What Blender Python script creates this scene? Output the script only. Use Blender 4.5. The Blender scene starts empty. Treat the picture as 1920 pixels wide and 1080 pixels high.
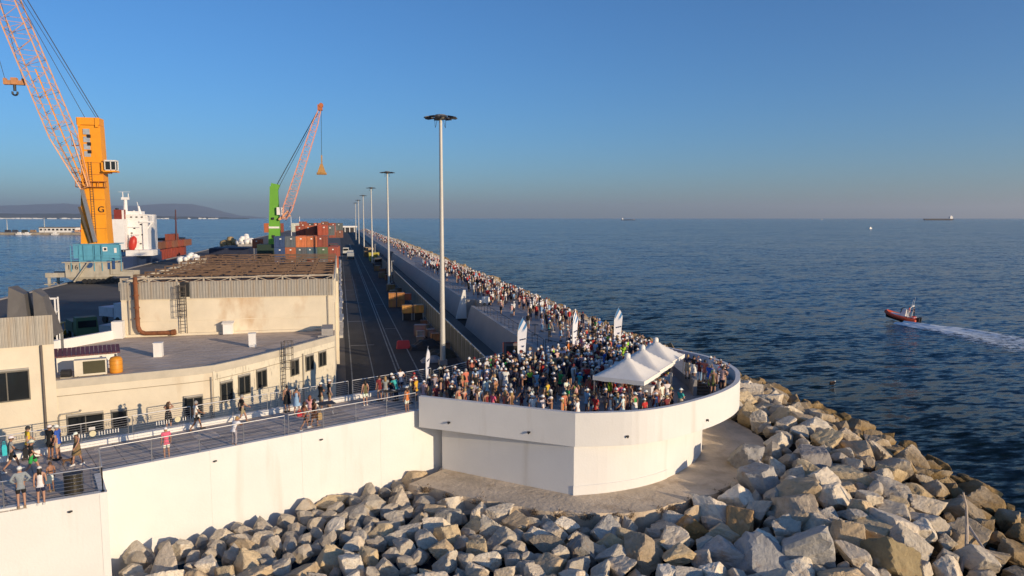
import bpy, bmesh, math, random
from mathutils import Vector, Matrix, noise
random.seed(11)
R = math.radians
sc = bpy.context.scene
C = sc.collection

# ------------------------------------------------------------------ camera, world, sun, exposure
CAM_Z = 17.5; FPX = 1346.0; PITCH = math.atan(131/1346); YAW = R(13.45)
cd = bpy.data.cameras.new('camera'); cam = bpy.data.objects.new('camera', cd); C.objects.link(cam)
cd.sensor_width = 36; cd.lens = 36*FPX/1920; cd.clip_start = 0.5; cd.clip_end = 150000
cam.location = (0, 0, CAM_Z); cam.rotation_euler = (R(90)-PITCH, 0, -YAW)
sc.camera = cam
SUN_EL = R(10.5); SUN_ROT = R(141)
w = bpy.data.worlds.new('World'); sc.world = w; w.use_nodes = True
nt = w.node_tree; sky = nt.nodes.new('ShaderNodeTexSky'); sky.sky_type = 'NISHITA'; sky.sun_disc = False
sky.sun_elevation = SUN_EL; sky.sun_rotation = SUN_ROT
sky.air_density = 1.0; sky.dust_density = 0.55; sky.ozone_density = 6.4
nt.links.new(sky.outputs[0], nt.nodes['Background'].inputs[0]); nt.nodes['Background'].inputs[1].default_value = 0.15
sl = bpy.data.lights.new('sun', 'SUN'); so = bpy.data.objects.new('sun', sl); C.objects.link(so)
sl.energy = 4.8; sl.angle = R(0.5); sl.color = (1.0, 0.785, 0.535)
sdir = Vector((math.sin(SUN_ROT)*math.cos(SUN_EL), math.cos(SUN_ROT)*math.cos(SUN_EL), math.sin(SUN_EL)))
so.rotation_euler = sdir.to_track_quat('Z', 'Y').to_euler(); so.location = (40, -60, 60)
vs = sc.view_settings; vs.view_transform = 'Standard'; vs.look = 'None'; vs.gamma = 1; vs.use_curve_mapping = False; vs.exposure = 0.12
sc.cycles.use_denoising = True; sc.cycles.max_bounces = 6; sc.cycles.volume_bounces = 0

def at(px, py, z):
    """world point at height z seen at pixel (px, py) of the 1920 x 1080 photograph"""
    u = (px-960)/FPX; v = (540-py)/FPX
    cp, sp = math.cos(PITCH), math.sin(PITCH)
    d = cp+v*sp; up = v*cp-sp; t = (z-CAM_Z)/up
    c, s = math.cos(YAW), math.sin(YAW)
    return Vector((u*t*c+d*t*s, -u*t*s+d*t*c, z))
def atY(px, py, Y):
    u = (px-960)/FPX; v = (540-py)/FPX
    cp, sp = math.cos(PITCH), math.sin(PITCH)
    d = cp+v*sp; up = v*cp-sp; c, s = math.cos(YAW), math.sin(YAW)
    t = Y/(-u*s+d*c)
    return Vector(((u*c+d*s)*t, Y, CAM_Z+up*t))
def proj(p):
    c, s = math.cos(YAW), math.sin(YAW)
    lat = p[0]*c-p[1]*s; dep = p[0]*s+p[1]*c; h = p[2]-CAM_Z
    cp, sp = math.cos(PITCH), math.sin(PITCH)
    wv = dep*cp-h*sp; v = dep*sp+h*cp
    return 960+FPX*lat/wv, 540-FPX*v/wv, wv

# ------------------------------------------------------------------ materials
def nodes(m):
    m.use_nodes = True; n = m.node_tree; return n, n.nodes['Principled BSDF']
_M = {}
def M(name, col, rough=.75, var=.18, scale=1.5, bump=.0, bscale=25, metal=0, streak=None, sscale=(.6, .6, .08), sthr=(.52, .72), objcol=False, emit=None):
    if name in _M: return _M[name]
    m = bpy.data.materials.new(name); n, b = nodes(m); N = n.nodes; L = n.links
    b.inputs['Roughness'].default_value = rough; b.inputs['Metallic'].default_value = metal
    tc = N.new('ShaderNodeTexCoord'); nz = N.new('ShaderNodeTexNoise'); nz.inputs['Scale'].default_value = scale
    nz.inputs['Detail'].default_value = 7; nz.inputs['Roughness'].default_value = .62
    L.new(tc.outputs['Object'], nz.inputs['Vector'])
    mr = N.new('ShaderNodeMapRange'); mr.inputs[1].default_value = .25; mr.inputs[2].default_value = .75
    mr.inputs[3].default_value = 1-var; mr.inputs[4].default_value = 1+var
    L.new(nz.outputs['Fac'], mr.inputs[0])
    mx = N.new('ShaderNodeVectorMath'); mx.operation = 'SCALE'
    if objcol:
        oi = N.new('ShaderNodeObjectInfo'); L.new(oi.outputs['Color'], mx.inputs[0])
    else: mx.inputs[0].default_value = col[:3]
    L.new(mr.outputs[0], mx.inputs['Scale'])
    out = mx.outputs[0]
    if streak:
        mp = N.new('ShaderNodeMapping'); mp.inputs['Scale'].default_value = sscale
        L.new(tc.outputs['Object'], mp.inputs[0]); s = N.new('ShaderNodeTexNoise'); s.inputs['Scale'].default_value = 2.2
        s.inputs['Detail'].default_value = 6; L.new(mp.outputs[0], s.inputs['Vector'])
        r = N.new('ShaderNodeMapRange'); r.inputs[1].default_value, r.inputs[2].default_value = sthr
        L.new(s.outputs['Fac'], r.inputs[0]); mm = N.new('ShaderNodeMix'); mm.data_type = 'RGBA'
        L.new(r.outputs[0], mm.inputs['Factor']); L.new(out, mm.inputs[6]); mm.inputs[7].default_value = (*streak, 1); out = mm.outputs[2]
    L.new(out, b.inputs['Base Color'])
    if bump:
        bn = N.new('ShaderNodeTexNoise'); bn.inputs['Scale'].default_value = bscale; bn.inputs['Detail'].default_value = 6
        L.new(tc.outputs['Object'], bn.inputs['Vector']); bp = N.new('ShaderNodeBump'); bp.inputs['Strength'].default_value = bump
        bp.inputs['Distance'].default_value = .05; L.new(bn.outputs['Fac'], bp.inputs['Height']); L.new(bp.outputs[0], b.inputs['Normal'])
    _M[name] = m; return m
white_conc = M('white_painted_concrete', (.72, .705, .67), .85, .05, .35, .15, 9, streak=(.54, .50, .43), sscale=(.5, .5, .05), sthr=(.56, .9))
grey_conc = M('grey_concrete', (.34, .32, .30), .9, .22, .8, .4, 12)
pad_conc = M('sandy_concrete', (.60, .49, .36), .95, .3, .5, 1.0, 4, streak=(.40, .30, .20), sscale=(.4, .4, .4), sthr=(.55, .8))
deck_mat = M('deck_paving', (.36, .325, .30), .85, .2, .9, .9, 7)
slab_mat = M('paving_stone', (.2, .17, .155), .85, .2, 1.2, .8, 9, objcol=True)
asphalt = M('asphalt', (.024, .024, .025), .9, .25, .3, .4, 18, streak=(.05, .048, .046), sscale=(.25, .05, 1), sthr=(.5, .8))
quay_mat = M('quay_surface', (.105, .095, .085), .9, .35, .06, .3, 8, streak=(.05, .045, .042), sscale=(.04, .04, 1), sthr=(.5, .8))
line_white = M('road_paint', (.2, .2, .19), .8, .35, 1.2)
cream = M('cream_render', (.66, .585, .45), .85, .1, .5, .12, 10, streak=(.40, .27, .13), sscale=(.3, .3, .06), sthr=(.58, .95))
cream_rust = M('stained_cream_render', (.68, .60, .455), .85, .1, .6, .12, 10, streak=(.42, .21, .06), sscale=(.22, .22, .12), sthr=(.56, .82))
cream_black = M('mouldy_cream_render', (.66, .60, .465), .85, .1, 1, .12, 10, streak=(.13, .11, .08), sscale=(2.6, 2.6, .5), sthr=(.58, .78))
roof_mat = M('grey_roof_membrane', (.56, .46, .37), .9, .25, .5, 1.0, 4, streak=(.38, .28, .21), sscale=(.3, 1.2, 1), sthr=(.5, .85))
zinc = M('weathered_zinc_sheet', (.37, .345, .30), .6, .16, 1.2, .05, 20, .25, streak=(.34, .275, .20), sscale=(1.3, 1.3, .12), sthr=(.5, .85))
rust = M('rusty_steel', (.23, .085, .035), .75, .4, 3, .3, 30, .2)
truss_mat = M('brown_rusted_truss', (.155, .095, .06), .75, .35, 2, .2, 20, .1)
dark_roof = M('shade_dark_roof_sheet', (.022, .014, .01), .9, .4, .8)  # near-black brown: shade between the roof trusses is put into the colour
steel = M('galvanised_steel', (.42, .42, .41), .42, .12, 3, 0, 10, .7)
pole_mat = M('pale_galvanised_mast', (.56, .54, .49), .6, .07, 1, .05, 20, .15)
dark_metal = M('dark_metal', (.035, .035, .04), .55, .25, 2, 0, 10, .3)
glass = M('dark_window_glass', (.015, .018, .02), .08, .2, 1)
frame_mat = M('bronze_window_frame', (.13, .12, .1), .5, .15, 2)
white_paint = M('white_paint', (.78, .76, .72), .5, .07, 1.5)
canvas = M('white_tent_canvas', (.80, .765, .70), .85, .07, .9, .1, 6, streak=(.66, .58, .46), sscale=(1.2, 1.2, .4), sthr=(.6, .95))
black_mat = M('black_plastic', (.018, .018, .018), .5, .3, 3)
wood = M('brown_wood', (.22, .13, .07), .8, .3, 3, .2, 30)
objpaint = M('coloured_paint', None, .55, .14, 1.2, .05, 15, objcol=True)
contpaint = M('container_paint', None, .6, .22, .8, .05, 15, objcol=True, streak=(.12, .06, .04), sscale=(1, 1, .2), sthr=(.6, .9))
cloth = M('fabric', None, .9, .12, 9, .25, 40, objcol=True)
skin_m = M('skin', None, .6, .05, 6, objcol=True)
hair_m = M('hair_fibre', None, .6, .25, 30, .3, 60, objcol=True)
orange_paint = M('crane_orange', (.84, .33, .012), .5, .08, .4, streak=(.45, .15, .01), sscale=(.5, .5, .1), sthr=(.6, .95))
pink_orange = M('faded_orange_lattice', (.66, .34, .17), .6, .12, .5)
pink_red = M('faded_red_lattice', (.66, .29, .2), .6, .12, .5)
green_paint = M('crane_green', (.13, .36, .03), .55, .1, .4)
blue_paint = M('machine_house_blue', (.10, .34, .47), .55, .15, .5, streak=(.06, .2, .3), sscale=(.6, .6, .15), sthr=(.55, .9))
chassis_mat = M('pale_chassis', (.42, .385, .31), .7, .2, .6, streak=(.2, .15, .1), sscale=(.5, .5, .2), sthr=(.55, .9))
ship_white = M('ship_white', (.78, .765, .74), .55, .07, .4, streak=(.55, .42, .32), sscale=(.5, .5, .07), sthr=(.62, .95))
ship_blue = M('ship_blue', (.025, .045, .11), .5, .2, .4)
ship_red = M('ship_oxide_red', (.26, .05, .03), .65, .25, .5)
rail_mat = M('stainless_rail', (.55, .54, .52), .35, .05, 3, 0, 10, .8)

# ------------------------------------------------------------------ mesh builder
class MB:
    def __init__(s, o=(0, 0, 0)): s.v = []; s.f = []; s.m = []; s.o = Vector(o); s.T = None
    def pts(s, P):
        b = len(s.v)
        for p in P:
            p = Vector(p)
            if s.T is not None: p = s.T @ p
            s.v.append(p-s.o)
        return b
    def face(s, idx, mi=0): s.f.append(idx); s.m.append(mi)
    def poly(s, P, mi=0): b = s.pts(P); s.face(list(range(b, b+len(P))), mi)
    def hexa(s, P, mi=0):   # 8 points: bottom loop then top loop
        b = s.pts(P)
        for q in ((3, 2, 1, 0), (4, 5, 6, 7), (0, 1, 5, 4), (1, 2, 6, 5), (2, 3, 7, 6), (3, 0, 4, 7)): s.face([b+i for i in q], mi)
    def box(s, c, z, rz=0, mi=0):
        x, y, h = z[0]/2, z[1]/2, z[2]/2; cr, sr = math.cos(rz), math.sin(rz)
        s.hexa([(c[0]+a*x*cr-b*y*sr, c[1]+a*x*sr+b*y*cr, c[2]+k*h) for k in (-1, 1) for a, b in ((-1, -1), (1, -1), (1, 1), (-1, 1))], mi)
    def frame(s, p, q, up=(0, 0, 1)):
        d = (Vector(q)-Vector(p)); d = d.normalized() if d.length > 1e-9 else Vector((0, 0, 1)); u = Vector(up)
        if abs(d.dot(u)) > .98: u = Vector((0, 1, 0))
        a = d.cross(u).normalized(); return a, a.cross(d).normalized()
    def beam(s, p, q, wd, h=None, mi=0, w2=None, h2=None):
        h = h or wd; w2 = w2 or wd; h2 = h2 or h; a, b = s.frame(p, q); p = Vector(p); q = Vector(q)
        s.hexa([p+a*i*wd/2+b*j*h/2 for i, j in ((-1, -1), (1, -1), (1, 1), (-1, 1))]+[q+a*i*w2/2+b*j*h2/2 for i, j in ((-1, -1), (1, -1), (1, 1), (-1, 1))], mi)
    def tube(s, p, q, r, r2=None, n=8, mi=0, cap=True):
        r2 = r if r2 is None else r2; a, b = s.frame(p, q); p = Vector(p); q = Vector(q)
        c = [(math.cos(2*math.pi*i/n), math.sin(2*math.pi*i/n)) for i in range(n)]
        k = s.pts([p+(a*x+b*y)*r for x, y in c]+[q+(a*x+b*y)*r2 for x, y in c])
        for i in range(n): j = (i+1) % n; s.face([k+i, k+n+i, k+n+j, k+j], mi)
        if cap: s.face([k+i for i in range(n)], mi); s.face([k+n+i for i in reversed(range(n))], mi)
    def path(s, P, r, n=6, mi=0):
        for p, q in zip(P, P[1:]): s.tube(p, q, r, n=n, mi=mi)
    def prism(s, P, z0, z1, mi=0, mt=None, closed=True):
        n = len(P); zb = z0 if hasattr(z0, '__len__') else [z0]*n; zt = z1 if hasattr(z1, '__len__') else [z1]*n
        b = s.pts([(p[0], p[1], z) for p, z in zip(P, zb)]+[(p[0], p[1], z) for p, z in zip(P, zt)])
        for i in range(n if closed else n-1):
            j = (i+1) % n; s.face([b+i, b+j, b+n+j, b+n+i], mi)
        if closed: s.face([b+i for i in reversed(range(n))], mi); s.face([b+n+i for i in range(n)], mi if mt is None else mt)
    def strip(s, A, B, z0, z1, mi=0):   # solid between two polylines
        for i in range(len(A)-1):
            s.hexa([(*A[i][:2], z0), (*A[i+1][:2], z0), (*B[i+1][:2], z0), (*B[i][:2], z0), (*A[i][:2], z1), (*A[i+1][:2], z1), (*B[i+1][:2], z1), (*B[i][:2], z1)], mi)
    def lathe(s, prof, c=(0, 0), n=16, mi=0, sx=1, sy=1):
        b = None
        for r, z in prof:
            k = s.pts([(c[0]+r*sx*math.cos(2*math.pi*i/n), c[1]+r*sy*math.sin(2*math.pi*i/n), z) for i in range(n)])
            if b is not None:
                for i in range(n): j = (i+1) % n; s.face([b+i, b+j, k+j, k+i], mi)
            b = k
    def mesh(s, name, mats, smooth=False):
        me = bpy.data.meshes.new(name); me.from_pydata([tuple(v) for v in s.v], [], s.f)
        for m in (mats if isinstance(mats, (list, tuple)) else [mats]): me.materials.append(m)
        me.polygons.foreach_set('material_index', s.m)
        if smooth: me.polygons.foreach_set('use_smooth', [True]*len(me.polygons))
        me.validate(); me.update()
        bm = bmesh.new(); bm.from_mesh(me); bmesh.ops.recalc_face_normals(bm, faces=bm.faces); bm.to_mesh(me); bm.free()
        return me
    def build(s, name, mats, parent=None, smooth=False, color=None):
        return put(name, s.mesh(name, mats, smooth), parent, color)
def put(name, me, parent=None, color=None, loc=None, rz=None, scale=None):
    o = bpy.data.objects.new(name, me); C.objects.link(o)
    if parent is not None: o.parent = parent
    if color is not None: o.color = (*color[:3], 1)
    if loc is not None: o.location = loc
    if rz is not None: o.rotation_euler = (0, 0, rz)
    if scale is not None: o.scale = scale if hasattr(scale, '__len__') else (scale,)*3
    return o
def tag(o, label=None, cat=None, group=None, kind=None):
    for k, v in (('label', label), ('category', cat), ('group', group), ('kind', kind)):
        if v: o[k] = v
    return o
def thing(name, loc, label, cat, group=None, rz=0):
    o = bpy.data.objects.new(name, None); C.objects.link(o); o.location = loc; o.rotation_euler = (0, 0, rz)
    o.empty_display_size = .3
    return tag(o, label, cat, group)
def tree_copy(o, parent=None):
    c = o.copy(); C.objects.link(c)
    if parent is not None: c.parent = parent
    for ch in list(o.children): tree_copy(ch, c)
    return c
def text(name, body, size, loc, rot, mat, parent=None, ext=.02):
    cu = bpy.data.curves.new(name, 'FONT'); cu.body = body; cu.size = size; cu.extrude = ext; cu.align_x = 'CENTER'; cu.align_y = 'CENTER'
    tmp = bpy.data.objects.new(name, cu); C.objects.link(tmp); dg = bpy.context.evaluated_depsgraph_get()
    me = bpy.data.meshes.new_from_object(tmp.evaluated_get(dg)); bpy.data.objects.remove(tmp); me.materials.clear(); me.materials.append(mat)
    o = put(name, me, parent, loc=loc); o.rotation_euler = rot; return o
def lerp(a, b, t): return a+(b-a)*t
def ln(a, b, t): return Vector(a).lerp(Vector(b), t)

DECK = 5.5; QUAY = 2.8; PAD = 1.8
# ------------------------------------------------------------------ plan of the bastion, ramp and promenade
PAR = [(4.49, 43.43), (8.55, 40.46), (12.62, 37.5), (14.5, 37.2), (16.33, 37.1), (18.4, 37.55), (20.35, 38.4), (22.3, 39.45), (24.1, 40.75),
       (25.6, 42.2), (26.8, 43.95), (27.75, 45.8), (28.25, 47.8), (28.35, 49.8), (28.1, 51.8), (27.4, 54.0), (26.6, 56.5)]
BASE = [(5.95, 43.75), (9.0, 40.92), (12.6, 37.62), (14.6, 37.6), (16.7, 37.95), (18.5, 38.65), (20.1, 39.65), (21.7, 40.95), (23.1, 42.5), (24.2, 44.3),
        (25.0, 46.2), (25.4, 48.3), (25.4, 50.5), (25.2, 52.5), (25.0, 56.5)]
PADO = [(3.7, 41.6), (6.5, 39.0), (10.0, 36.2), (12.6, 34.9), (15.5, 34.6), (18.2, 35.2), (20.6, 36.1), (23.0, 37.4), (25.6, 39.2), (27.4, 41.3), (28.9, 44), (29.4, 47), (29.4, 51), (28.9, 56.5)]
def smooth(P, n, i0=0):
    out = [P[i] for i in range(i0)]
    for i in range(i0, len(P)-1):
        p0, p1, p2, p3 = [Vector(P[max(i0, min(len(P)-1, k))]) for k in (i-1, i, i+1, i+2)]
        for k in range(n):
            t = k/n; q = .5*((2*p1)+(p2-p0)*t+(2*p0-5*p1+4*p2-p3)*t*t+(3*p1-p0-3*p2+p3)*t**3); out.append((q.x, q.y))
    return out+[P[-1]]
PAR = smooth(PAR, 4, 2); BASE = smooth(BASE, 4, 2)
RF = [(-11.2, 36.48), (4.52, 43.9)]          # upper ramp, front edge
LF = [(-24, 29.6), (-10.15, 33.67)]          # lower ramp, front edge
RB = [(-24, 35.75), (-11.17, 41.9), (-4.46, 45.35), (0.53, 47.84), (6.2, 50.6)]   # ramp, back edge
def offset(P, d):
    out = []
    for i, p in enumerate(P):
        a = Vector(P[max(i-1, 0)][:2]); b = Vector(P[min(i+1, len(P)-1)][:2]); t = (b-a).normalized()
        out.append((p[0]-t.y*d, p[1]+t.x*d))
    return out
def inside(P, x, y):
    r = False; j = len(P)-1
    for i in range(len(P)):
        if (P[i][1] > y) != (P[j][1] > y) and x < (P[j][0]-P[i][0])*(y-P[i][1])/(P[j][1]-P[i][1])+P[i][0]: r = not r
        j = i
    return r
def segdist(P, x, y):
    best = 1e9; p = Vector((x, y))
    for a, b in zip(P, P[1:]):
        a = Vector(a[:2]); b = Vector(b[:2]); t = max(0, min(1, (p-a).dot(b-a)/(b-a).length_squared))
        best = min(best, (p-a.lerp(b, t)).length)
    return best
def clip(P, Q):   # clip polygon P by the convex counter-clockwise polygon Q
    out = [Vector(p) for p in P]
    for a, b in zip(Q, Q[1:]+Q[:1]):
        a = Vector(a); b = Vector(b); e = b-a; res = []
        f = lambda p: e.x*(p.y-a.y)-e.y*(p.x-a.x)
        for p, q in zip(out, out[1:]+out[:1]):
            if f(p) >= 0: res.append(p)
            if (f(p) >= 0) != (f(q) >= 0): res.append(p.lerp(q, f(p)/(f(p)-f(q))))
        out = res
        if len(out) < 3: return []
    return out

# ------------------------------------------------------------------ sea
def sea_material():
    m = bpy.data.materials.new('sea_water'); n, b = nodes(m); N = n.nodes; L = n.links
    b.inputs['Roughness'].default_value = .12; b.inputs['IOR'].default_value = 1.33; b.inputs['Specular IOR Level'].default_value = .26
    tc = N.new('ShaderNodeTexCoord')
    def nz(scale, sx, sy, det, rot=0, dist=0):
        mp = N.new('ShaderNodeMapping'); mp.inputs['Scale'].default_value = (sx, sy, 1); mp.inputs['Rotation'].default_value = (0, 0, rot)
        L.new(tc.outputs['Object'], mp.inputs[0]); t = N.new('ShaderNodeTexNoise'); t.inputs['Scale'].default_value = scale
        t.inputs['Detail'].default_value = det; t.inputs['Roughness'].default_value = .6; t.inputs['Distortion'].default_value = dist
        L.new(mp.outputs[0], t.inputs['Vector']); return t.outputs['Fac']
    def math_(op, a, b_):
        q = N.new('ShaderNodeMath'); q.operation = op
        for i, v in enumerate((a, b_)):
            if isinstance(v, (int, float)): q.inputs[i].default_value = v
            else: L.new(v, q.inputs[i])
        return q.outputs[0]
    def slope(scale, sx, sy, det, rot, k):
        mp = N.new('ShaderNodeMapping'); mp.inputs['Scale'].default_value = (sx, sy, 1); mp.inputs['Rotation'].default_value = (0, 0, rot)
        L.new(tc.outputs['Object'], mp.inputs[0]); t = N.new('ShaderNodeTexNoise'); t.inputs['Scale'].default_value = scale
        t.inputs['Detail'].default_value = det; t.inputs['Roughness'].default_value = .62; L.new(mp.outputs[0], t.inputs['Vector'])
        a = N.new('ShaderNodeVectorMath'); a.operation = 'SUBTRACT'; a.inputs[1].default_value = (.5, .5, .5); L.new(t.outputs['Color'], a.inputs[0])
        m_ = N.new('ShaderNodeVectorMath'); m_.operation = 'MULTIPLY'; m_.inputs[1].default_value = (k, k*1.25, 0); L.new(a.outputs[0], m_.inputs[0]); return m_.outputs[0]
    def vadd(a, b_):
        q = N.new('ShaderNodeVectorMath'); q.operation = 'ADD'; L.new(a, q.inputs[0])
        if isinstance(b_, tuple): q.inputs[1].default_value = b_
        else: L.new(b_, q.inputs[1])
        return q.outputs[0]
    v = vadd(slope(1.0, .5, 1.3, 5, .45, 1.0), vadd(slope(.24, .5, 1.35, 4, .3, .6), slope(.03, .5, 1.4, 4, .15, .22)))
    nm = N.new('ShaderNodeVectorMath'); nm.operation = 'NORMALIZE'; L.new(vadd(v, (0, 0, 1)), nm.inputs[0]); L.new(nm.outputs[0], b.inputs['Normal'])
    patch = nz(.011, .5, 1.5, 5, .1); mr = N.new('ShaderNodeMapRange'); mr.inputs[1].default_value = .35; mr.inputs[2].default_value = .68
    L.new(patch, mr.inputs[0]); mx = N.new('ShaderNodeMix'); mx.data_type = 'RGBA'
    mx.inputs[6].default_value = (.003, .025, .06, 1); mx.inputs[7].default_value = (.006, .053, .12, 1)
    L.new(mr.outputs[0], mx.inputs['Factor'])
    # shallow water over dark weedy stones along the breakwater foot
    sx = N.new('ShaderNodeSeparateXYZ'); L.new(tc.outputs['Object'], sx.inputs[0])
    wob = math_('MULTIPLY', math_('SUBTRACT', nz(.06, 1, 1, 4), .5), 34)
    sh = N.new('ShaderNodeMapRange'); sh.inputs[1].default_value = 52; sh.inputs[2].default_value = 92; sh.inputs[3].default_value = 1; sh.inputs[4].default_value = 0
    L.new(math_('ADD', sx.outputs[0], wob), sh.inputs[0])
    sh2 = N.new('ShaderNodeMapRange'); sh2.inputs[1].default_value = 0; sh2.inputs[2].default_value = 30; L.new(sx.outputs[0], sh2.inputs[0])
    m2 = N.new('ShaderNodeMix'); m2.data_type = 'RGBA'; L.new(math_('MULTIPLY', sh.outputs[0], sh2.outputs[0]), m2.inputs['Factor'])
    L.new(mx.outputs[2], m2.inputs[6]); m2.inputs[7].default_value = (.0025, .0085, .0095, 1)
    L.new(m2.outputs[2], b.inputs['Base Color'])
    sl_ = N.new('ShaderNodeMapRange'); sl_.inputs[3].default_value = .21; sl_.inputs[4].default_value = .1; L.new(math_('MULTIPLY', sh.outputs[0], sh2.outputs[0]), sl_.inputs[0]); L.new(sl_.outputs[0], b.inputs['Specular IOR Level'])
    return m
b = MB(); S = 60000; b.poly([(-S, -S, 0), (S, -S, 0), (S, S, 0), (-S, S, 0)])
tag(b.build('sea', sea_material()), kind='structure')

# ------------------------------------------------------------------ quay, road, markings
b = MB(); b.prism([(-60, 20), (-14, 20), (-14, 40), (16.3, 58), (16.4, 900), (-60, 900)], -4, QUAY)
tag(b.build('quay_ground', quay_mat), kind='structure')
b = MB(); b.box((-60.2, 460, 2.75), (.9, 880, .5)); tag(b.build('quay_kerb', grey_conc), kind='structure')
b = MB(); b.poly([(.25, 44, QUAY+.004), (11.6, 52, QUAY+.004), (11.6, 900, QUAY+.004), (.25, 900, QUAY+.004)]); tag(b.build('road', asphalt), kind='structure')
b = MB()
zz = QUAY+.008
for x0, wd, y0, y1 in ((.75, .12, 52, 330), (2.75, .1, 60, 190), (4.95, .14, 55, 420), (5.3, .14, 55, 420), (7.0, .13, 55, 300)):
    y = y0
    while y < y1:
        e = min(y+9.0, y1); b.poly([(x0, y, zz), (x0+wd, y, zz), (x0+wd, e, zz), (x0, e, zz)]); y += 9.15
for y in (84, 104, 127, 150, 175): b.poly([(.9, y, zz), (3.6, y, zz), (3.6, y+.3, zz), (.9, y+.3, zz)])
for y in (96, 124): b.poly([(5.6, y, zz), (7.0, y, zz), (7.0, y+.25, zz), (5.6, y+.25, zz)])
tag(b.build('road_markings', line_white), kind='structure')
b = MB()
for i in range(40):
    y = 92+i*4.2; b.box((-.12+random.uniform(-.1, .1), y, QUAY+.12), (.35+random.random()*.25, 4.1, .25+random.random()*.15), random.uniform(-.03, .03))
tag(b.build('road_kerb', M('chalky_kerb', (.5, .48, .44), .9, .3, 1)), kind='structure')

# ------------------------------------------------------------------ rubble breakwater
WL = [(-40, 15), (0, 17), (20, 19.5), (31, 24.5), (37.2, 31.5), (40.2, 40.5), (41.8, 52), (42.2, 62), (41.6, 75), (41, 110), (41, 160), (42, 300), (45, 760)]
def dW(x, y):
    d = segdist(WL, x, y)
    a, bb = None, None
    if y > 31.5:
        for a, bb in zip(WL, WL[1:]):
            if a[1] <= y <= bb[1]: break
        return d if x < lerp(a[0], bb[0], (y-a[1])/(bb[1]-a[1])) else -d
    for a, bb in zip(WL, WL[1:]):
        if a[0] <= x <= bb[0]: return d if y > lerp(a[1], bb[1], (x-a[0])/(bb[0]-a[0])) else -d
    return -d
def ss(a, b_, t): t = max(0, min(1, (t-a)/(b_-a))); return t*t*(3-2*t)
def hill(x, y):
    cap = lerp(1.1, 2.2, ss(17, 27, x)); cap = lerp(cap, 4.3, ss(50, 64, y))
    d = dW(x, y)
    return min(cap, d*.27) if d > 0 else max(-2.5, d*.35)
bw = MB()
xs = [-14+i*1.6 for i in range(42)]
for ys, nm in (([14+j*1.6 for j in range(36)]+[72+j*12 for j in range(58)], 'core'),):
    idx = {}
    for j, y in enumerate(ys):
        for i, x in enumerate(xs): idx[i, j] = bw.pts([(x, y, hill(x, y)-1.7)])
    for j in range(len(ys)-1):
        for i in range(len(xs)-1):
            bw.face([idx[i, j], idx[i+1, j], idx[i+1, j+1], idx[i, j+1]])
breakwater = bw.build('rock_breakwater', M('gap_shade_core', (.022, .018, .014), .95, .4, 1, .6, 5)); tag(breakwater, kind='structure')  # near-black colour paints the shade in the gaps between the boulders

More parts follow.
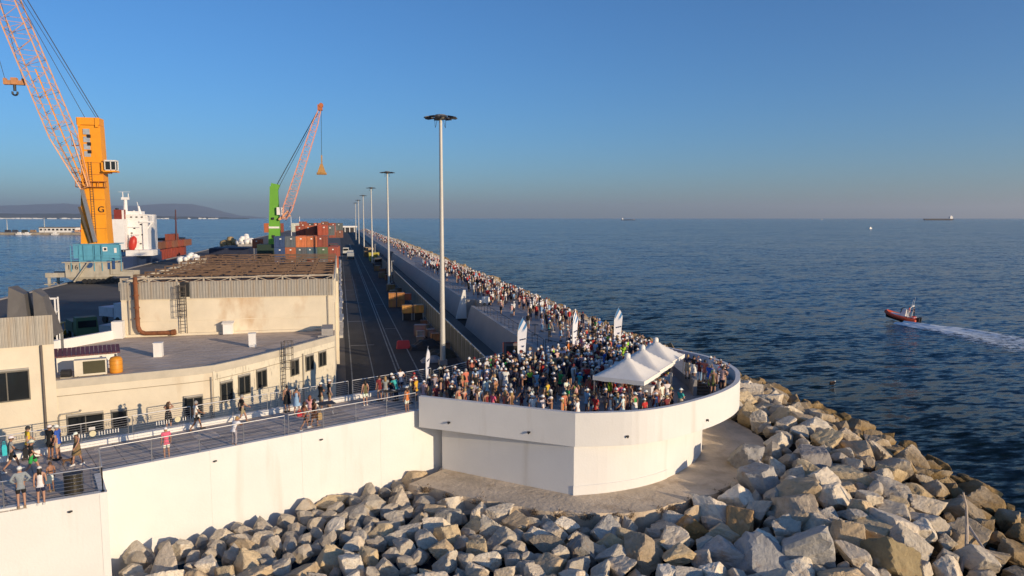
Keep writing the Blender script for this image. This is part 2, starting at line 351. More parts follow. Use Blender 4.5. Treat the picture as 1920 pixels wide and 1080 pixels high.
def rock_material(name, basis):
    m = bpy.data.materials.new(name); n, b = nodes(m); N = n.nodes; L = n.links
    b.inputs['Roughness'].default_value = .88
    tc = N.new('ShaderNodeTexCoord'); oi = N.new('ShaderNodeObjectInfo'); geo = N.new('ShaderNodeNewGeometry')
    add = N.new('ShaderNodeVectorMath'); L.new(tc.outputs['Object'], add.inputs[0])
    sc3 = N.new('ShaderNodeVectorMath'); sc3.operation = 'SCALE'; sc3.inputs[0].default_value = (37, 91, 53); L.new(oi.outputs['Random'], sc3.inputs['Scale']); L.new(sc3.outputs[0], add.inputs[1])
    def nz(s, d, r=.6, stretch=None):
        t = N.new('ShaderNodeTexNoise'); t.inputs['Scale'].default_value = s; t.inputs['Detail'].default_value = d; t.inputs['Roughness'].default_value = r
        src = add.outputs[0]
        if stretch:
            mp = N.new('ShaderNodeMapping'); mp.inputs['Scale'].default_value = stretch; L.new(src, mp.inputs[0]); src = mp.outputs[0]
        L.new(src, t.inputs['Vector']); return t.outputs['Fac']
    def rng(v, a, b_, c=0, d=1):
        r = N.new('ShaderNodeMapRange'); r.inputs[1].default_value = a; r.inputs[2].default_value = b_; r.inputs[3].default_value = c; r.inputs[4].default_value = d; L.new(v, r.inputs[0]); return r.outputs[0]
    def mix(f, a, b_):
        x = N.new('ShaderNodeMix'); x.data_type = 'RGBA'; L.new(f, x.inputs['Factor'])
        for s, v in ((6, a), (7, b_)):
            if isinstance(v, tuple): x.inputs[s].default_value = (*v, 1)
            else: L.new(v, x.inputs[s])
        return x.outputs[2]
    s = N.new('ShaderNodeVectorMath'); s.operation = 'SCALE'
    if basis: s.inputs[0].default_value = basis
    else: L.new(oi.outputs['Color'], s.inputs[0])
    L.new(rng(nz(2.2, 10, .72), .25, .75, .7, 1.3), s.inputs['Scale'])
    c = mix(rng(nz(1.3, 7, .68), .57, .74, 0, .75), s.outputs[0], (.36, .21, .09))      # iron staining
    c = mix(rng(nz(2.6, 9, .76, (1, 1, 4)), .58, .70, 0, .65), c, (.15, .13, .11))   # dark veins and lichen
    c = mix(rng(nz(.9, 3), .6, .75, 0, .6), c, (.55, .52, .46))
    sp = N.new('ShaderNodeSeparateXYZ'); L.new(geo.outputs['Position'], sp.inputs[0])
    zn = N.new('ShaderNodeMath'); zn.operation = 'ADD'; L.new(sp.outputs[2], zn.inputs[0]); L.new(rng(nz(.8, 4), .3, .7, -.6, .6), zn.inputs[1])
    za = N.new('ShaderNodeMath'); za.operation = 'MULTIPLY'; L.new(rng(zn.outputs[0], .6, 3.0, .95, 0), za.inputs[0]); L.new(rng(sp.outputs[0], 26, 34), za.inputs[1])
    c = mix(za.outputs[0], c, (.23, .14, .04))                # algae-browned tide zone
    c = mix(rng(zn.outputs[0], -.2, .5, 1, 0), c, (.022, .024, .01))                # wet weed at the water
    L.new(c, b.inputs['Base Color'])
    bp = N.new('ShaderNodeBump'); bp.inputs['Strength'].default_value = .9; bp.inputs['Distance'].default_value = .14
    L.new(nz(4.5, 9, .7), bp.inputs['Height']); L.new(bp.outputs[0], b.inputs['Normal'])
    return m
rock_m = rock_material('limestone_boulder', None)
rock_far = rock_material('limestone_rubble', (.47, .41, .325))
def rock_mesh(seed, sub):
    rg = random.Random(seed); bm = bmesh.new(); bmesh.ops.create_icosphere(bm, subdivisions=sub, radius=1)
    pl = []
    a = rg.uniform(0, 6.28)
    ax = [Vector((1, 0, 0)), Vector((0, 1, 0)), Vector((0, 0, 1))]
    rot = Matrix.Rotation(rg.uniform(0, 6), 3, Vector((rg.gauss(0, 1), rg.gauss(0, 1), rg.gauss(0, 1))).normalized())
    for v in ax:
        for sg in (-1, 1): pl.append(((rot @ v*sg+Vector((rg.gauss(0, .22), rg.gauss(0, .22), rg.gauss(0, .22)))).normalized(), rg.uniform(.55, .85)))
    for k in range(rg.randint(3, 6)): pl.append((Vector((rg.gauss(0, 1), rg.gauss(0, 1), rg.gauss(0, 1))).normalized(), rg.uniform(.7, .95)))
    of = Vector((rg.uniform(-50, 50), rg.uniform(-50, 50), rg.uniform(-50, 50)))
    for v in bm.verts:
        d = v.co.normalized(); k = sum(max(0, n.dot(d)/q)**44 for n, q in pl)**(1/44)
        r = 1/max(k, .62)
        r *= 1+.05*noise.fractal(d*2.6+of, .9, 2.1, 5)+.035*noise.ridged_multi_fractal(Vector((d.x*1.2, d.y*1.2, d.z*4))+of, 1, 2, 3, 1, 2)-.035
        v.co = d*r
    me = bpy.data.meshes.new('boulder'); bm.to_mesh(me); bm.free(); return me
RK = [rock_mesh(100+i, 4) for i in range(16)]
for me in RK: me.materials.append(rock_m)
RKL = [rock_mesh(200+i, 2) for i in range(8)]
def blocked(x, y, r):
    if inside(PADO, x, y) or segdist(PADO, x, y) < r*.55 and y < 52: return True
    if y > 52 and x < 27.6+r*.4: return True
    if y > 44 and x < 28: return True
    if x < -10.1 and segdist([LF[0], LF[1]], x, y) < r*.8: return True
    t = RF[0][1]+(x-RF[0][0])*(RF[1][1]-RF[0][1])/(RF[1][0]-RF[0][0])
    if x < 5 and y > t-r*.62: return True
    if x < -9.9: return True
    return False
COLS = [(.74, .63, .48), (.62, .54, .42), (.78, .67, .51), (.53, .475, .39), (.84, .74, .58), (.60, .46, .29), (.68, .53, .32), (.60, .53, .42)]
rocks = []
HERO = [(1132, 1000, .95, (.47, .44, .38), 2), (1295, 992, .85, (.48, .27, .10), 5), (1030, 1022, .8, (.36, .30, .22), 1), (1212, 1040, .95, (.42, .33, .22), 8),
        (1360, 1036, .95, (.50, .48, .44), 4), (1425, 930, 1.35, (.42, .40, .37), 3), (1490, 985, 1.2, (.40, .33, .24), 6), (1530, 895, 1.15, (.36, .33, .30), 9),
        (1420, 1060, 1.3, (.40, .39, .37), 11), (1515, 1050, 1.35, (.46, .43, .38), 12), (1660, 1060, 1.15, (.36, .28, .15), 13), (1400, 890, 1.2, (.40, .38, .35), 7),
        (1385, 985, 1.0, (.44, .28, .13), 10), (1090, 1035, .75, (.30, .28, .25), 14), (840, 975, .75, (.40, .37, .31), 0)]
for px, py, r, col, v in HERO:
    p = at(px, py, 1.3); rocks.append([p.x, p.y, hill(p.x, p.y)+.15, r, col, v, 1])
grid = {}
def near(x, y, r, k):
    for i in range(int(x//3)-1, int(x//3)+2):
        for j in range(int(y//3)-1, int(y//3)+2):
            for q in grid.get((i, j), ()):
                if math.hypot(q[0]-x, q[1]-y) < k*(q[2]+r): return True
    return False
for q in rocks: grid.setdefault((int(q[0]//3), int(q[1]//3)), []).append((q[0], q[1], q[3]))
rg = random.Random(5)
def scatter(n, x0, x1, y0, y1, rf, k, dz, far=False):
    for _ in range(n):
        x = rg.uniform(x0, x1); y = rg.uniform(y0, y1); r = rf(x, y)
        d = dW(x, y)
        if d < -1.2 or blocked(x, y, r) or near(x, y, r, k): continue
        grid.setdefault((int(x//3), int(y//3)), []).append((x, y, r))
        z = hill(x, y)+dz+rg.uniform(-.25, .18)*r
        rocks.append([x, y, z, r, rg.choice(COLS), rg.randrange(16), 0])
big = lambda x, y: rg.uniform(.55, 1.15)*(1 if x > 21 else lerp(.7, 1, ss(2, 21, x)))
scatter(6000, 18, 43, 24, 68, big, .77, .12)
scatter(7000, -10, 19, 22, 44, big, .76, .15)
scatter(6000, -10, 43, 22, 68, lambda x, y: rg.uniform(.3, .55), .72, -.1)
scatter(2600, 27, 43, 66, 150, lambda x, y: rg.uniform(.6, 1.2), .74, .1)
scatter(4500, 27, 46, 150, 560, lambda x, y: rg.uniform(.8, 1.5), .78, .1)
for q in rocks:
    X, Y, w_ = proj((q[0], q[1], q[2]))
    vis = -80 < X < 2000 and Y < 1180 and w_ > 0
    q.append(q[3]/w_ if vis else 0)
rocks.sort(key=lambda q: -q[7]-q[6])
far_b = MB()
for n_, (x, y, z, r, col, v, hero, size) in enumerate(rocks):
    rot = (rg.uniform(-.55, .55), rg.uniform(-.55, .55), rg.uniform(0, 6.28)); sc_ = (r*rg.uniform(1.0, 1.5), r*rg.uniform(.8, 1.1), r*rg.uniform(.75, 1.1))
    if n_ < 300:
        kk = rg.uniform(.85, 1.15)
        o = put('boulder', RK[v], breakwater, [c*kk for c in col], (x, y, z)); o.rotation_euler = rot; o.scale = sc_
    elif size > 0:
        me = RKL[v % 8]; mt = Matrix.LocRotScale(Vector((x, y, z)), __import__('mathutils').Euler(rot), Vector(sc_))
        bs = len(far_b.v); far_b.v.extend([mt @ q.co for q in me.vertices])
        for p in me.polygons: far_b.f.append([bs+i for i in p.vertices]); far_b.m.append(0)
tag(far_b.build('rubble', rock_far, breakwater), kind='stuff')

# ------------------------------------------------------------------ concrete pad and bushes
b = MB()
n_ = len(PADO); inner = [ln((*BASE[min(len(BASE)-1, int(i*(len(BASE)-1)/(n_-1)))], 0), (*BASE[min(len(BASE)-1, int(i*(len(BASE)-1)/(n_-1))+1)], 0), (i*(len(BASE)-1)/(n_-1)) % 1) for i in range(n_)]
fine_o, fine_i = [], []
for i in range(n_-1):
    for k in range(6):
        t = k/6; o_ = ln((*PADO[i], 0), (*PADO[i+1], 0), t); fine_o.append((o_.x+rg.uniform(-.14, .14), o_.y+rg.uniform(-.14, .14))); q = ln(inner[i], inner[i+1], t); fine_i.append((q.x, q.y))
for i in range(len(fine_o)-1):
    b.hexa([(*fine_o[i], -.5), (*fine_o[i+1], -.5), (*offset(BASE, .8)[0], -.5) if False else (*ln((*fine_i[i+1], 0), (16, 50, 0), .08)[:2], -.5), (*ln((*fine_i[i], 0), (16, 50, 0), .08)[:2], -.5),
            (*fine_o[i], PAD), (*fine_o[i+1], PAD), (*ln((*fine_i[i+1], 0), (16, 50, 0), .08)[:2], PAD), (*ln((*fine_i[i], 0), (16, 50, 0), .08)[:2], PAD)])
tag(b.build('concrete_apron', pad_conc), kind='structure')
dry = M('dry_twig', (.17, .12, .075), .9, .35, 4)
bushes = []
for k in range(18):
    t = (k+.2+.6*rg.random())/18; i = t*8.2; a = ln((*PADO[int(i)], 0), (*PADO[int(i)+1], 0), i % 1); s_ = rg.uniform(.35, .75)
    g = MB((a.x, a.y, PAD-.3))
    for q in range(46):
        th = rg.uniform(0, 6.28); el = rg.uniform(.2, 1.4); L_ = s_*rg.uniform(.4, 1); st = Vector((a.x+rg.gauss(0, .2*s_), a.y+rg.gauss(0, .14*s_), PAD-.3))
        md = st+Vector((math.cos(th)*math.cos(el), math.sin(th)*math.cos(el), math.sin(el)))*L_*.6; en = md+Vector((rg.gauss(0, .3), rg.gauss(0, .3), rg.uniform(-.1, .4)))*L_
        g.tube(st, md, .012, .008, 3, cap=False); g.tube(md, en, .008, .004, 3, cap=False)
        for j in range(3):
            c_ = md.lerp(en, rg.random()); u_ = Vector((rg.gauss(0, 1), rg.gauss(0, 1), rg.gauss(0, 1)))*.035; w2 = Vector((rg.gauss(0, 1), rg.gauss(0, 1), rg.gauss(0, 1)))*.02
            g.poly([c_-u_, c_+w2, c_+u_])
    o = g.build('dry_bush', dry); X, Y, _ = proj((a.x, a.y, PAD))
    o.location = g.o; bushes.append((X, o))

ON = ['first', 'second', 'third', 'fourth', 'fifth', 'sixth', 'seventh', 'eighth', 'ninth', 'tenth', 'eleventh', 'twelfth', 'thirteenth', 'fourteenth', 'fifteenth', 'sixteenth', 'seventeenth', 'eighteenth']
for k, (X, o) in enumerate(sorted(bushes, key=lambda q: q[0])): tag(o, 'dry brown scrub bush on the sandy apron edge, %s from the left' % ON[k], 'bush', 'dry scrub bushes on the apron edge')

# ------------------------------------------------------------------ bastion
bastion = thing('bastion', (16.5, 48, DECK), 'white concrete bastion with a curved parapet and a recessed foot above the boulders', 'bastion')
DECKP = [(4.52, 43.9)]+PAR+[(26.5, 62), (17.4, 62), (16, 59), (13.5, 57), (9, 53), (6.2, 50.6)]
PIN = offset(PAR, .32); OUT2 = PAR
b = MB(bastion.location)
for i in range(len(PAR)-1):
    A, B_, a_, b_ = PAR[i], PAR[i+1], PIN[i], PIN[i+1]
    b.hexa([(*A, 4.66), (*B_, 4.66), (*b_, 4.66), (*a_, 4.66), (*A, 6.6), (*B_, 6.6), (*b_, 6.6), (*a_, 6.6)])
b.build('parapet', white_conc, bastion)
b = MB(bastion.location); bi = offset(BASE, .35)
b.prism(BASE+[(7.4, 50)], 1.4, 4.655)
b.build('foot_wall', white_conc, bastion)
b = MB(bastion.location); b.prism([(4.6, 44.2)]+[(x, y) for x, y in offset(PAR, .16)]+[(26.4, 62), (17.4, 62), (16, 59), (13.5, 57), (9, 53), (6.2, 50.6)], 4.7, DECK)
b.build('deck', deck_mat, bastion)
# thin plinth line and two drips at the foot
b = MB(bastion.location); po = offset(BASE, -.05)
b.strip(po[2:16], BASE[2:16], 1.7, 2.35); b.build('plinth', white_conc, bastion)
for px, py in ((842, 793), (992, 812), (1176, 817), (1325, 798)):
    best = None
    for i in range(60*(len(PAR)-1)):
        t = i/60; A = ln((*PAR[int(t)], 5.2), (*PAR[int(t)+1], 5.2), t % 1); X, Y, _ = proj(A)
        if best is None or abs(X-px) < best[0]: best = (abs(X-px), A, int(t))
    A = best[1]; T = (Vector(PAR[best[2]+1])-Vector(PAR[best[2]])).normalized(); nrm = Vector((T.y, -T.x, 0))
    f = MB(bastion.location); f.box(A+nrm*.05, (.16, .1, .09), math.atan2(T.y, T.x)); f.tube(A+nrm*.03, A+nrm*.14+Vector((0, 0, -.06)), .035, .045, 8)
    f.build('wall_light', dark_metal, bastion)

# ------------------------------------------------------------------ ramp
ramp = MB(); UP = [RF[0], RF[1], (6.2, 50.6), (-12.95, 41.16)]; LO = [LF[0], LF[1], (-12.95, 41.16), (-24, 35.75)]
zb = DECK-.06
off_ = lambda p, q, d: [(p[0]-(q[1]-p[1])/math.hypot(q[0]-p[0], q[1]-p[1])*d, p[1]+(q[0]-p[0])/math.hypot(q[0]-p[0], q[1]-p[1])*d), (q[0]-(q[1]-p[1])/math.hypot(q[0]-p[0], q[1]-p[1])*d, q[1]+(q[0]-p[0])/math.hypot(q[0]-p[0], q[1]-p[1])*d)]
ui = off_(RF[0], RF[1], .15); li = off_(LF[0], LF[1], .15); jx = Vector((-.35, .937))
ramp.prism([(-11.1, 36.75), (4.4, 44.06), (6.2, 50.6), (-12.93, 41.16)], QUAY-3, zb); ramp.prism([li[0], (-10.42, 33.74), (-11.44, 36.6), (-13.0, 41.1), (-24, 35.75)], QUAY-3, zb)
ramp_o = ramp.build('ramp_deck', deck_mat); tag(ramp_o, kind='structure')
dv = (Vector(RF[1])-Vector(RF[0])).normalized(); nv = Vector((-dv.y, dv.x)); base_p = Vector(RF[0])
cache = {}
for Q in (UP, LO):
    for i in range(-9, 18):
        for j in range(-3, 9):
            c_ = base_p+dv*(i*1.25)+nv*(j*.85); g = .012
            P = clip([c_+dv*g+nv*g, c_+dv*(1.25-g)+nv*g, c_+dv*(1.25-g)+nv*(.85-g), c_+dv*g+nv*(.85-g)], Q)
            if len(P) < 3: continue
            X, Y, _ = proj((c_.x+.5, c_.y+.5, DECK))
            if X < -60: continue
            s_ = MB(); s_.prism([(p.x, p.y) for p in P], zb, DECK+rg.uniform(-.004, .004)); k = rg.uniform(.8, 1.2)
            s_.build('paving_slab', slab_mat, ramp_o, color=(.48*k, .405*k, .345*k))
# ------------------------------------------------------------------ ramp walls
def wall_panels(name, p, q, n, z0, z1, th, label, cat, mat, lights=()):
    p = Vector((*p, 0)); q = Vector((*q, 0)); d = (q-p).normalized(); nn = Vector((d.y, -d.x, 0)); L_ = (q-p).length
    t = thing(name, (p.x, p.y, z0), label, cat)
    for i in range(n):
        a = p+d*(L_*i/n+.004); e = p+d*(L_*(i+1)/n-.004); m = MB(t.location)
        m.prism([(a-nn*(-.0)).xy, (e).xy, (e-nn*th).xy, (a-nn*th).xy], z0, z1); m.build('wall_panel', mat, t)
    m = MB(t.location); a = p+nn*(-.012); e = q+nn*(-.012); m.prism([a.xy, e.xy, (e-nn*(th-.02)).xy, (a-nn*(th-.02)).xy], z0, z1-.01); m.build('wall_core', mat, t)
    for s_, zz in lights:
        c_ = p+d*s_; f = MB(t.location); f.box((c_+nn*.07+Vector((0, 0, zz))), (.09, .1, .07), math.atan2(d.y, d.x)); f.box((c_+nn*.1+d*.08+Vector((0, 0, zz+.02))), (.07, .06, .06), math.atan2(d.y, d.x)); f.build('wall_light', dark_metal, t)
    return t
rw_end = Vector(RF[0])+dv*(19.6)
upper_wall = wall_panels('ramp_wall', RF[0], rw_end, 4, -1.2, DECK+.09, .32, 'tall white retaining wall under the upper ramp ending at the bastion', 'wall', white_conc, ((5.1, 5.0), (10.9, 5.0)))
lower_wall = wall_panels('ramp_wall', LF[0], LF[1], 3, -1.2, DECK+.09, .32, 'white retaining wall under the lower ramp with the litter bin above', 'wall', white_conc, ((13.0, 5.0),))
jog = wall_panels('ramp_wall', LF[1], RF[0], 1, -1.2, DECK+.05, .3, 'short white return wall where the ramp edge steps back', 'wall', white_conc)
t = thing('ramp_back_wall', (-11, 42, QUAY), 'low white kerb wall along the rear edge of the ramp', 'wall')
for p, q in zip(RB, RB[1:]):
    k = max(1, round((Vector(q)-Vector(p)).length/2.6))
    for i in range(k):
        a = ln((*p, 0), (*q, 0), i/k); e = ln((*p, 0), (*q, 0), (i+1)/k); d = (e-a).normalized(); nn = Vector((-d.y, d.x, 0)); a = a+d*.006; e = e-d*.006
        m = MB(t.location); m.prism([a.xy, e.xy, (e+nn*.3).xy, (a+nn*.3).xy], QUAY-.1, DECK+.3); m.build('wall_panel', white_conc, t)

# ------------------------------------------------------------------ railings
def railing(p, q, label, z=DECK+.09, h=1.08, n=None, wires=6, group='steel railings along the ramp', mat=None, rr=.028, pr=.024):
    mat = mat or rail_mat; p = Vector((*p, z)); q = Vector((*q, z)); L_ = (q-p).length; n = n or max(1, round(L_/2.3))
    t = thing('railing', p, label, 'railing', group); d = (q-p).normalized()
    for i in range(n+1):
        c_ = p.lerp(q, i/n); m = MB(p); m.beam(c_, c_+Vector((0, 0, h)), pr*1.3, pr*2.6); m.box(c_+Vector((0, 0, .012)), (.12, .12, .024)); m.build('post', mat, t)
    m = MB(p); m.tube(p+Vector((0, 0, h+.02)), q+Vector((0, 0, h+.02)), rr, n=8); m.build('handrail', mat, t)
    for k in range(wires):
        zz = h*(k+.7)/(wires+.6); m = MB(p); m.tube(p+Vector((0, 0, zz)), q+Vector((0, 0, zz)), .009, n=4, cap=False); m.build('wire', mat, t)
    return t
e1 = offset([LF[0], LF[1]], .16); e2 = offset([RF[0], RF[1]], .16)
railing((-24, 29.78), (-10.35, 33.78), 'stainless railing along the lower ramp in front of the litter bin', n=4)
railing((-10.35, 33.78), (-11.3, 36.62), 'short stainless railing returning at the step in the ramp edge', n=1)
um = ln((*e2[0], 0), (*e2[1], 0), .52)
railing(e2[0], (um.x-.1, um.y-.05), 'stainless wire railing on the white ramp wall beside the person in pink', n=4)
railing((um.x+.1, um.y+.05), (e2[1][0]-.1, e2[1][1]-.05), 'stainless wire railing ending at the left corner of the bastion', n=4)
rb2 = [Vector((*p, 0)) for p in offset(RB, .15)]
gaps = [(rb2[0].lerp(rb2[1], .05), rb2[0].lerp(rb2[1], .985), 'rear ramp railing with a round emblem nearest the cream window building'),
        (rb2[1].lerp(rb2[2], .0), rb2[1].lerp(rb2[2], .40), 'rear ramp railing behind the person in a black dress'),
        (rb2[1].lerp(rb2[2], .44), rb2[1].lerp(rb2[2], .995), 'rear ramp railing behind the walking person in dark shirt'),
        (rb2[2].lerp(rb2[3], .03), rb2[2].lerp(rb2[3], .97), 'rear ramp railing overlooking the street entrance'),
        (rb2[3].lerp(rb2[4], .02), rb2[3].lerp(rb2[4], 1.0), 'rear railing beside the crowd at the top of the ramp')]
for i, (a, e, lb) in enumerate(gaps):
    t = railing(a.xy, e.xy, lb, z=DECK+.3, h=.95, wires=7)
    if i < 2:
        d = (e-a).normalized(); n_ = Vector((d.y, -d.x, 0)); k = 0
        segs = ((7.6, 3), (10.2, 9), (11.9, 8)) if i == 0 else ((1.2, 6), (2.6, 8))
        for s0, cnt in segs:
            for j in range(cnt):
                c_ = Vector((a.x, a.y, DECK+.62))+d*(s0+j*.13)+n_*.02-Vector((a.x, a.y, DECK+.3)); m = MB(); m.box(c_, (.035, .012, rg.uniform(.17, .26)), math.atan2(d.y, d.x)); m.build('rail_bar', white_paint, t)
        for s0 in ((9.6, 11.6) if i == 0 else (2.3,)):
            c_ = d*s0+n_*.03+Vector((0, 0, .36)); m = MB(); m.tube(c_, c_+n_*.02, .16, n=14); m.build('rail_emblem', M('cream_emblem', (.6, .55, .36), .6), t)
# back rail of the bastion square, down to the fence end
railing((6.3, 50.75), (11.2, 54.9), 'rear railing between the lamp mast and the crowd on the bastion', z=DECK, n=3)
railing((11.3, 55.0), (14.2, 57.6), 'short railing beside the framed black panel', z=DECK, n=2)

# ------------------------------------------------------------------ promenade
PX0, PX1 = 17.4, 26.5
b = MB()
b.prism([(PX0, 62), (PX1, 62), (PX1, 95.5), (PX0, 95.5)], 2, DECK); b.prism([(19.6, 95.5), (PX1, 95.5), (PX1, 104), (19.6, 104)], 2, DECK); b.prism([(PX0+.5, 104), (PX1, 104), (PX1, 760), (PX0+.5, 760)], 2, DECK)
tag(b.build('promenade', deck_mat), kind='structure')
t = thing('promenade_wall', (17, 80, QUAY), 'long battered grey concrete wall below the promenade', 'wall')
def batter(y0, y1, dx=0):
    m = MB(t.location); m.hexa([(16.2+dx, y0, QUAY-.2), (PX0+dx, y0, QUAY-.2), (PX0+dx, y1, QUAY-.2), (16.2+dx, y1, QUAY-.2), (17.1+dx, y0, DECK+.16), (PX0+dx+.15, y0, DECK+.16), (PX0+dx+.15, y1, DECK+.16), (17.1+dx, y1, DECK+.16)])
    m.build('wall_panel', M('promenade_wall_concrete', (.36, .345, .33), .9, .1, .5, .15, 10), t)
y = 59.5
while y < 95: batter(y, min(y+8.97, 95.5)); y += 9
y = 104
while y < 250: batter(y, y+11.97, .45); y += 12
batter(250, 760, .45)
m = MB(t.location); m.hexa([(19.3, 95.5, QUAY-.2), (19.59, 95.5, QUAY-.2), (19.59, 104, QUAY-.2), (19.3, 104, QUAY-.2), (19.3, 95.5, DECK), (19.59, 95.5, DECK), (19.59, 104, DECK), (19.3, 104, DECK)]); m.build('wall_panel', grey_conc, t)
m = MB(t.location); m.hexa([(16.3, 103.5, QUAY), (17.9, 103.5, QUAY), (17.9, 103.98, QUAY), (16.3, 103.98, QUAY), (17.4, 103.5, DECK+1.5), (17.75, 103.5, DECK+1.5), (17.75, 103.98, DECK+1.5), (17.4, 103.98, DECK+1.5)]); m.build('lit_wall_end', white_conc, t)  # end face of the grey wall, its sunlit brightness painted as white
# sea-side low wall and rail
t = thing('sea_wall', (26.6, 62, DECK), 'low pale wall along the seaward side of the promenade', 'wall')
y = 57
while y < 760:
    L_ = 6 if y < 150 else 60; m = MB(t.location); m.box((26.75, y+L_/2, DECK-.35), (.5, L_-.02, 1.3)); m.build('wall_panel', white_conc, t); y += L_
railing((26.55, 70), (26.55, 112), 'pale railing on the seaward side of the promenade', z=DECK+.3, h=.8, n=21, wires=3, group='promenade railings', mat=white_paint)
railing((17.75, 62), (17.75, 95.3), 'dark railing along the landward promenade edge above the sloping wall', z=DECK+.02, h=1.05, n=17, wires=3, group='promenade railings', mat=dark_metal)
railing((18.25, 104.3), (18.25, 180), 'dark railing on the far landward promenade edge beyond the stair gap', z=DECK+.02, h=1.05, n=26, wires=2, group='promenade railings', mat=dark_metal)
t = railing((17.9, 61.8), (19.6, 56.4), 'dark stepped railing leading from the promenade down to the crowd', z=DECK, n=3, wires=3, group='promenade railings', mat=dark_metal)

# ------------------------------------------------------------------ quay fence
fence = thing('quay_fence', (12, 60, QUAY), 'long ribbed grey green fence beside the lamp masts', 'fence')
fm = M('grey_green_fence_sheet', (.20, .205, .175), .7, .2, .8, streak=(.1, .1, .085), sscale=(1, 1, .15), sthr=(.52, .8))
def fpanel(L_):
    m = MB(); n = int(L_/.16)
    for i in range(n):
        y = i*.16; m.hexa([(-.02, y, .1), (.02, y, .1), (.02, y+.1, .1), (-.02, y+.1, .1), (-.02, y, 2.62), (.02, y, 2.62), (.02, y+.1, 2.62), (-.02, y+.1, 2.62)])
        m.poly([(0, y+.1, .1), (0, y+.16, .1), (0, y+.16, 2.6), (0, y+.1, 2.6)])
    return m.mesh('fence_panel', fm)
fp = fpanel(2.4); pm = MB(); pm.box((0, 0, 1.35), (.1, .1, 2.7)); pmesh = pm.mesh('post', steel)
y = 60
while y < 165:
    put('fence_panel', fp, fence, loc=(0, y-60+.05, 0)); put('post', pmesh, fence, loc=(.02, y-60, 0)); y += 2.5
m = MB(fence.location); m.tube((12.02, 60, QUAY+2.72), (12.02, 165, QUAY+2.72), .045, n=6); m.build('top_rail', steel, fence)
m = MB(fence.location); m.box((12, 282, QUAY+1.35), (.05, 234, 2.6)); m.tube((12.02, 165, QUAY+2.72), (12.02, 399, QUAY+2.72), .045, n=6); m.build('fence_run', fm, fence)

# ------------------------------------------------------------------ lamp masts
def mast():
    t = thing('lamp_mast', (9.8, 71, QUAY), '', 'lamp mast', 'high lamp masts along the road')
    m = MB(); m.tube((0, 0, 0), (0, 0, 24.2), .27, .15, 16); m.build('pole', pole_mat, t, smooth=False)
    m = MB(); m.box((0, 0, .25), (.8, .8, .5)); m.build('base_plate', grey_conc, t)
    m = MB(); m.lathe([(.02, 24.75), (.5, 24.72), (.62, 24.5), (.5, 24.3), (.16, 24.2)], n=14)
    for i in range(8):
        a = i*math.pi/4; m.tube((.5*math.cos(a), .5*math.sin(a), 24.4), (1.05*math.cos(a), 1.05*math.sin(a), 24.42), .04, n=5)
    m.build('head_ring', M('mast_head_metal', (.25, .235, .2), .55, .2, 2, 0, 10, .5), t)
    for i in range(8):
        a = i*math.pi/4+.1; m = MB(); c_ = Vector((1.2*math.cos(a), 1.2*math.sin(a), 24.46)); u = Vector((math.cos(a), math.sin(a), -.12))
        m.beam(c_-u*.25, c_+u*.4, .5, .2, w2=.6, h2=.1); m.build('floodlight', dark_metal, t)
    m = MB()
    for s_ in (-1, 1): m.path([(.3*s_, .2, 24.3), (.42*s_, .25, 23.7), (.5*s_, .2, 23.5), (.55*s_, .2, 24.3)], .02, 4)
    m.build('cable', black_mat, t)
    return t
m0 = mast()
LB = ['tall lamp mast nearest the bastion with its foot in blue shade', 'lamp mast behind the stacked timber cases, second along the road', 'third lamp mast along the road beside the yellow skip', 'fourth lamp mast along the road, thinner with distance', 'fifth lamp mast along the road, close before the farthest one', 'farthest lamp mast at the end of the road']
for i, (x, y) in enumerate(((9.8, 70.9), (10.2, 158), (10.2, 240), (10.2, 322), (10.2, 405), (10.2, 480))):
    o = m0 if i == 0 else tree_copy(m0)
    o.location = (x, y, QUAY); o['label'] = LB[i]
for (x, y, h, lb) in ((11.3, 165, 5, 'slim pale post beside the fence near the timber cases'), (11.4, 246, 6, 'slim pale post by the fence beyond the yellow skip')):
    t = thing('slim_post', (x, y, QUAY), lb, 'post'); m = MB(); m.tube((0, 0, 0), (0, 0, h), .09, .06, 8); m.build('shaft', pole_mat, t); m = MB(); m.box((.2, 0, h), (.6, .16, .1)); m.build('lamp_head', steel, t)

# ------------------------------------------------------------------ warehouse with open roof trusses
W0, W1, WY0, WY1, WZ = -17.6, -.62, 64.4, 104, 12.2
wh = thing('warehouse', (-9, 84, QUAY), 'cream warehouse with ribbed zinc cladding and open rusty roof trusses', 'warehouse')
b = MB(wh.location); b.prism([(W0, WY0), (W1, WY0), (W1, WY1), (W0, WY1)], QUAY, 11.25); b.build('wall', cream_rust, wh)
b = MB(wh.location); b.box((-9.1, WY0+.1, 11.7), (W1-W0, .2, .88)); b.build('gable_wall', cream, wh)
b = MB(wh.location); b.box((-9.1, 84.2, 11.32), (W1-W0-.3, WY1-WY0-.3, .12)); b.build('roof', dark_roof, wh)
b = MB(wh.location)
for y0, y1 in ((WY0, WY1),): b.box((W1+.06, (y0+y1)/2, 11.2), (.12, y1-y0, 2.1))
b.box((W0-.06, 84.2, 11.9), (.1, 39.6, .7)); b.build('side_cladding', cream, wh)
b = MB(wh.location)
for y in (74, 84, 94): b = MB(wh.location); b.box((W1+.16, y, 7), (.3, .5, 8.4)); b.build('pilaster', cream, wh)
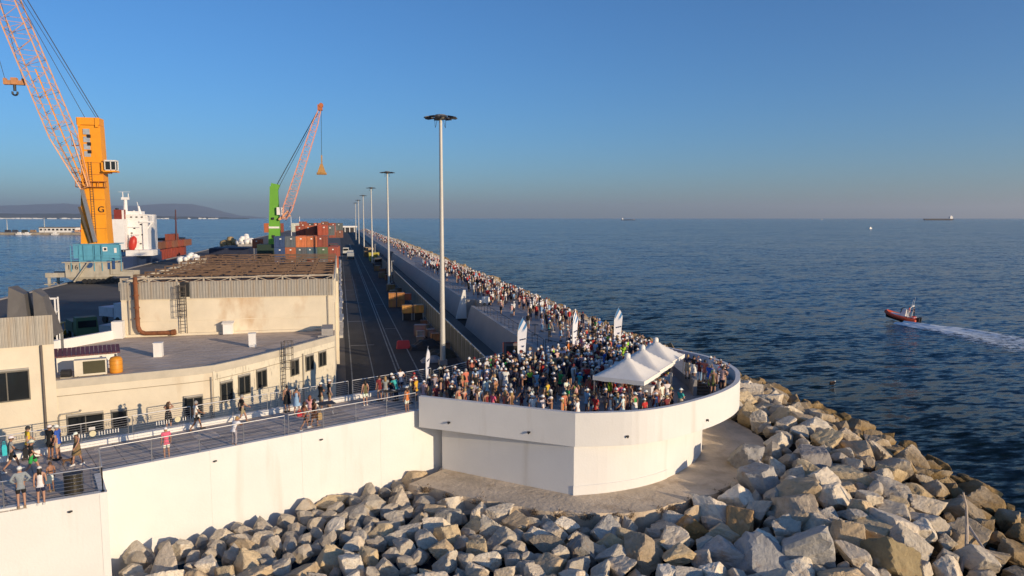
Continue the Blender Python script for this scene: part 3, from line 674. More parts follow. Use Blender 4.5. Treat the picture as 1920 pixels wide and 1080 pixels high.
def rib_panel(wd, h, pitch=.19, dep=.035):
    m = MB(); n = max(1, int(wd/pitch)); p = wd/n
    for i in range(n):
        x = i*p; P = [(x, 0), (x+p*.3, 0), (x+p*.42, -dep), (x+p*.72, -dep), (x+p*.84, 0), (x+p, 0)]
        for (xa, ya), (xb, yb) in zip(P, P[1:]): m.poly([(xa, ya, 0), (xb, yb, 0), (xb, yb, h), (xa, ya, h)])
    m.poly([(0, .05, 0), (wd, .05, 0), (wd, .05, h), (0, .05, h)])
    return m.mesh('cladding_panel', zinc)
pw = (W1-.05-W0)/19; cp = rib_panel(pw-.012, 1.42)
for i in range(19):
    x = W0+i*pw
    if i == 5: continue
    o = put('cladding_panel', cp, wh); o.location = Vector((x, WY0-.1+rg.uniform(-.006, .006), 10.82))-wh.location
b = MB(wh.location); b.box((W0+5.5*pw, WY0-.02, 11.55), (pw*.8, .08, 1.2)); b.build('hatch_shade_panel', black_mat, wh)  # solid black panel, painted for the shade inside the open hatch
b = MB(wh.location); b.box(((W0+W1)/2, WY0-.04, 10.79), (W1-W0, .12, .05)); b.box(((W0+W1)/2, WY0-.015, 8.95), (W1-W0, .03, .05)); b.build('string_course', cream, wh)
b = MB(wh.location); b.box(((W0+W1)/2-.3, WY0-.12, 7.82), (W1-W0-1, .24, .2)); b.build('skirting', cream_rust, wh)
for k in range(11):
    y = WY0+.12+k*3.85; b = MB(wh.location); zt = 12.55; n = 8
    for i in range(n):
        x = lerp(W0+.05, W1-.05, i/n); x2 = lerp(W0+.05, W1-.05, (i+1)/n); xm = (x+x2)/2
        b.box(((x+x2)/2, y+rg.uniform(-.05, .05), zt+rg.uniform(-.04, .04)), (x2-x-.16, .12, .12)); b.box((x, y, zt-.2), (.13, .14, .5))
        if k < 3: b.beam((x, y, zt-.05), (xm, y, 12.14), .05); b.beam((x2, y, zt-.05), (xm, y, 12.14), .05)
    b.box((W1-.05, y, zt-.3), (.13, .14, .75)); b.box(((W0+W1)/2, y, 11.9), (W1-W0, .1, .14))
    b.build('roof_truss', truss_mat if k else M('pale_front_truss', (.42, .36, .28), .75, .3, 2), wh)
for i in range(9): x = lerp(W0+.05, W1-.05, i/8); b = MB(wh.location); b.beam((x, WY0+.2, 11.95), (x, WY1-1.5, 11.95), .09); b.build('purlin', M('dark_purlin', (.06, .035, .025), .9, .3), wh)
def ladder(par, x, y, z0, z1, wd=.42, cage=None, org=None, mat=None, ry=0):
    m = MB(org); mat = mat or M('dark_ladder', (.10, .085, .07), .7, .2)
    cr, sr = math.cos(ry), math.sin(ry)
    P = lambda a, d, z: (x+a*cr-d*sr, y+a*sr+d*cr, z)
    for s_ in (-1, 1): m.beam(P(s_*wd/2, 0, z0), P(s_*wd/2, 0, z1), .05)
    z = z0+.2
    while z < z1: m.beam(P(-wd/2, 0, z), P(wd/2, 0, z), .03); z += .28
    o = m.build('ladder', mat, par)
    if cage:
        m = MB(org); z = cage
        while z <= z1+.05:
            q = [P(.36*math.sin(a), -.1-.36*(1+math.cos(a))*.95+.0, z) for a in [math.pi*(-1+2*i/8) for i in range(9)]]; m.path(q, .018, 4); z += .5
        for i in range(1, 8): a = math.pi*(-1+2*i/8); m.beam(P(.36*math.sin(a), -.1-.36*(1+math.cos(a))*.95, cage), P(.36*math.sin(a), -.1-.36*(1+math.cos(a))*.95, z1), .025)
        m.build('ladder_cage', mat, par)
ladder(wh, -12.85, WY0-.25, 7.9, 12.0, .5, 9.4, wh.location)
b = MB(wh.location); y = WY0-.45
b.path([(-16.35, y, 12.7), (-16.3, y, 8.6), (-16.15, y, 8.2), (-15.8, y, 8.05), (-13.6, y-.1, 8.05)], .17, 10)
for z in (12.2, 11.2, 10.2, 9.3): b.tube((-16.33, y, z-.05), (-16.33, y, z+.05), .24, n=10)
b.tube((-13.75, y-.1, 8.05), (-13.45, y-.14, 8.1), .25, n=10); b.build('rusty_pipe', rust, wh)
b = MB(wh.location); b.tube((-17.0, WY0-.12, 7.8), (-17.0, WY0-.12, 10.8), .06, n=6); b.build('downpipe', zinc, wh); b = MB(wh.location); b.tube((-1.15, WY0-.12, 7.9), (-1.15, WY0-.12, 12.4), .035, n=6); b.build('downpipe', zinc, wh)
b = MB(wh.location); b.box((-9.35, WY0-.45, 8.2), (.75, .7, .85)); b.beam((-9.35, WY0-.85, 8.68), (-9.35, WY0-.02, 8.8), .95, .06); b.build('wall_vent', white_paint, wh)

# ------------------------------------------------------------------ low curved annex
FAC = [(-16.53, 46.81), (-12.55, 48.0), (-9.6, 48.85), (-8.2, 49.45), (-6.4, 51.45), (-4.6, 53.9), (-2.6, 57.0), (-.62, 60.0)]
RZ = 7.7; annex = thing('annex_building', (-9, 55, QUAY), 'low cream annex with a curved front, flat roof and dark windows', 'building')
ROOF = FAC+[(W1, WY0-.02), (-18.0, WY0-.02), (-20.9, 59.7), (-22, 57), (-18.8, 52)]
b = MB(annex.location); b.prism(FAC[:4]+[(-8.2, 55), (-17, 52)], QUAY, RZ-.02); b.build('wall', cream, annex)
b = MB(annex.location); b.prism(FAC[3:]+[(W1, WY0-.05), (-8.2, WY0-.05)], QUAY, RZ-.021); b.build('stained_wall', cream_black, annex)
b = MB(annex.location); b.prism([(-18.8, 52), (-8.3, 52), (-8.3, WY0-.06), (-18, WY0-.06), (-20.9, 59.7)], QUAY, RZ-.03); b.build('rear_wall', cream, annex)
b = MB(annex.location); b.prism(ROOF, RZ-.02, RZ); b.build('roof', roof_mat, annex)
b = MB(annex.location); fi = offset(FAC, .28); b.strip(offset(FAC, -.02), fi, RZ-.25, RZ+.24); b.build('roof_edge', M('pale_coping', (.5, .45, .36), .85, .15, 1), annex)
b = MB(annex.location); b.strip([(-22, 57), (-20.9, 59.5), (-18.2, 63.9)], [(-21.7, 56.9), (-20.6, 59.35), (-17.9, 63.75)], RZ, RZ+.72); b.box((-17.75, 63.85, RZ+.75), (.8, .8, 1.4)); b.build('parapet', white_conc, annex)
b = MB(annex.location); b.box((-1.2, 61.9, RZ+.35), (.9, 2.6, .7)); b.box((-1.6, 60.6, RZ+.1), (.7, .4, .16)); b.build('roof_upstand', grey_conc, annex)
def facade(s):   # point and direction at a distance along the front
    for p, q in zip(FAC, FAC[1:]):
        p = Vector((*p, 0)); q = Vector((*q, 0)); L_ = (q-p).length
        if s <= L_ or abs(q.x-FAC[-1][0]) < 1e-3: d = (q-p).normalized(); return p+d*s, d
        s -= L_
def facade_at(px):
    best = None
    for i in range(600):
        p, d = facade(i*.04); X, _, _ = proj((p.x, p.y, 6.3))
        if best is None or abs(X-px) < best[0]: best = (abs(X-px), p, d)
    return best[1], best[2]
def window(par, p, d, z0, z1, wd, org, leaves=2, mat=None, sign=False, sill=True):
    nn = Vector((d.y, -d.x, 0)); o = Vector(org); c_ = Vector((p.x, p.y, (z0+z1)/2)); a = math.atan2(d.y, d.x); fr = MB(org)
    for s_ in (-1, 1): fr.box(c_+d*s_*wd/2+nn*.02, (.07, .12, z1-z0+.07), a)
    for zz in (z0, z1): fr.box(Vector((c_.x, c_.y, zz))+nn*.021, (wd-.07, .118, .07), a)
    for i in range(1, leaves): fr.box(c_+d*(wd*(i/leaves-.5))+nn*.022, (.06, .1, z1-z0-.07), a)
    w_ = fr.build('window', mat or frame_mat, par)
    for i in range(leaves):
        g = MB(org); g.box(c_+d*(wd*((i+.5)/leaves-.5))+nn*(-.005), (wd/leaves-.05, .05, z1-z0-.04), a); g.build('pane', glass, w_)
    if sill: g = MB(org); g.box(Vector((c_.x, c_.y, z1+.1))+nn*.03, (wd+.06, .14, .1), a); g.build('lintel', M('pale_lintel', (.35, .33, .29), .8), w_)
    if sign: g = MB(org); g.box(c_+d*.3+nn*.04+Vector((0, 0, -.35)), (.34, .02, .2), a); g.build('paper_notice', white_paint, w_)
for px, z0, z1, wd, lv, sg in ((159, 4.62, 5.68, 1.85, 2, True), (222, 4.66, 5.66, .8, 1, False), (424, 5.35, 6.6, .95, 2, False), (457, 5.5, 6.75, .95, 2, False), (490, 5.6, 6.8, .95, 2, False), (552, 5.75, 6.85, .95, 2, False), (580, 5.75, 6.85, .95, 2, False), (604, 5.75, 6.85, .95, 2, False), (362, 4.7, 6.0, 1.1, 2, False)):
    p, d = facade_at(px); window(annex, p, d, z0, z1, wd, annex.location, lv, sign=sg)
p, d = facade_at(528); nn = Vector((d.y, -d.x, 0)); q = p+nn*.2; ladder(annex, q.x, q.y, 4.2, 8.6, .4, 6.6, annex.location, ry=math.atan2(d.y, d.x))
for px in (396, 567): p, d = facade_at(px); nn = Vector((d.y, -d.x, 0)); q = p+nn*.08; b = MB(annex.location); b.tube((q.x, q.y, 3), (q.x, q.y, 7.2), .05, n=6); b.build('downpipe', zinc, annex)
p, d = facade_at(97); b = MB(annex.location); q = p+d*.05+Vector((d.y, -d.x, 0))*.12; b.path([(q.x, q.y, 3.5), (q.x, q.y, 5.75), tuple(q+d*.1+Vector((0, 0, 5.9))), tuple(q+d*1.1+Vector((0, 0, 5.95))), tuple(q+d*1.15+Vector((0, 0, 6.05)))], .045, 6); b.build('vent_pipe', zinc, annex)
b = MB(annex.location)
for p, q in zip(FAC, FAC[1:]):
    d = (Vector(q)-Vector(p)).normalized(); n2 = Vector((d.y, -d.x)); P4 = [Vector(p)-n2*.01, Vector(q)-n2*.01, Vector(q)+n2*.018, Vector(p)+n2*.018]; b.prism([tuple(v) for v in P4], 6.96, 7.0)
b.build('string_course', M('dark_joint', (.3, .25, .18), .9), annex)  # thin horizontal joint line in a darker brown than the render
p, d = facade_at(402); b = MB(annex.location); n2 = Vector((d.y, -d.x, 0)); b.box((p.x+n2.x*.01, p.y+n2.y*.01, 5.6), (.12, .08, 3.9), math.atan2(d.y, d.x)); b.build('corner_joint', cream_black, annex)
seam = M('roof_seam', (.36, .29, .23), .9, .3, 2)
CH = [(-20.6, 59.4), (-18.8, 52.3), (-15.9, 47.4), (-8.4, 49.8), (-.9, 60.2), (-.8, 64.2), (-17.8, 64.2)]
for i in range(15):
    y0 = 47.2+i*1.2; P4 = [Vector((-24, y0-1.9)), Vector((0, y0+3.6)), Vector((0, y0+3.69)), Vector((-24, y0-1.81))]
    c4 = [tuple(v) for v in P4]; cl4 = [Vector(v) for v in c4]
    for a, e in zip(CH, CH[1:]+CH[:1]):
        a = Vector(a); e = Vector(e); ed = e-a; res = []; f = lambda q: ed.x*(q.y-a.y)-ed.y*(q.x-a.x)
        for q1, q2 in zip(cl4, cl4[1:]+cl4[:1]):
            if f(q1) >= 0: res.append(q1)
            if (f(q1) >= 0) != (f(q2) >= 0): res.append(q1.lerp(q2, f(q1)/(f(q1)-f(q2))))
        cl4 = res
        if len(cl4) < 3: break
    if len(cl4) < 3: continue
    b = MB(annex.location); b.prism([(v.x, v.y) for v in cl4], RZ-.001, RZ+.007); b.build('roof_seam', seam, annex)
# roof furniture
for (x, y, wd, h, lb) in ((-12.75, 54.9, .55, .95, 'white square vent box on the grey flat roof near the maroon canopy'), (-6.7, 57.45, .5, 1.0, 'white square vent box on the grey flat roof near the roof ladder')):
    t = thing('roof_vent', (x, y, RZ), lb, 'vent'); m = MB(); m.box((0, 0, h/2), (wd, wd, h)); m.build('casing', white_paint, t); m = MB(); m.box((0, 0, h+.03), (wd+.06, wd+.06, .05)); m.build('cap', white_paint, t)
t = thing('roof_hut', (-16.2, 51.0, RZ), 'small white roof hut with a maroon ribbed metal canopy', 'hut', rz=R(17))
m = MB(); m.box((.1, .5, .5), (3.4, .9, 1.0)); m.build('wall', white_paint, t)
for i in range(15):
    m = MB(); m.hexa([(-1.75+i*.25, -.5, 1.02), (-1.53+i*.25, -.5, 1.02), (-1.53+i*.25, 1.2, 1.28), (-1.75+i*.25, 1.2, 1.28), (-1.75+i*.25, -.5, 1.1), (-1.53+i*.25, -.5, 1.1), (-1.53+i*.25, 1.2, 1.36), (-1.75+i*.25, 1.2, 1.36)]); m.build('canopy_sheet', M('maroon_sheet', (.13, .045, .05), .6, .25, 2), t)
t = thing('air_conditioner', (-15.35, 49.15, RZ), 'large cream air conditioner with a dark grille on the roof edge', 'air conditioner', rz=R(15))
m = MB(); m.box((0, 0, .55), (1.75, .6, 1.0)); m.build('casing', M('aged_cream_casing', (.62, .57, .46), .6, .1, 2), t)
m = MB(); m.box((.2, -.31, .57), (1.2, .03, .78))
for i in range(14): m.box((-.36+i*.087, -.33, .57), (.02, .02, .76))
m.build('grille', M('dark_olive_grille', (.06, .055, .025), .7, .2), t)
m = MB()
for s_ in (-.7, .7): m.box((s_, 0, .03), (.1, .6, .06))
m.build('foot', dark_metal, t)
t = thing('pump', (-16.55, 48.6, RZ), 'small grey and black round pump beside the air conditioner', 'pump'); m = MB(); m.tube((-.25, 0, .3), (.25, 0, .3), .25, n=12); m.build('motor', dark_metal, t); m = MB(); m.box((0, 0, .05), (.6, .4, .1)); m.build('base', zinc, t)
t = thing('gas_tank', (-14.05, 49.65, RZ), 'upright orange yellow gas tank between the air conditioner and hut', 'tank')
m = MB(); m.lathe([(.05, 0), (.36, .02), (.38, .1), (.38, .85), (.3, 1.0), (.1, 1.06), (0, 1.06)], n=16); m.build('body', M('orange_tank', (.66, .27, .02), .5, .1), t, smooth=True)
m = MB(); m.tube((0, 0, 1.05), (0, 0, 1.2), .07, n=8); m.build('valve', dark_metal, t); m = MB()
for z in (.25, .55, .8): m.tube((0, 0, z), (0, 0, z+.03), .395, n=16)
m.build('band', M('orange_band', (.5, .2, .02), .5), t)

# ------------------------------------------------------------------ left building
fd = Vector((math.cos(R(20)), math.sin(R(20)), 0)); fn = Vector((fd.y, -fd.x, 0)); LC = Vector((-16.5, 46.75, 0))
lb_ = thing('cream_building', (LC.x, LC.y, QUAY), 'tall cream building with zinc cladding and a wide dark window', 'building')
b = MB(lb_.location); A = LC-fd*12; bk = Vector((-.33, .944, 0))*3.2
b.prism([A.xy, LC.xy, (LC+bk).xy, (A+bk).xy], QUAY, 10.7); b.build('wall', cream, lb_)
b = MB(lb_.location); b.prism([(LC-fd*12-fn*.02).xy, (LC-fn*.02).xy, (LC-fn*.2).xy, (LC-fd*12-fn*.2).xy], 10.7, 11.75); b.build('parapet', cream, lb_)
cp2 = rib_panel(.88, 1.72, .14, .03)
for i in range(13):
    p = LC-fd*(.9*(i+1)-.04)+fn*.06; o = put('cladding_panel', cp2, lb_); o.location = Vector((p.x, p.y, 10.15))-lb_.location; o.rotation_euler = (0, 0, R(20))
b = MB(lb_.location); p = LC-fd*6+fn*.0; b.box((p.x, p.y, 10.12), (12, .1, .06), R(20)); b.build('string_course', cream, lb_)
p = LC-fd*.62+fn*.1; b = MB(lb_.location); b.tube((p.x, p.y, 3.2), (p.x, p.y, 10.15), .07, n=8); b.build('downpipe', M('dark_downpipe', (.12, .1, .085), .6), lb_)
p = LC-fd*2.35; window(lb_, Vector((p.x, p.y, 0)), fd, 7.05, 8.75, 2.1, lb_.location, 2)
# hoppers, frame tower, digger in the yard behind
for (X4, Z4, dp, lb) in ((((-21.3, 52.6), (-19.9, 52.6), (-20.3, 53.2), (-21.2, 53.2)), (9.6, 12.5, 13.0), 2.2, 'sloping grey sheet hopper standing behind the cream building, nearer one'), (((-19.8, 53.2), (-18.75, 53.2), (-19.3, 53.4), (-19.9, 53.4)), (9.6, 12.3, 12.75), 2.4, 'dark peaked sheet hopper standing between the nearer hopper and frame tower')):
    t = thing('hopper', (X4[0][0], 53, QUAY), lb, 'hopper'); g = M('grey_hopper_sheet', (.12, .112, .105), .65, .2, 1); m = MB(t.location)
    m.hexa([(*X4[0], 9.6), (*X4[1], 9.6), (X4[1][0]-.2, X4[1][1]+dp, 9.6), (X4[0][0], X4[0][1]+dp, 9.6), (*X4[3], Z4[2]), (*X4[2], Z4[1]), (X4[2][0]-.2, X4[2][1]+dp*.6, Z4[1]), (X4[3][0], X4[3][1]+dp*.6, Z4[2])]); m.build('hopper_shell', g, t)
    for a in (0, 1):
        for c_ in (.2, dp-.2): m = MB(t.location); m.box((X4[a][0]+(.1 if a == 0 else -.25), X4[a][1]+c_, 6.2), (.14, .14, 6.8)); m.build('leg', steel, t)
t = thing('frame_tower', (-21.1, 60, QUAY), 'slim white open frame tower behind the cream building', 'tower'); m = MB()
for a in (-.6, .6):
    for c_ in (-.6, .6): m.box((a*.5, c_*.5, 4.4), (.09, .09, 8.8))
for z in (5.5, 6.6, 7.7, 8.7):
    for c_ in (-.3, .3): m.box((0, c_, z), (.6, .07, .07)); m.box((c_, 0, z), (.07, .6, .07))
m.build('frame', white_paint, t)
b = MB((-21, 60, 10)); P = [ln((-20.9, 60, 10.3), (-17.6, 64.3, 10.7), i/8)-Vector((0, 0, .3*math.sin(math.pi*i/8))) for i in range(9)]; b.path(P, .03, 5); tag(b.build('overhead_cable', white_paint), 'pale cable slung from the frame tower to the warehouse wall', 'cable')
t = thing('forklift', (-33.0, 95.3, QUAY), 'yellow forklift parked in the gap behind the cream building', 'forklift'); yl = M('machine_yellow', (.62, .33, .04), .55, .15)
m = MB(); m.hexa([(-.6, -1, .45), (.6, -1, .45), (.6, 1, .45), (-.6, 1, .45), (-.55, -.9, 1.2), (.55, -.9, 1.2), (.55, .8, 1.25), (-.55, .8, 1.25)]); m.build('body', yl, t)
m = MB()
for a in (-.5, .5):
    for c_ in (-.6, .6): m.box((a, c_, 1.7), (.08, .08, 1.1))
m.box((0, 0, 2.25), (1.2, 1.4, .08)); m.build('roll_cage', yl, t)
m = MB()
for a in (-.3, .3): m.box((a, -1.15, 1.4), (.1, .12, 2.6))
m.box((0, -1.2, .5), (.9, .08, .4)); m.build('mast', dark_metal, t)
for a in (-.75, .75):
    for c_ in (-.7, .7): m = MB(); m.tube((a-.12, c_, .45), (a+.12, c_, .45), .45, n=12); m.build('wheel', black_mat, t)
def lorry(x, y, rz, lb, cabc, bedc, L_=6):
    t = thing('lorry', (x, y, QUAY), lb, 'lorry', rz=rz)
    m = MB(); m.hexa([(-1.2, -L_/2, .7), (1.2, -L_/2, .7), (1.2, -L_/2+1.8, .7), (-1.2, -L_/2+1.8, .7), (-1.1, -L_/2+.3, 2.9), (1.1, -L_/2+.3, 2.9), (1.1, -L_/2+1.8, 2.9), (-1.1, -L_/2+1.8, 2.9)]); c_ = m.build('cab', objpaint, t, color=cabc)
    m = MB(); m.box((0, -L_/2+.12, 2.1), (1.9, .12, .8)); m.build('windscreen', glass, c_)
    m = MB(); m.box((0, .9, 1.6), (2.4, L_-2.1, 1.3)); m.build('load_bed', objpaint, t, color=bedc)
    for a in (-1.05, 1.05):
        for c_ in (-L_/2+1, L_/2-1.2): m = MB(); m.tube((a-.15, c_, .5), (a+.15, c_, .5), .5, n=12); m.build('wheel', black_mat, t)
lorry(-31.0, 97, .5, 'green lorry in the shaded yard left of the warehouse', (.06, .12, .05), (.05, .08, .04))
lorry(-30.8, 111, .9, 'white van lorry in the shaded yard beside the warehouse wall', (.6, .6, .62), (.55, .55, .58), 5)
lorry(-24.5, 92, 1.2, 'pale lorry deeper in the shaded yard nearest the warehouse', (.4, .4, .42), (.45, .44, .42), 6)
# ------------------------------------------------------------------ cranes
def lattice(m, p, q, w0, w1, n, rr, up=(0, 1, 0), taper0=.0, rb=None):
    """square lattice boom from p to q; returns its four chord lines"""
    p = Vector(p); q = Vector(q); d = (q-p).normalized(); a = d.cross(Vector(up)).normalized(); b_ = a.cross(d); L_ = (q-p).length; rb = rb or rr*.55
    def corner(i, t):
        s = lerp(w0, w1, t)
        if taper0 and t < taper0: s *= lerp(.35, 1, t/taper0)
        e = .86
        if t > e: s *= lerp(1, .4, (t-e)/(1-e))
        x, y = ((-1, -1), (1, -1), (1, 1), (-1, 1))[i]; return p+d*(L_*t)+(a*x+b_*y)*s/2
    for i in range(4):
        ts = [0, taper0 or .001, .86, 1]
        for t0, t1 in zip(ts, ts[1:]): m.beam(corner(i, t0), corner(i, t1), rr*2)
    for k in range(n):
        t0, t1 = k/n, (k+1)/n; tm = (t0+t1)/2
        for i in range(4):
            j = (i+1) % 4; m.beam(corner(i, t0), corner(j, tm), rb*2); m.beam(corner(j, tm), corner(i, t1), rb*2)
            if k % 2 == 0: m.beam(corner(i, t0), corner(j, t0), rb*2)
    return corner
CY = 181.0
oc = thing('harbour_crane', (-54, CY, QUAY), 'orange harbour crane with a blue machine house and lattice boom by the ship', 'crane')
O = oc.location
Pn = lambda px, py, y=CY: atY(px, py, y)
# chassis
b = MB(O); b.box((-55, CY, 6.0), (8.8, 7, 3.2)); b.hexa([(-59.4, CY-3.5, 4.4), (-50.6, CY-3.5, 4.4), (-50.6, CY+3.5, 4.4), (-59.4, CY+3.5, 4.4), (-58, CY-3, 3.5), (-52, CY-3, 3.5), (-52, CY+3, 3.5), (-58, CY+3, 3.5)])
b.box((-49.4, CY-2, 6.2), (2, 2.6, 2.6)); b.box((-55, CY, 7.7), (10, 7.4, .2)); b.build('chassis', chassis_mat, oc)
for sy in (-2.6, 2.6):
    b = MB(O); b.box((-61.3, CY+sy, 4.9), (4.6, .9, 1.0)); b.box((-63.0, CY+sy, 3.4), (.5, .5, 1.9)); b.box((-63, CY+sy, 2.9), (1.6, 1.6, .2)); b.build('outrigger', chassis_mat, oc)
    b = MB(O); b.box((-48.4, CY+sy, 4.9), (5, .9, 1.0)); b.box((-46.2, CY+sy, 3.4), (.5, .5, 1.9)); b.box((-46.2, CY+sy, 2.9), (1.6, 1.6, .2)); b.build('outrigger', chassis_mat, oc)
b = MB(O); b.beam((-57.6, CY-3.8, 3.4), (-54.6, CY-3.8, 7.6), .9, .25); b.build('stair', chassis_mat, oc)
for i in range(8): b = MB(O); b.tube((-52.5+i*.95-3.2, CY-3.3, 3.45), (-52.5+i*.95-3.2, CY-2.3, 3.45), .55, n=10); b.build('wheel', black_mat, oc)
o = text('lettering', '116', 1.5, Vector((-57.9, CY-3.53, 6.6))-O, (R(90), 0, 0), black_mat, oc)
# blue machine house
b = MB(O); b.box((-53.4, CY, 9.7), (6.6, 6.5, 3.9)); b.box((-53.4, CY, 11.72), (8.6, 7, .16)); b.build('machine_house', blue_paint, oc)
for (x0, x1, z0, z1) in ((-57.6, -56.3, 8.6, 11.5), (-55.6, -53.7, 8.2, 11.5), (-53.3, -52.2, 8.2, 11.5), (-51.8, -48.1, 8.6, 11.6)):
    b = MB(O); b.box(((x0+x1)/2, CY-3.35, (z0+z1)/2), (x1-x0, .3, z1-z0)); b.build('wall_panel', blue_paint, oc)
b = MB(O)
for x in (-58.1, -56.4, -53.5, -51.9, -48): b.box((x, CY-3.6, 8.6), (.14, .14, 5.8))
for z in (8.1, 9.2): b.box((-53, CY-3.6, z), (10.3, .1, .1))
b.build('platform_rail', blue_paint, oc)
b = MB(O); b.tube((-54.6, CY-3.55, 7.2), (-54.6, CY-3.2, 7.2), .8, n=14); b.box((-50.6, CY-3.4, 7.1), (.5, .3, 2)); b.box((-49.6, CY-3.4, 7.1), (.5, .3, 2)); b.build('cable_drum', M('drum_blue', (.02, .07, .2), .6), oc)
b = MB(O); b.box((-51.2, CY-3.52, 10.6), (.95, .06, .95)); b.build('sign_plate', white_paint, oc)
b = MB(O); b.box((-51.15, CY-3.56, 10.6), (.5, .04, .5)); b.build('sign_symbol', black_mat, oc)
b = MB(O); b.box((-49.1, CY-3.52, 10.3), (.5, .05, 1.1)); b.build('sign_plate', white_paint, oc)
# tower
b = MB(O); t0, t1 = 11.8, 39.6
x0a, x0b, x1a, x1b = -56.4, -50.9, -56.6, -51.2
b.hexa([(x0a, CY-2.2, t0), (x0b, CY-2.2, t0), (x0b, CY+2.2, t0), (x0a, CY+2.2, t0), (-55.6, CY-1.7, 30), (-51.3, CY-1.7, 30), (-51.3, CY+1.7, 30), (-55.6, CY+1.7, 30)])
b.hexa([(-55.6, CY-1.7, 30), (-51.3, CY-1.7, 30), (-51.3, CY+1.7, 30), (-55.6, CY+1.7, 30), (-55.9, CY-1.5, 38), (-51.4, CY-1.5, 38), (-51.4, CY+1.5, 38), (-55.9, CY+1.5, 38)])
b.build('tower', orange_paint, oc)
for z in (15.2, 18.4, 21.6, 27.2, 29.8):
    f = (z-11.8)/18.2; b = MB(O); b.box((lerp((-56.4-50.9)/2, (-55.6-51.3)/2, f), CY-lerp(2.2, 1.7, f)-.02, z), (lerp(5.4, 4.2, f), .06, .1)); b.build('plate_seam', M('grimy_orange', (.4, .14, .02), .7, .3, 2), oc)
b = MB(O)
for s_ in (-.3, .3): b.beam((-53.4+s_, CY-2.35, 12), (-53.8+s_, CY-1.85, 30), .07)
for i in range(32): b.beam((-53.4-.3-.4*i/32, CY-2.35+.5*i/32, 12.4+i*.55), (-53.4+.3-.4*i/32, CY-2.35+.5*i/32, 12.4+i*.55), .05)
b.build('tower_ladder', M('dark_ladder', (.1, .08, .07)), oc)
for (x, z) in ((-56.6, 27.5), (-56.3, 33.5)):
    b = MB(O); b.box((x, CY-1.9, z), (1.6, 1.2, .12))
    for a in (-.7, 0, .7): b.box((x+a, CY-2.45, z+.55), (.07, .07, 1.1))
    b.box((x, CY-2.45, z+1.1), (1.5, .07, .07)); b.build('walkway', M('rusty_orange_walk', (.38, .13, .03)), oc)
b = MB(O); b.box((-53.8, CY, 38.9), (4.6, 3.4, 1.6)); b.box((-55.6, CY-1.75, 38.6), (.5, .3, 2.0)); b.box((-52.0, CY-1.75, 38.6), (.6, .3, 2.0)); b.build('tower_head', orange_paint, oc)
for z in (36.6, 34.9, 33.3, 31.7): b = MB(O); b.box((-54.2, CY-1.66, z), (1.3, .1, 1.2)); b.build('sky_panel', M('painted_pale_sky', (.34, .40, .46), .5, .2), oc)  # solid panels painted as the bright sky showing through the tower
for z in (35.6, 33.9, 32.2): b = MB(O); b.box((-53.7, CY-1.8, z), (.75, .06, .7)); b.build('mark', black_mat, oc)
text('lettering', 'G', 1.9, Vector((-51.9, CY-2.16, 19.4))-O, (R(86), 0, 0), black_mat, oc)
b = MB(O)
for z in (24.4, 25.6): b.box((-53.6, CY-2.3, z), (6.2, .9, .16))
for x in (-56.6, -55, -53.5, -52, -50.6): b.box((x, CY-2.7, 25), (.12, .12, 1.3))
b.build('walkway', M('rusty_orange_walk', (.38, .13, .03), .7, .3, 2), oc)
b = MB(O); b.beam((-55.4, CY-2.6, 23.8), (-53.2, CY-2.9, 12.2), .7); b.build('luffing_cylinder', M('cylinder_grey', (.3, .31, .32), .4, .1, 1, 0, 5, .5), oc)
b = MB(O); b.beam((-56.2, CY-2.4, 20), (-54.2, CY-2.5, 12), .9, .3); b.build('access_ladder', M('dark_ladder', (.1, .08, .07)), oc)
cab_ = MB(O); cab_.box((-49.6, CY-1.6, 27.9), (2.6, 3.0, .35)); cab_.box((-50.6, CY-1.2, 28.7), (1.6, 2.2, 2.4)); cab_.build('cab_base', orange_paint, oc)
cb = MB(O)
for x in (-50.6, -49.1, -47.8):
    for y in (-3.0, -.6): cb.box((x, CY+y, 29.4), (.2, .2, 2.7))
for z in (28.15, 30.75):
    cb.box((-49.2, CY-3, z), (3, .2, .25)); cb.box((-47.8, CY-1.8, z), (.2, 2.4, .25))
cb.box((-49.2, CY-1.8, 30.9), (3.1, 2.7, .2)); cb = cb.build('cab', white_paint, oc); cb.scale = (.78,)*3; cb.location = (Vector((-50.3, CY-1.6, 28.2))-O)*.22
b = MB(O); b.box((-49.25, CY-1.8, 29.4), (2.7, 2.2, 2.4)); b.build('window', glass, cb)
# boom
piv = Pn(160, 352, CY-4.0); tip = Vector((-70.3, CY-6, 74.0))
b = MB(O); lattice(b, piv, tip, 4.3, 4.1, 15, .12, taper0=.22, rb=.042); b.build('boom', pink_orange, oc)
b = MB(O); b.beam(piv, ln(piv, tip, .5), .3, .25); b.build('boom_ladder', orange_paint, oc)
b = MB(O)
for px in (181, 160): s_ = Pn(px, 222, CY-1); b.tube(s_, tip+Vector((.8, 0, .3)), .06, n=5)
s_ = Pn(186, 223, CY-1); b.tube(s_, tip+Vector((1.6, 0, .9)), .09, n=5); b.build('stay_rope', dark_metal, oc)
hk = Pn(27, 155, CY-6); b = MB(O)
for dx in (-1.7, 1.6): b.tube(hk+Vector((dx, 0, .6)), Vector((tip.x+dx*1.0-1.2, hk.y, 74)), .05, n=5)
b.build('hoist_rope', dark_metal, oc)
b = MB(O); b.box(hk, (3.6, .8, .9)); b.box(hk+Vector((-1.7, 0, .2)), (.5, .9, 1.3)); b.box(hk+Vector((1.7, 0, .2)), (.5, .9, 1.3)); b.box(hk+Vector((0, 0, .3)), (1.1, 1, 1.4)); b.build('hook_block', M('hook_orange', (.55, .25, .1), .6, .2), oc)
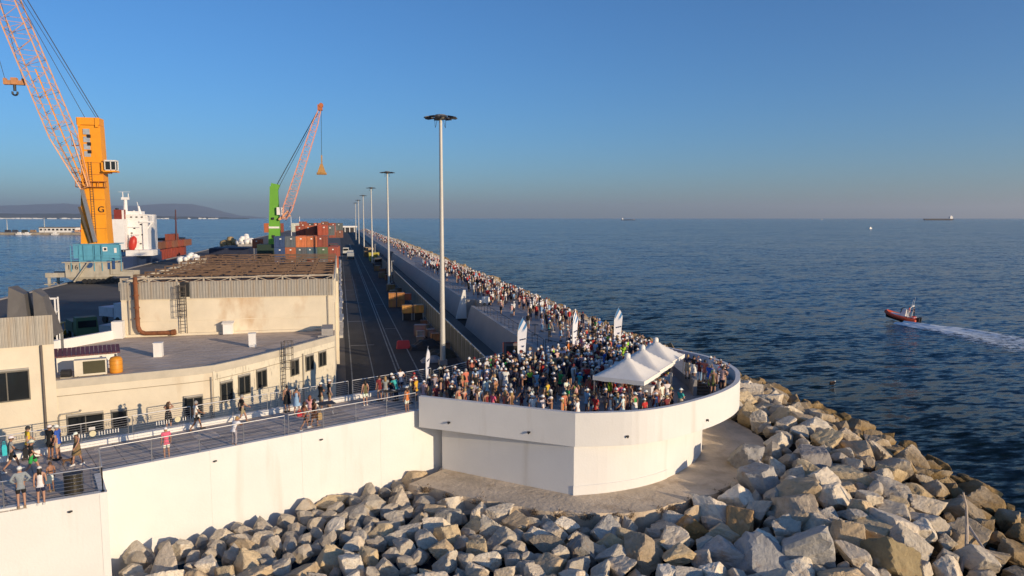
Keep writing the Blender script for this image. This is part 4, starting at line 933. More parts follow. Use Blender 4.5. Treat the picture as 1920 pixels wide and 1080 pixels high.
b = MB(O); b.tube(hk+Vector((0, 0, -.5)), hk+Vector((0, 0, -1.7)), .3, n=8); b.path([hk+Vector((.5*math.sin(a), 0, -2.1-.5*math.cos(a))) for a in [R(i*30-120) for i in range(9)]], .2, 6); b.build('hook', dark_metal, oc)

GY = 205.0
gc = thing('harbour_crane', (-17, GY, QUAY), 'green harbour crane with a pale red lattice boom behind the container stacks', 'crane'); O = gc.location
b = MB(O); b.hexa([(-18.9, GY-1.6, 8), (-15.6, GY-1.6, 8), (-15.6, GY+1.6, 8), (-18.9, GY+1.6, 8), (-18.0, GY-1.1, 26), (-16.0, GY-1.1, 26), (-16.0, GY+1.1, 26), (-18.0, GY+1.1, 26)])
b.hexa([(-18, GY-1.1, 25), (-16, GY-1.1, 25), (-16, GY+1.1, 25), (-18, GY+1.1, 25), (-17.6, GY-1, 26.9), (-15.4, GY-1, 26.4), (-15.4, GY+1, 26.4), (-17.6, GY+1, 26.9)]); b.build('tower', green_paint, gc)
b = MB(O); b.box((-17.2, GY-1.5, 15.0), (2.7, .12, .5)); b.build('stripe', white_paint, gc)
for z, s_ in ((17.4, .6), (12.6, .7)): b = MB(O); b.box((-17.4, GY-1.62, z), (s_, .2, s_)); b.build('porthole', black_mat, gc)
b = MB(O); b.box((-18.6, GY, 8.2), (6, 6, 4.6)); b.box((-18.5, GY, 4.8), (8, 7, 2.4)); b.build('machine_house', M('dark_crane_green', (.012, .035, .022), .6, .2), gc)
b = MB(O); b.box((-15.5, GY-1.2, 19.4), (1.7, 1.8, 2)); b.box((-15.2, GY-2.12, 19.5), (1.0, .06, 1.1)); b.build('cab', white_paint, gc)
b = MB(O); p0 = Pn(533, 411, GY-2); tp = Pn(600, 204, GY-2); lattice(b, p0, tp, 2.5, 1.3, 15, .09, taper0=.1, rb=.035); b.build('boom', pink_red, gc)
b = MB(O); b.beam(Pn(523, 412, GY-2), Pn(540, 396, GY-2), .5); b.beam(Pn(523, 412, GY-2), Pn(545, 404, GY-2), .35); b.build('boom_foot', pink_orange, gc)
b = MB(O); b.box(tp+Vector((0, 0, .3)), (1.3, 1.2, 1.5)); b.tube(tp+Vector((.3, -.7, .9)), tp+Vector((.3, .7, .9)), .6, n=10); b.build('boom_head', M('head_rust', (.45, .13, .04), .6, .3), gc)
b = MB(O); b.tube(Pn(519, 347, GY), Pn(597, 206, GY-2), .11, n=5); b.tube(Pn(524, 349, GY), Pn(596, 212, GY-2), .06, n=5); b.tube(Pn(536, 414, GY-2), Pn(545, 386, GY-2), .1, n=5); b.build('stay_rope', dark_metal, gc)
b = MB(O); g0 = Pn(603, 291, GY-2); b.tube(Pn(602, 205, GY-2), g0, .06, n=5); b.build('hoist_rope', dark_metal, gc)
b = MB(O); g1 = Pn(603, 318, GY-2); b.beam(g0, g0-Vector((0, 0, 2.3)), .35); b.hexa([g1+Vector((x, y, z)) for z, s_ in ((-1, 1.15), (1.5, .3)) for x, y in ((-s_, -s_), (s_, -s_), (s_, s_), (-s_, s_))]); b.box(g1+Vector((0, 0, -1.1)), (2.6, 1.8, .5)); b.build('grab', M('grab_yellow', (.42, .23, .07), .7, .35, 2), gc)

# ------------------------------------------------------------------ cargo ship
SX0, SX1 = -62.2, -76.0
ship = thing('cargo_ship', (-69, 300, 0), 'coastal cargo ship with white bridge, blue hull and red cargo hold', 'ship'); O = ship.location
def hullpoly(z): f = .0 if z > 2 else .06; return [(SX0-f, 242), (SX0-f, 318), (-65, 336), (-69, 344), (-73, 336), (SX1+f, 318), (SX1+f, 242), (-74, 238), (-64, 238)]
b = MB(O); b.prism([(x, y) for x, y in hullpoly(0) if y < 280]+[(SX1, 278), (SX0, 278)] if False else [(SX0, 242), (SX0, 279), (SX1, 279), (SX1, 242), (-74, 238), (-64, 238)], -2, 5.7); b.build('hull', ship_blue, ship)
b = MB(O); b.prism([(SX0, 279.02), (SX0, 318), (-65, 336), (-69, 344), (-73, 336), (SX1, 318), (SX1, 279.02)], -2, [6.2, 6.2, 8.2, 9, 8.2, 6.2, 6.2])
for i in range(14): b.box((SX0+.1, 281+i*2.7, 4.3), (.25, .35, 3.6))
b.build('forward_hull', ship_red, ship)
b = MB(O); b.prism([(SX0-.1, 319), (-65, 335.5), (-69, 343.5), (-73, 335.5), (SX1+.1, 319)], 8.3, 9.3); b.build('forecastle', dark_metal, ship)
def bx(px0, px1, py0, py1, Y, dep, name, mat, par=ship, sub=None):
    a = atY(px0, py1, Y); c_ = atY(px1, py0, Y); m = MB(O); m.box(((a.x+c_.x)/2, Y+dep/2, (a.z+c_.z)/2), (abs(c_.x-a.x), dep, abs(c_.z-a.z))); return m.build(name, mat, par)
sp = bx(236, 276, 402, 478, 252, 12, 'bridge_house', ship_white)
bx(240, 262, 396, 402.3, 253, 6, 'monkey_deck', ship_white)
bx(213, 232, 411, 468, 247, 8, 'funnel_casing', ship_white); bx(214, 227, 393, 411, 247.5, 6, 'funnel', M('funnel_red', (.22, .03, .02), .6, .15))
bx(216, 219, 390, 393, 249, 2, 'exhaust', black_mat); bx(229, 231, 394, 425, 248, .6, 'vent_mast', ship_white)
bx(236, 287, 469, 480, 246, 9, 'poop_deck', ship_white); bx(270, 276.3, 418, 478, 251.4, 10.3, 'bridge_side', ship_white)
b = MB(O)
wa = atY(262, 402, 252); wb = atY(287, 404, 252); wc = atY(287, 416, 252); wd_ = atY(274, 432, 252)
b.beam(wa, wb, .3); b.beam(wb, wc, .25); b.beam(wc, wd_, .5); b.beam(atY(262, 416, 252), wc, 1.0, .5); b.build('bridge_wing', ship_white, ship)
b = MB(O); mb = atY(235, 403, 253); mt_ = atY(235, 374, 253); b.tube(mb, mt_, .75, .5, 10); b.box(mt_+Vector((0, 0, .3)), (2.2, 1, .8)); b.tube(mt_+Vector((-.7, 0, .5)), mt_+Vector((-.7, 0, 2.4)), .15, n=6); b.tube(mt_+Vector((.9, 0, .5)), mt_+Vector((.9, 0, 1.9)), .15, n=6); b.beam(mt_+Vector((-1.9, 0, 2.4)), mt_+Vector((1.5, 0, 2.4)), .08); b.build('radar_mast', ship_white, ship)
b = MB(O); q = atY(263, 402, 254); b.tube(q, q+Vector((-.4, 0, 2.6)), .5, .3, 8); b.tube(q+Vector((-.5, 0, 2.6)), q+Vector((-.8, 0, 4)), .1, n=5); b.tube(atY(251, 402, 254), atY(251, 395, 254), .3, n=8); b.build('antenna', ship_white, ship)
for px, py in ((246, 407), (256, 407), (266, 407), (238, 417), (252, 428), (264, 421), (247, 437), (267, 440), (264, 457), (240, 470), (254, 471)): q = atY(px, py, 251.9); m = MB(O); m.box(q, (.55, .1, .38)); m.build('window', glass, ship)
b = MB(O)
for py in (425, 439, 452): b.beam(atY(228, py, 250.5), atY(266, py, 250.5), .25, .12)
for px in (232, 241, 252): b.beam(atY(px, 438, 250.5), atY(px, 480, 250.5), .18)
b.build('deck_rail', ship_white, ship)
b = MB(O); q = atY(249, 456, 249); b.T = Matrix.Translation(q) @ Matrix.Rotation(R(12), 4, 'Y'); b.lathe([(.0, -2.3), (.7, -2.1), (1.15, -1.0), (1.2, .4), (.9, 1.7), (.3, 2.3), (0, 2.35)], n=12); b.T = None; b.build('lifeboat', M('lifeboat_red', (.50, .035, .02), .45, .1), ship, smooth=True)
b = MB(O); b.beam(atY(243, 440, 249.5), atY(245, 480, 249.5), .4); b.beam(atY(256, 442, 249.5), atY(258, 478, 249.5), .35); b.build('davit', ship_white, ship)
bx(274, 281, 414, 452, 262, 3, 'red_house', ship_red); bx(276, 284, 432, 448, 264, 2, 'lifeboat_cover', ship_red)
b = MB(O); q0 = atY(331, 462, 306); q1 = atY(329, 393, 306); b.tube(q0, q1, .42, .2, 8); b.beam(atY(326, 411, 306), atY(334, 411, 306), .15); b.build('foremast', M('mast_maroon', (.07, .015, .02), .6), ship)

# ------------------------------------------------------------------ containers
def container_meshes(L_=6.06):
    W, H = 2.40, 2.56; m = MB()
    m.box((0, L_/2, H/2), (W-.06, L_-.1, H-.08))
    for x in (-1, 1):
        for y in (.08, L_-.08): m.box((x*(W/2-.07), y, H/2), (.16, .16, H))
    for z in (.07, H-.07):
        for y in (.08, L_-.08): m.box((0, y, z), (W-.32, .15, .14))
        for x in (-1, 1): m.box((x*(W/2-.07), L_/2, z), (.13, L_-.33, .14))
    for i in range(int(L_/.45)):
        for x in (-1, 1): m.box((x*(W/2-.02), .35+i*.45, H/2), (.05, .2, H-.3))
    body = m.mesh('container_body', contpaint)
    m = MB(); m.box((0, 0, 0), (1.02, .05, H-.3))
    for x in (-.28, .28): m.tube((x, -.05, -H/2+.2), (x, -.05, H/2-.2), .03, n=6)
    for z in (-.75, -.25, .3, .8): m.box((0, -.03, z), (.9, .03, .09))
    m.box((.1, -.07, -.2), (.5, .03, .05)); door = m.mesh('door', contpaint)
    m = MB(); m.box((0, 0, 0), (.38, .012, .3)); mark = m.mesh('mark_plate', white_paint)
    return body, door, mark
CB, CD, CM = container_meshes(); CBL, _, _ = container_meshes(12.1)
PAL = {'orange': (.44, .12, .05), 'bright orange': (.58, .18, .065), 'rust red': (.27, .07, .04), 'navy blue': (.03, .065, .16), 'slate grey': (.10, .115, .125), 'grey blue': (.08, .13, .17), 'dull green': (.1, .15, .08), 'white': (.55, .52, .48), 'brown': (.2, .085, .05), 'red': (.35, .07, .035), 'dark grey': (.05, .06, .065)}
def container(x, y, z, col, lb, long=False, rz=0, mark=True, doors=True, group='shipping containers'):
    t = thing('shipping_container', (x, y, z), lb, 'container', group, rz); k = random.uniform(.85, 1.15); c = [v*k for v in PAL[col]]
    put('container_body', CBL if long else CB, t, c)
    if doors:
        for s_ in (-1, 1): put('door', CD, t, [v*random.uniform(.92, 1.08) for v in c], loc=(s_*.54, -.0, 1.28))
        if mark: put('mark_plate', CM, t, loc=(-.55+random.uniform(-.1, .9), -.06, 2.0))
    return t
HC = 2.6
row1 = {4: ['navy blue', 'slate grey', 'bright orange', 'bright orange', 'rust red', None, None], 3: ['navy blue', 'orange', 'slate grey', 'grey blue', 'dull green', 'rust red', None], 2: ['navy blue', 'brown', 'slate grey', 'rust red', 'grey blue', 'orange', None], 1: ['rust red']*7}
ORD = ['leftmost', 'second from left', 'third from left', 'fourth from left', 'fifth from left', 'sixth from left', 'rightmost']
LEV = {4: 'top', 3: 'second', 2: 'third', 1: 'bottom'}
for lv in (4, 3, 2):
    for i, c in enumerate(row1[lv]):
        if not c: continue
        container(-13.95+i*2.46, 178, QUAY+HC*(lv-1), c, '%s container in the %s layer of the front stack, %s column' % (c, LEV[lv], ORD[i]))
row2 = [(-9.0, 'rust red'), (-6.5, 'orange'), (-4.0, 'rust red'), (-1.4, 'slate grey')]
container(-4.2, 186.5, QUAY+HC*4, 'red', 'red container perched highest above the right end of the front stack', True)
for i, (x, c) in enumerate(row2): container(x-1.2, 199, QUAY+HC*4-.3, c, '%s container in the row just behind the front stack, %s' % (c, ['leftmost', 'second from left', 'second from right', 'rightmost'][i]))
for i, (x, c) in enumerate(((-19.6, 'orange'), (-17.1, 'rust red'), (-12.6, 'white'), (-10.3, 'rust red'))): container(x, 214 if i < 2 else 219, QUAY+HC*4.1, c, '%s container raised beside the green crane tower, %s' % (c, ['far left', 'touching the tower on its left', 'touching the tower on its right', 'just right of the boom foot'][i]))
for i, (x, c) in enumerate(((-22.9, 'orange'),)): container(x, 214, QUAY+HC*2.4, c, 'orange container lowest at the left end, left of the green crane')
bc = ['rust red', 'dark grey', 'orange', 'brown', 'rust red', 'slate grey']
for i, c in enumerate(bc):
    container(-12.6+i*2.5, 262, QUAY+HC*(4 if i % 3 else 4.2), c, '%s container in the distant rear row, number %s counted from the green crane' % (c, ['one', 'two', 'three', 'four', 'five', 'six', 'seven', 'eight', 'nine', 'ten', 'eleven'][i]))
    container(-12.6+i*2.5, 262, QUAY+HC*3, bc[(i*5+2) % 6], '%s container under the distant rear row, place %s from the green crane' % (bc[(i*5+2) % 6], ['one', 'two', 'three', 'four', 'five', 'six', 'seven', 'eight', 'nine', 'ten', 'eleven'][i]))
for i in range(3):
    container(-1.75+.25*i, 198-6.3*i, QUAY+HC*(2-i*.0), ['rust red', 'dull green', 'rust red'][i], '%s container at the street end of the stacks, %s one' % (['rust red', 'dull green', 'rust red'][i], ['farthest', 'middle', 'nearest'][i]))
# containers on the ship
for i, (px, py, lv) in enumerate(((296, 466, 0), (308, 465, 0), (320, 463, 0), (332, 461, 0), (342, 459, 0), (316, 451, 1))):
    p = atY(px, py, 282+i*7 if i < 5 else 300); container(p.x, p.y, 6.4+lv*2.4, 'rust red' if i % 2 else 'brown', 'rust brown container on the ship hold, %s' % ['next to the bridge', 'second from the bridge', 'third from the bridge', 'fourth from the bridge', 'nearest the bow', 'alone on top of the others'][i], True, mark=False)

# ------------------------------------------------------------------ goods along the quay and street
shed = thing('quay_shed', (-34, 240, QUAY), 'long low navy blue covered stockpile on the quay left of the containers', 'shed'); b = MB(shed.location)
a = atY(392, 478, 245); c_ = atY(466, 465, 245); b.box(((a.x+c_.x)/2, 252, (QUAY+c_.z)/2), (c_.x-a.x, 14, c_.z-QUAY)); b.build('body', M('navy_tarpaulin', (.012, .018, .045), .7, .3, .5), shed)
def blobs(name, px0, px1, py0, py1, Y, n, s_, mat, lb, cat):
    m = None
    a = atY(px0, py1, Y); e = atY(px1, py0, Y); t = thing(name, ((a.x+e.x)/2, Y, a.z-.5), lb, cat)
    for i in range(n):
        x = rg.uniform(a.x, e.x); f = 1-abs((x-(a.x+e.x)/2)/((e.x-a.x)/2)); z = lerp(a.z, e.z, rg.random()*f**.7)
        q = MB(t.location); h = s_*rg.uniform(.7, 1.1); q.T = Matrix.Translation((x, Y+rg.uniform(-2, 2), z)) @ Matrix.Rotation(rg.uniform(0, 3), 4, 'Z'); q.lathe([(0, -h*.5), (h*.42, -h*.45), (h*.55, 0), (h*.45, h*.4), (h*.1, h*.5), (0, h*.5)], n=8); q.T = None; q.build('bulk_bag', mat, t, smooth=True)
    m = MB(t.location); m.box(((a.x+e.x)/2, Y, (a.z+QUAY)/2-.3), ((e.x-a.x)*.9, 5, max(.5, a.z-QUAY))); m.build('base', grey_conc, t)
blobs('bag_heap', 446, 476, 442, 456, 270, 40, 1.7, white_paint, 'white heap of bulk bags beyond the navy stockpile', 'bulk bags')
blobs('bag_heap', 338, 372, 476, 487, 150, 30, 1.0, white_paint, 'white bulk bags piled just beyond the warehouse roof left side', 'bulk bags')
blobs('goods_heap', 418, 445, 446, 458, 280, 14, 2.4, M('tan_goods', (.35, .25, .12), .8, .4), 'tan and brown heap of goods left of the white bag heap', 'goods')
lorry(-30, 152, .6, 'yellow cabbed lorry beyond the left end of the warehouse roof', (.6, .45, .08), (.3, .1, .06), 7)
lorry(-26, 156, .8, 'rust red lorry beside the white bulk bags beyond the warehouse', (.4, .1, .06), (.35, .09, .05), 7)
lorry(2.2, 300, 0, 'pale lorry far down the road beside the containers', (.5, .5, .46), (.25, .27, .27), 8)
lorry(3.6, 270, 3.14, 'grey lorry far down the road in shade', (.35, .37, .38), (.3, .32, .33), 8)
def crate(x, y, z, sx, sy, sz, col, lb, group='timber cases', rz=0, nm='timber_case', cat='crate'):
    t = thing(nm, (x, y, z), lb, cat, group, rz); m = MB(); m.box((0, 0, sz/2), (sx-.08, sy-.08, sz-.06)); m.build('core', objpaint, t, color=[c*.75 for c in col])
    n = max(3, int(sx/.3))
    for i in range(n): m = MB(); m.box((-sx/2+(i+.5)*sx/n, -sy/2+.0, sz/2), (sx/n-.02, .05, sz)); m.build('board', objpaint, t, color=[c*rg.uniform(.85, 1.15) for c in col])
    m = MB()
    for s_ in (-1, 1): m.box((s_*(sx/2-.06), -sy/2-.045, sz/2), (.12, .04, sz))
    m.box((0, -sy/2-.05, sz-.06), (sx-.26, .04, .12)); m.box((0, -sy/2-.05, .06), (sx-.26, .04, .12)); m.build('batten', objpaint, t, color=[c*.8 for c in col])
    return t
oc_ = (.44, .19, .055); ob = (.50, .25, .06)
for i, (x, y, z, s_, c, w_) in enumerate(((8.6, 120, 0, 1.2, oc_, 'bottom left of the darker block'), (10.0, 120, 0, 1.2, oc_, 'bottom right of the darker block'), (8.6, 120, 1.21, 1.2, oc_, 'top left of the darker block'), (10.0, 120, 1.21, 1.2, oc_, 'top right of the darker block'), (11.2, 120.3, 1.1, 1.1, (.5, .12, .05), 'reddish one beside the fence'))):
    crate(x-.4, y, QUAY+z, s_, 1.4, s_, c, 'orange brown timber case stacked by the fence, '+w_)
for i, (x, lb) in enumerate(((9.2, 'amber timber case raised on a dark trestle, left one'), (10.85, 'amber timber case raised on a dark trestle, right one'))):
    crate(x, 104, QUAY+1.05, 1.45, 1.3, 1.15, ob, lb)
    t = thing('trestle', (x, 104, QUAY), 'dark trestle with pale legs under the %s amber timber case' % ('left' if i == 0 else 'right'), 'trestle'); m = MB(); m.box((0, .1, .5), (1.1, 1, .98)); m.build('shelf', black_mat, t)
    for a in (-.65, .65): m = MB(); m.box((a, -.6, .52), (.08, .08, 1.04)); m.build('leg', steel, t)
for i, (x, y, s_, c, lb) in enumerate(((9.7, 92, .9, (.30, .12, .1), 'reddish pallet box nearest the trestles'), (10.7, 94, .8, (.3, .25, .2), 'pale pallet box next to the fence'), (9.4, 88, 1.0, (.36, .31, .27), 'pale pallet box with dark lid in shade, near the middle of the pile'), (10.7, 88.4, 1.1, (.34, .24, .2), 'brown white pallet box beside the fence panels'), (10.9, 85.6, 1.0, (.42, .2, .08), 'orange brown pallet box closest to the wire heap'), (9.6, 90, 1.5, (.33, .2, .17), 'tall reddish grey pallet box in the middle'))):
    crate(x, y, QUAY, s_, s_*.9, s_*.9, c, lb, 'pallet boxes along the fence', rg.uniform(-.2, .2), 'pallet_box', 'box')
PB = [(10.6, 132, 1.2, (.2, .11, .05), 'brown pallet box, first of the far row behind the orange cases'), (9.6, 136, 1.3, (.24, .14, .07), 'brown pallet box, second of the far row behind the orange cases'), (10.8, 141, 1.2, (.16, .08, .045), 'dark brown pallet box, third of the far row behind the orange cases'),
      (9.8, 147, 1.4, (.25, .13, .05), 'tan brown pallet box just before the second lamp mast'), (11.0, 172, 1.5, (.2, .1, .05), 'brown pallet box just beyond the second lamp mast'), (9.9, 180, 1.5, (.22, .13, .07), 'brown pallet box between the second and third lamp masts, nearer one'), (10.8, 192, 1.6, (.18, .09, .045), 'brown pallet box between the second and third lamp masts, middle one'), (10.0, 204, 1.6, (.25, .15, .07), 'brown pallet box between the second and third lamp masts, farther one'),
      (11.0, 112, 1.1, (.2, .1, .05), 'low brown pallet box right behind the amber cases'), (10.9, 97.5, .9, (.17, .09, .06), 'dark brown pallet box hidden partly by the lamp mast'), (9.0, 84.5, .8, (.3, .22, .17), 'pale brown pallet box standing alone near the red barrier'), (11.2, 79.2, .9, (.2, .13, .09), 'brown pallet box against the fence behind the black tarpaulin')]
for x, y, s_, c, lb in PB: crate(x, y, QUAY, s_*1.1, s_, s_*.95, c, lb, 'pallet boxes along the fence', rg.uniform(-.2, .2), 'pallet_box', 'box')
t = thing('road_barrier', (6.7, 81, QUAY), 'red plastic road barrier standing on the white line in shade', 'barrier', rz=R(6)); m = MB(); m.hexa([(-.75, -.3, 0), (.75, -.3, 0), (.75, .3, 0), (-.75, .3, 0), (-.68, -.12, .85), (.68, -.12, .85), (.68, .12, .85), (-.68, .12, .85)]); m.build('body', M('barrier_red', (.45, .02, .02), .5), t); m = MB(); m.box((0, 0, .88), (1.2, .14, .08)); m.build('top_lip', M('barrier_red', (.45, .02, .02)), t)
def tarp(x, y, sx, sy, h, lb, col, seed):
    m = MB(); r_ = random.Random(seed); n = 14; idx = {}
    for j in range(n+1):
        for i in range(n+1):
            u, v = i/n*2-1, j/n*2-1; e = max(0, (1-u*u)*(1-v*v))**.45; z = h*e*(.75+.5*noise.noise((u*2+seed, v*2, 0)))+.02; idx[i, j] = m.pts([(u*sx, v*sy, z)])
    for j in range(n):
        for i in range(n): m.face([idx[i, j], idx[i+1, j], idx[i+1, j+1], idx[i, j+1]])
    o = m.build('tarpaulin_heap', M('tarp_'+lb.split()[0], col, .7, .3, 3, .4, 8)); o.location = (x, y, QUAY); tag(o, lb, 'tarpaulin heap')
tarp(9.3, 80.5, 2.0, 1.5, 1.1, 'black tarpaulin heap on the quay beside the red barrier', (.012, .012, .013), 3)
tarp(10.2, 75.5, 1.6, 1.3, .9, 'olive netting heap on the quay near the lamp mast', (.045, .042, .03), 8)
tarp(8.9, 72.8, 1.1, .8, .6, 'pale wrapped bundle on the quay just left of the lamp mast', (.25, .26, .28), 5)
b = MB((10.9, 83.3, QUAY)); b.path([(10.4, 84, QUAY+.1), (10.9, 84.2, QUAY+1), (11.3, 84, QUAY+1.5), (11.55, 83.5, QUAY+1), (11.5, 83, QUAY+.2)], .06, 6); b.path([(10.2, 83.2, QUAY+.1), (10.8, 83.5, QUAY+.6), (11.2, 83.2, QUAY+.2)], .06, 6); tag(b.build('hose_coil', black_mat), 'black hose looped against the fence by the orange pallet box', 'hose')
t = thing('yellow_skip', (11.0, 247, QUAY), 'yellow steel skip far along the road by the fourth mast', 'skip'); m = MB(); m.hexa([(-1.5, -1.6, .4), (1.5, -1.6, .4), (1.5, 1.6, .4), (-1.5, 1.6, .4), (-1.75, -2, 3.2), (1.75, -2, 3.2), (1.75, 2, 3.2), (-1.75, 2, 3.2)]); m.build('bin', M('skip_yellow', (.42, .36, .05), .6, .2, 1), t); m = MB(); m.box((0, 0, .2), (2.6, 3, .4)); m.build('skid', dark_metal, t)
lorry(11.0, 222, 0, 'dark trailer lorry parked by the fence below the yellow skip', (.05, .05, .06), (.05, .045, .045), 9)
t = thing('timber_pile', (10.6, 285, QUAY), 'tan pile of timber packs far along the road', 'timber pile')
for i in range(9): m = MB(); m.box((rg.uniform(-1, 1), rg.uniform(-6, 6), .6+(i % 3)*1.1), (2, 3.4, 1.0)); m.build('pack', wood if i % 2 else M('pale_timber', (.42, .3, .17), .8, .2), t)
t = thing('framed_panel', (13.4, 55.4, DECK), 'dark red framed panel with a black board behind the crowd', 'panel', rz=R(-8)); m = MB()
for x in (-.85, .85): m.box((x, 0, 1.05), (.09, .09, 2.1))
for z in (.1, 1.0, 2.05): m.box((0, .005, z), (1.61, .07, .09))
m.build('frame', M('dark_red_frame', (.12, .03, .035), .6), t); m = MB(); m.box((0, .03, 1.5), (1.2, .04, .55)); m.build('board', black_mat, t); m = MB(); m.box((0, .06, 1.05), (1.62, .02, 1.9)); m.build('backing', M('grey_panel', (.16, .14, .15), .8), t)
t = thing('blue_post', (12.0, 59.2, QUAY), 'short bright blue post at the near end of the fence', 'post'); m = MB(); m.box((0, 0, 1.5), (.18, .18, 3.0)); m.build('shaft', M('bright_blue', (.06, .28, .55), .5), t); m = MB(); m.box((0, 0, .03), (.4, .4, .06)); m.build('base_plate', steel, t)
# far pier head building and far harbour arm
t = thing('pier_building', (8, 760, QUAY), 'flat white roofed building at the far end of the road', 'building'); m = MB(); m.box((6, 790, 7), (26, 20, 3)); m.build('roof', white_paint, t) if False else None
m = MB(t.location); m.box((3, 790, 8.5), (30, 22, 1.6)); m.build('roof', white_paint, t); m = MB(t.location); m.box((3, 790, 5.2), (27, 19, 5)); m.build('wall', dark_metal, t)
for i in range(6): m = MB(t.location); m.box((-9+i*4.8, 780.2, 5.2), (.8, .8, 5)); m.build('pillar', white_paint, t)
arm = MB(); a = at(-40, 440, 0); e = at(185, 440, 0); d = (e-a).normalized(); nn = Vector((-d.y, d.x, 0)); arm.prism([a.xy, e.xy, (e+nn*30).xy, (a+nn*30).xy], -2, 2.2); tag(arm.build('harbour_arm_ground', M('arm_stone', (.34, .29, .22), .9, .4, .2)), kind='structure')
def armpos(px): return a+d*((at(px, 440, 0)-a).length if px > -40 else 0)+nn*10
t = thing('harbour_office', armpos(95), 'long low white building on the distant harbour arm', 'building'); p0 = armpos(62); p1 = armpos(132); m = MB(t.location); m.prism([p0.xy, p1.xy, (p1+nn*8).xy, (p0+nn*8).xy], 2.2, 7.2); m.build('wall', white_paint, t)
m = MB(t.location); m.prism([(p0-nn*.6).xy, (p1-nn*.6).xy, (p1+nn*8.6).xy, (p0+nn*8.6).xy], 7.2, 8.0); m.build('roof', M('office_roof', (.12, .1, .09), .8), t)
for i in range(9): q = p0.lerp(p1, (i+.5)/9)-nn*.1; m = MB(t.location); m.box((q.x, q.y, 5.2), (2.4, .3, 1.8), math.atan2(d.y, d.x)); m.build('window', glass, t)
ac = {}
for i, (px, c, cn) in enumerate(((8, (.05, .05, .06), 'dark'), (22, (.06, .07, .09), 'dark blue'), (40, (.05, .06, .05), 'dark green'), (56, (.3, .2, .12), 'brown'), (140, (.6, .35, .2), 'tan'), (150, (.55, .05, .03), 'red'), (158, (.5, .04, .03), 'bright red'))):
    q = armpos(px)-nn*4; t = thing('parked_van', (q.x, q.y, 2.2), '%s van parked on the distant harbour arm, %s' % (cn, ['leftmost of all', 'left of the white building', 'beside the dark blue van', 'touching the white building', 'right of the white building', 'near the crane tower', 'hidden partly by the crane tower'][i]), 'van', 'vans on the harbour arm', math.atan2(d.y, d.x)); m = MB(); m.hexa([(-3, -1.1, .5), (3, -1.1, .5), (3, 1.1, .5), (-3, 1.1, .5), (-2.8, -1, 2.8), (2.2, -1, 2.8), (2.2, 1, 2.8), (-2.8, 1, 2.8)]); m.build('body', objpaint, t, color=c); m = MB(); m.box((1.6, 0, 2.0), (1.2, 2.16, .7)); m.build('window', glass, t)
for i, px in enumerate((42, 56, 108)):
    q = armpos(px)-nn*14; t = thing('moored_boat', (q.x, q.y, 0), 'small white boat moored along the distant harbour arm, %s' % ['left one', 'middle one', 'right one below the white building'][i], 'boat', 'boats at the harbour arm', math.atan2(d.y, d.x)); m = MB(); m.hexa([(-3.5, -.9, -.3), (3, -.6, -.3), (3, .6, -.3), (-3.5, .9, -.3), (-4, -1.5, 1.3), (5, -.3, 1.6), (5, .3, 1.6), (-4, 1.5, 1.3)]); m.build('hull', white_paint, t); m = MB(); m.box((-.5, 0, 2), (3, 1.8, 1.4)); m.build('cabin', white_paint, t)
for i, (px, h) in enumerate(((2, 14), (73, 16))):
    q = armpos(px); t = thing('harbour_mast', (q.x, q.y, 2.2), 'thin pale mast on the distant harbour arm, %s' % ['at the left edge', 'above the white building'][i], 'mast'); m = MB(); m.tube((0, 0, 0), (0, 0, h), .5, .2, 6); m.build('pole', pole_mat, t)
# mast poles rising behind the containers
for i, px in enumerate((546, 562)):
    q = atY(px, 424, 420); t = thing('yacht_mast', (q.x, 420, QUAY), 'thin white mast behind the containers, %s one' % ('left' if i == 0 else 'right'), 'mast'); m = MB(); m.tube((0, 0, 0), (0, 0, 15.5), .22, .15, 6); m.build('spar', white_paint, t); m = MB(); m.tube((-1, 0, 10), (1, 0, 10), .08, n=4); m.build('spreader', white_paint, t)

# ------------------------------------------------------------------ hills, coast, horizon ships
hm = M('far_hill_scrub', (.12, .125, .10), .95, .3, .0008)
def ridge(name, D, prof, z0=-2):
    m = MB(); P = []; 
    for i in range(len(prof)-1):
        for k in range(8):
            t = k/8; px = lerp(prof[i][0], prof[i+1][0], t); py = lerp(prof[i][1], prof[i+1][1], t)+1.2*noise.noise((px*.06, D*.01, 0)); P.append((px, py))
    P.append(prof[-1])
    tops = []
    for px, py in P:
        u = (px-960)/FPX; c, s = math.cos(YAW), math.sin(YAW); x, y = (u*D*c+D*s, -u*D*s+D*c); h = CAM_Z+(409-py)/FPX*D; tops.append((x, y, max(h, 1)))
    for (x, y, h), (x2, y2, h2) in zip(tops, tops[1:]):
        k = 1+1.2e3/D; b0 = 1-.12
        m.poly([(x*b0, y*b0, z0), (x2*b0, y2*b0, z0), (x2*.95, y2*.95, h2*.55), (x*.95, y*.95, h*.55)]); m.poly([(x*.95, y*.95, h*.55), (x2*.95, y2*.95, h2*.55), (x2, y2, h2), (x, y, h)])
        m.poly([(x, y, h), (x2, y2, h2), (x2*1.1, y2*1.1, z0), (x*1.1, y*1.1, z0)])
    tag(m.build(name, hm, smooth=True), kind='structure')
ridge('hills', 54000, [(-160, 392), (-60, 386), (0, 386), (40, 385), (80, 383), (130, 382), (170, 385), (220, 386), (260, 386), (300, 383), (330, 382), (365, 383), (390, 388), (420, 396), (450, 404), (500, 408)])
ridge('coastal_plain', 17000, [(-160, 400), (-40, 400), (0, 400), (60, 401), (120, 400), (165, 401), (240, 403.6), (320, 405.4), (400, 407.2), (470, 408.8)])
b = MB(); r_ = random.Random(3)
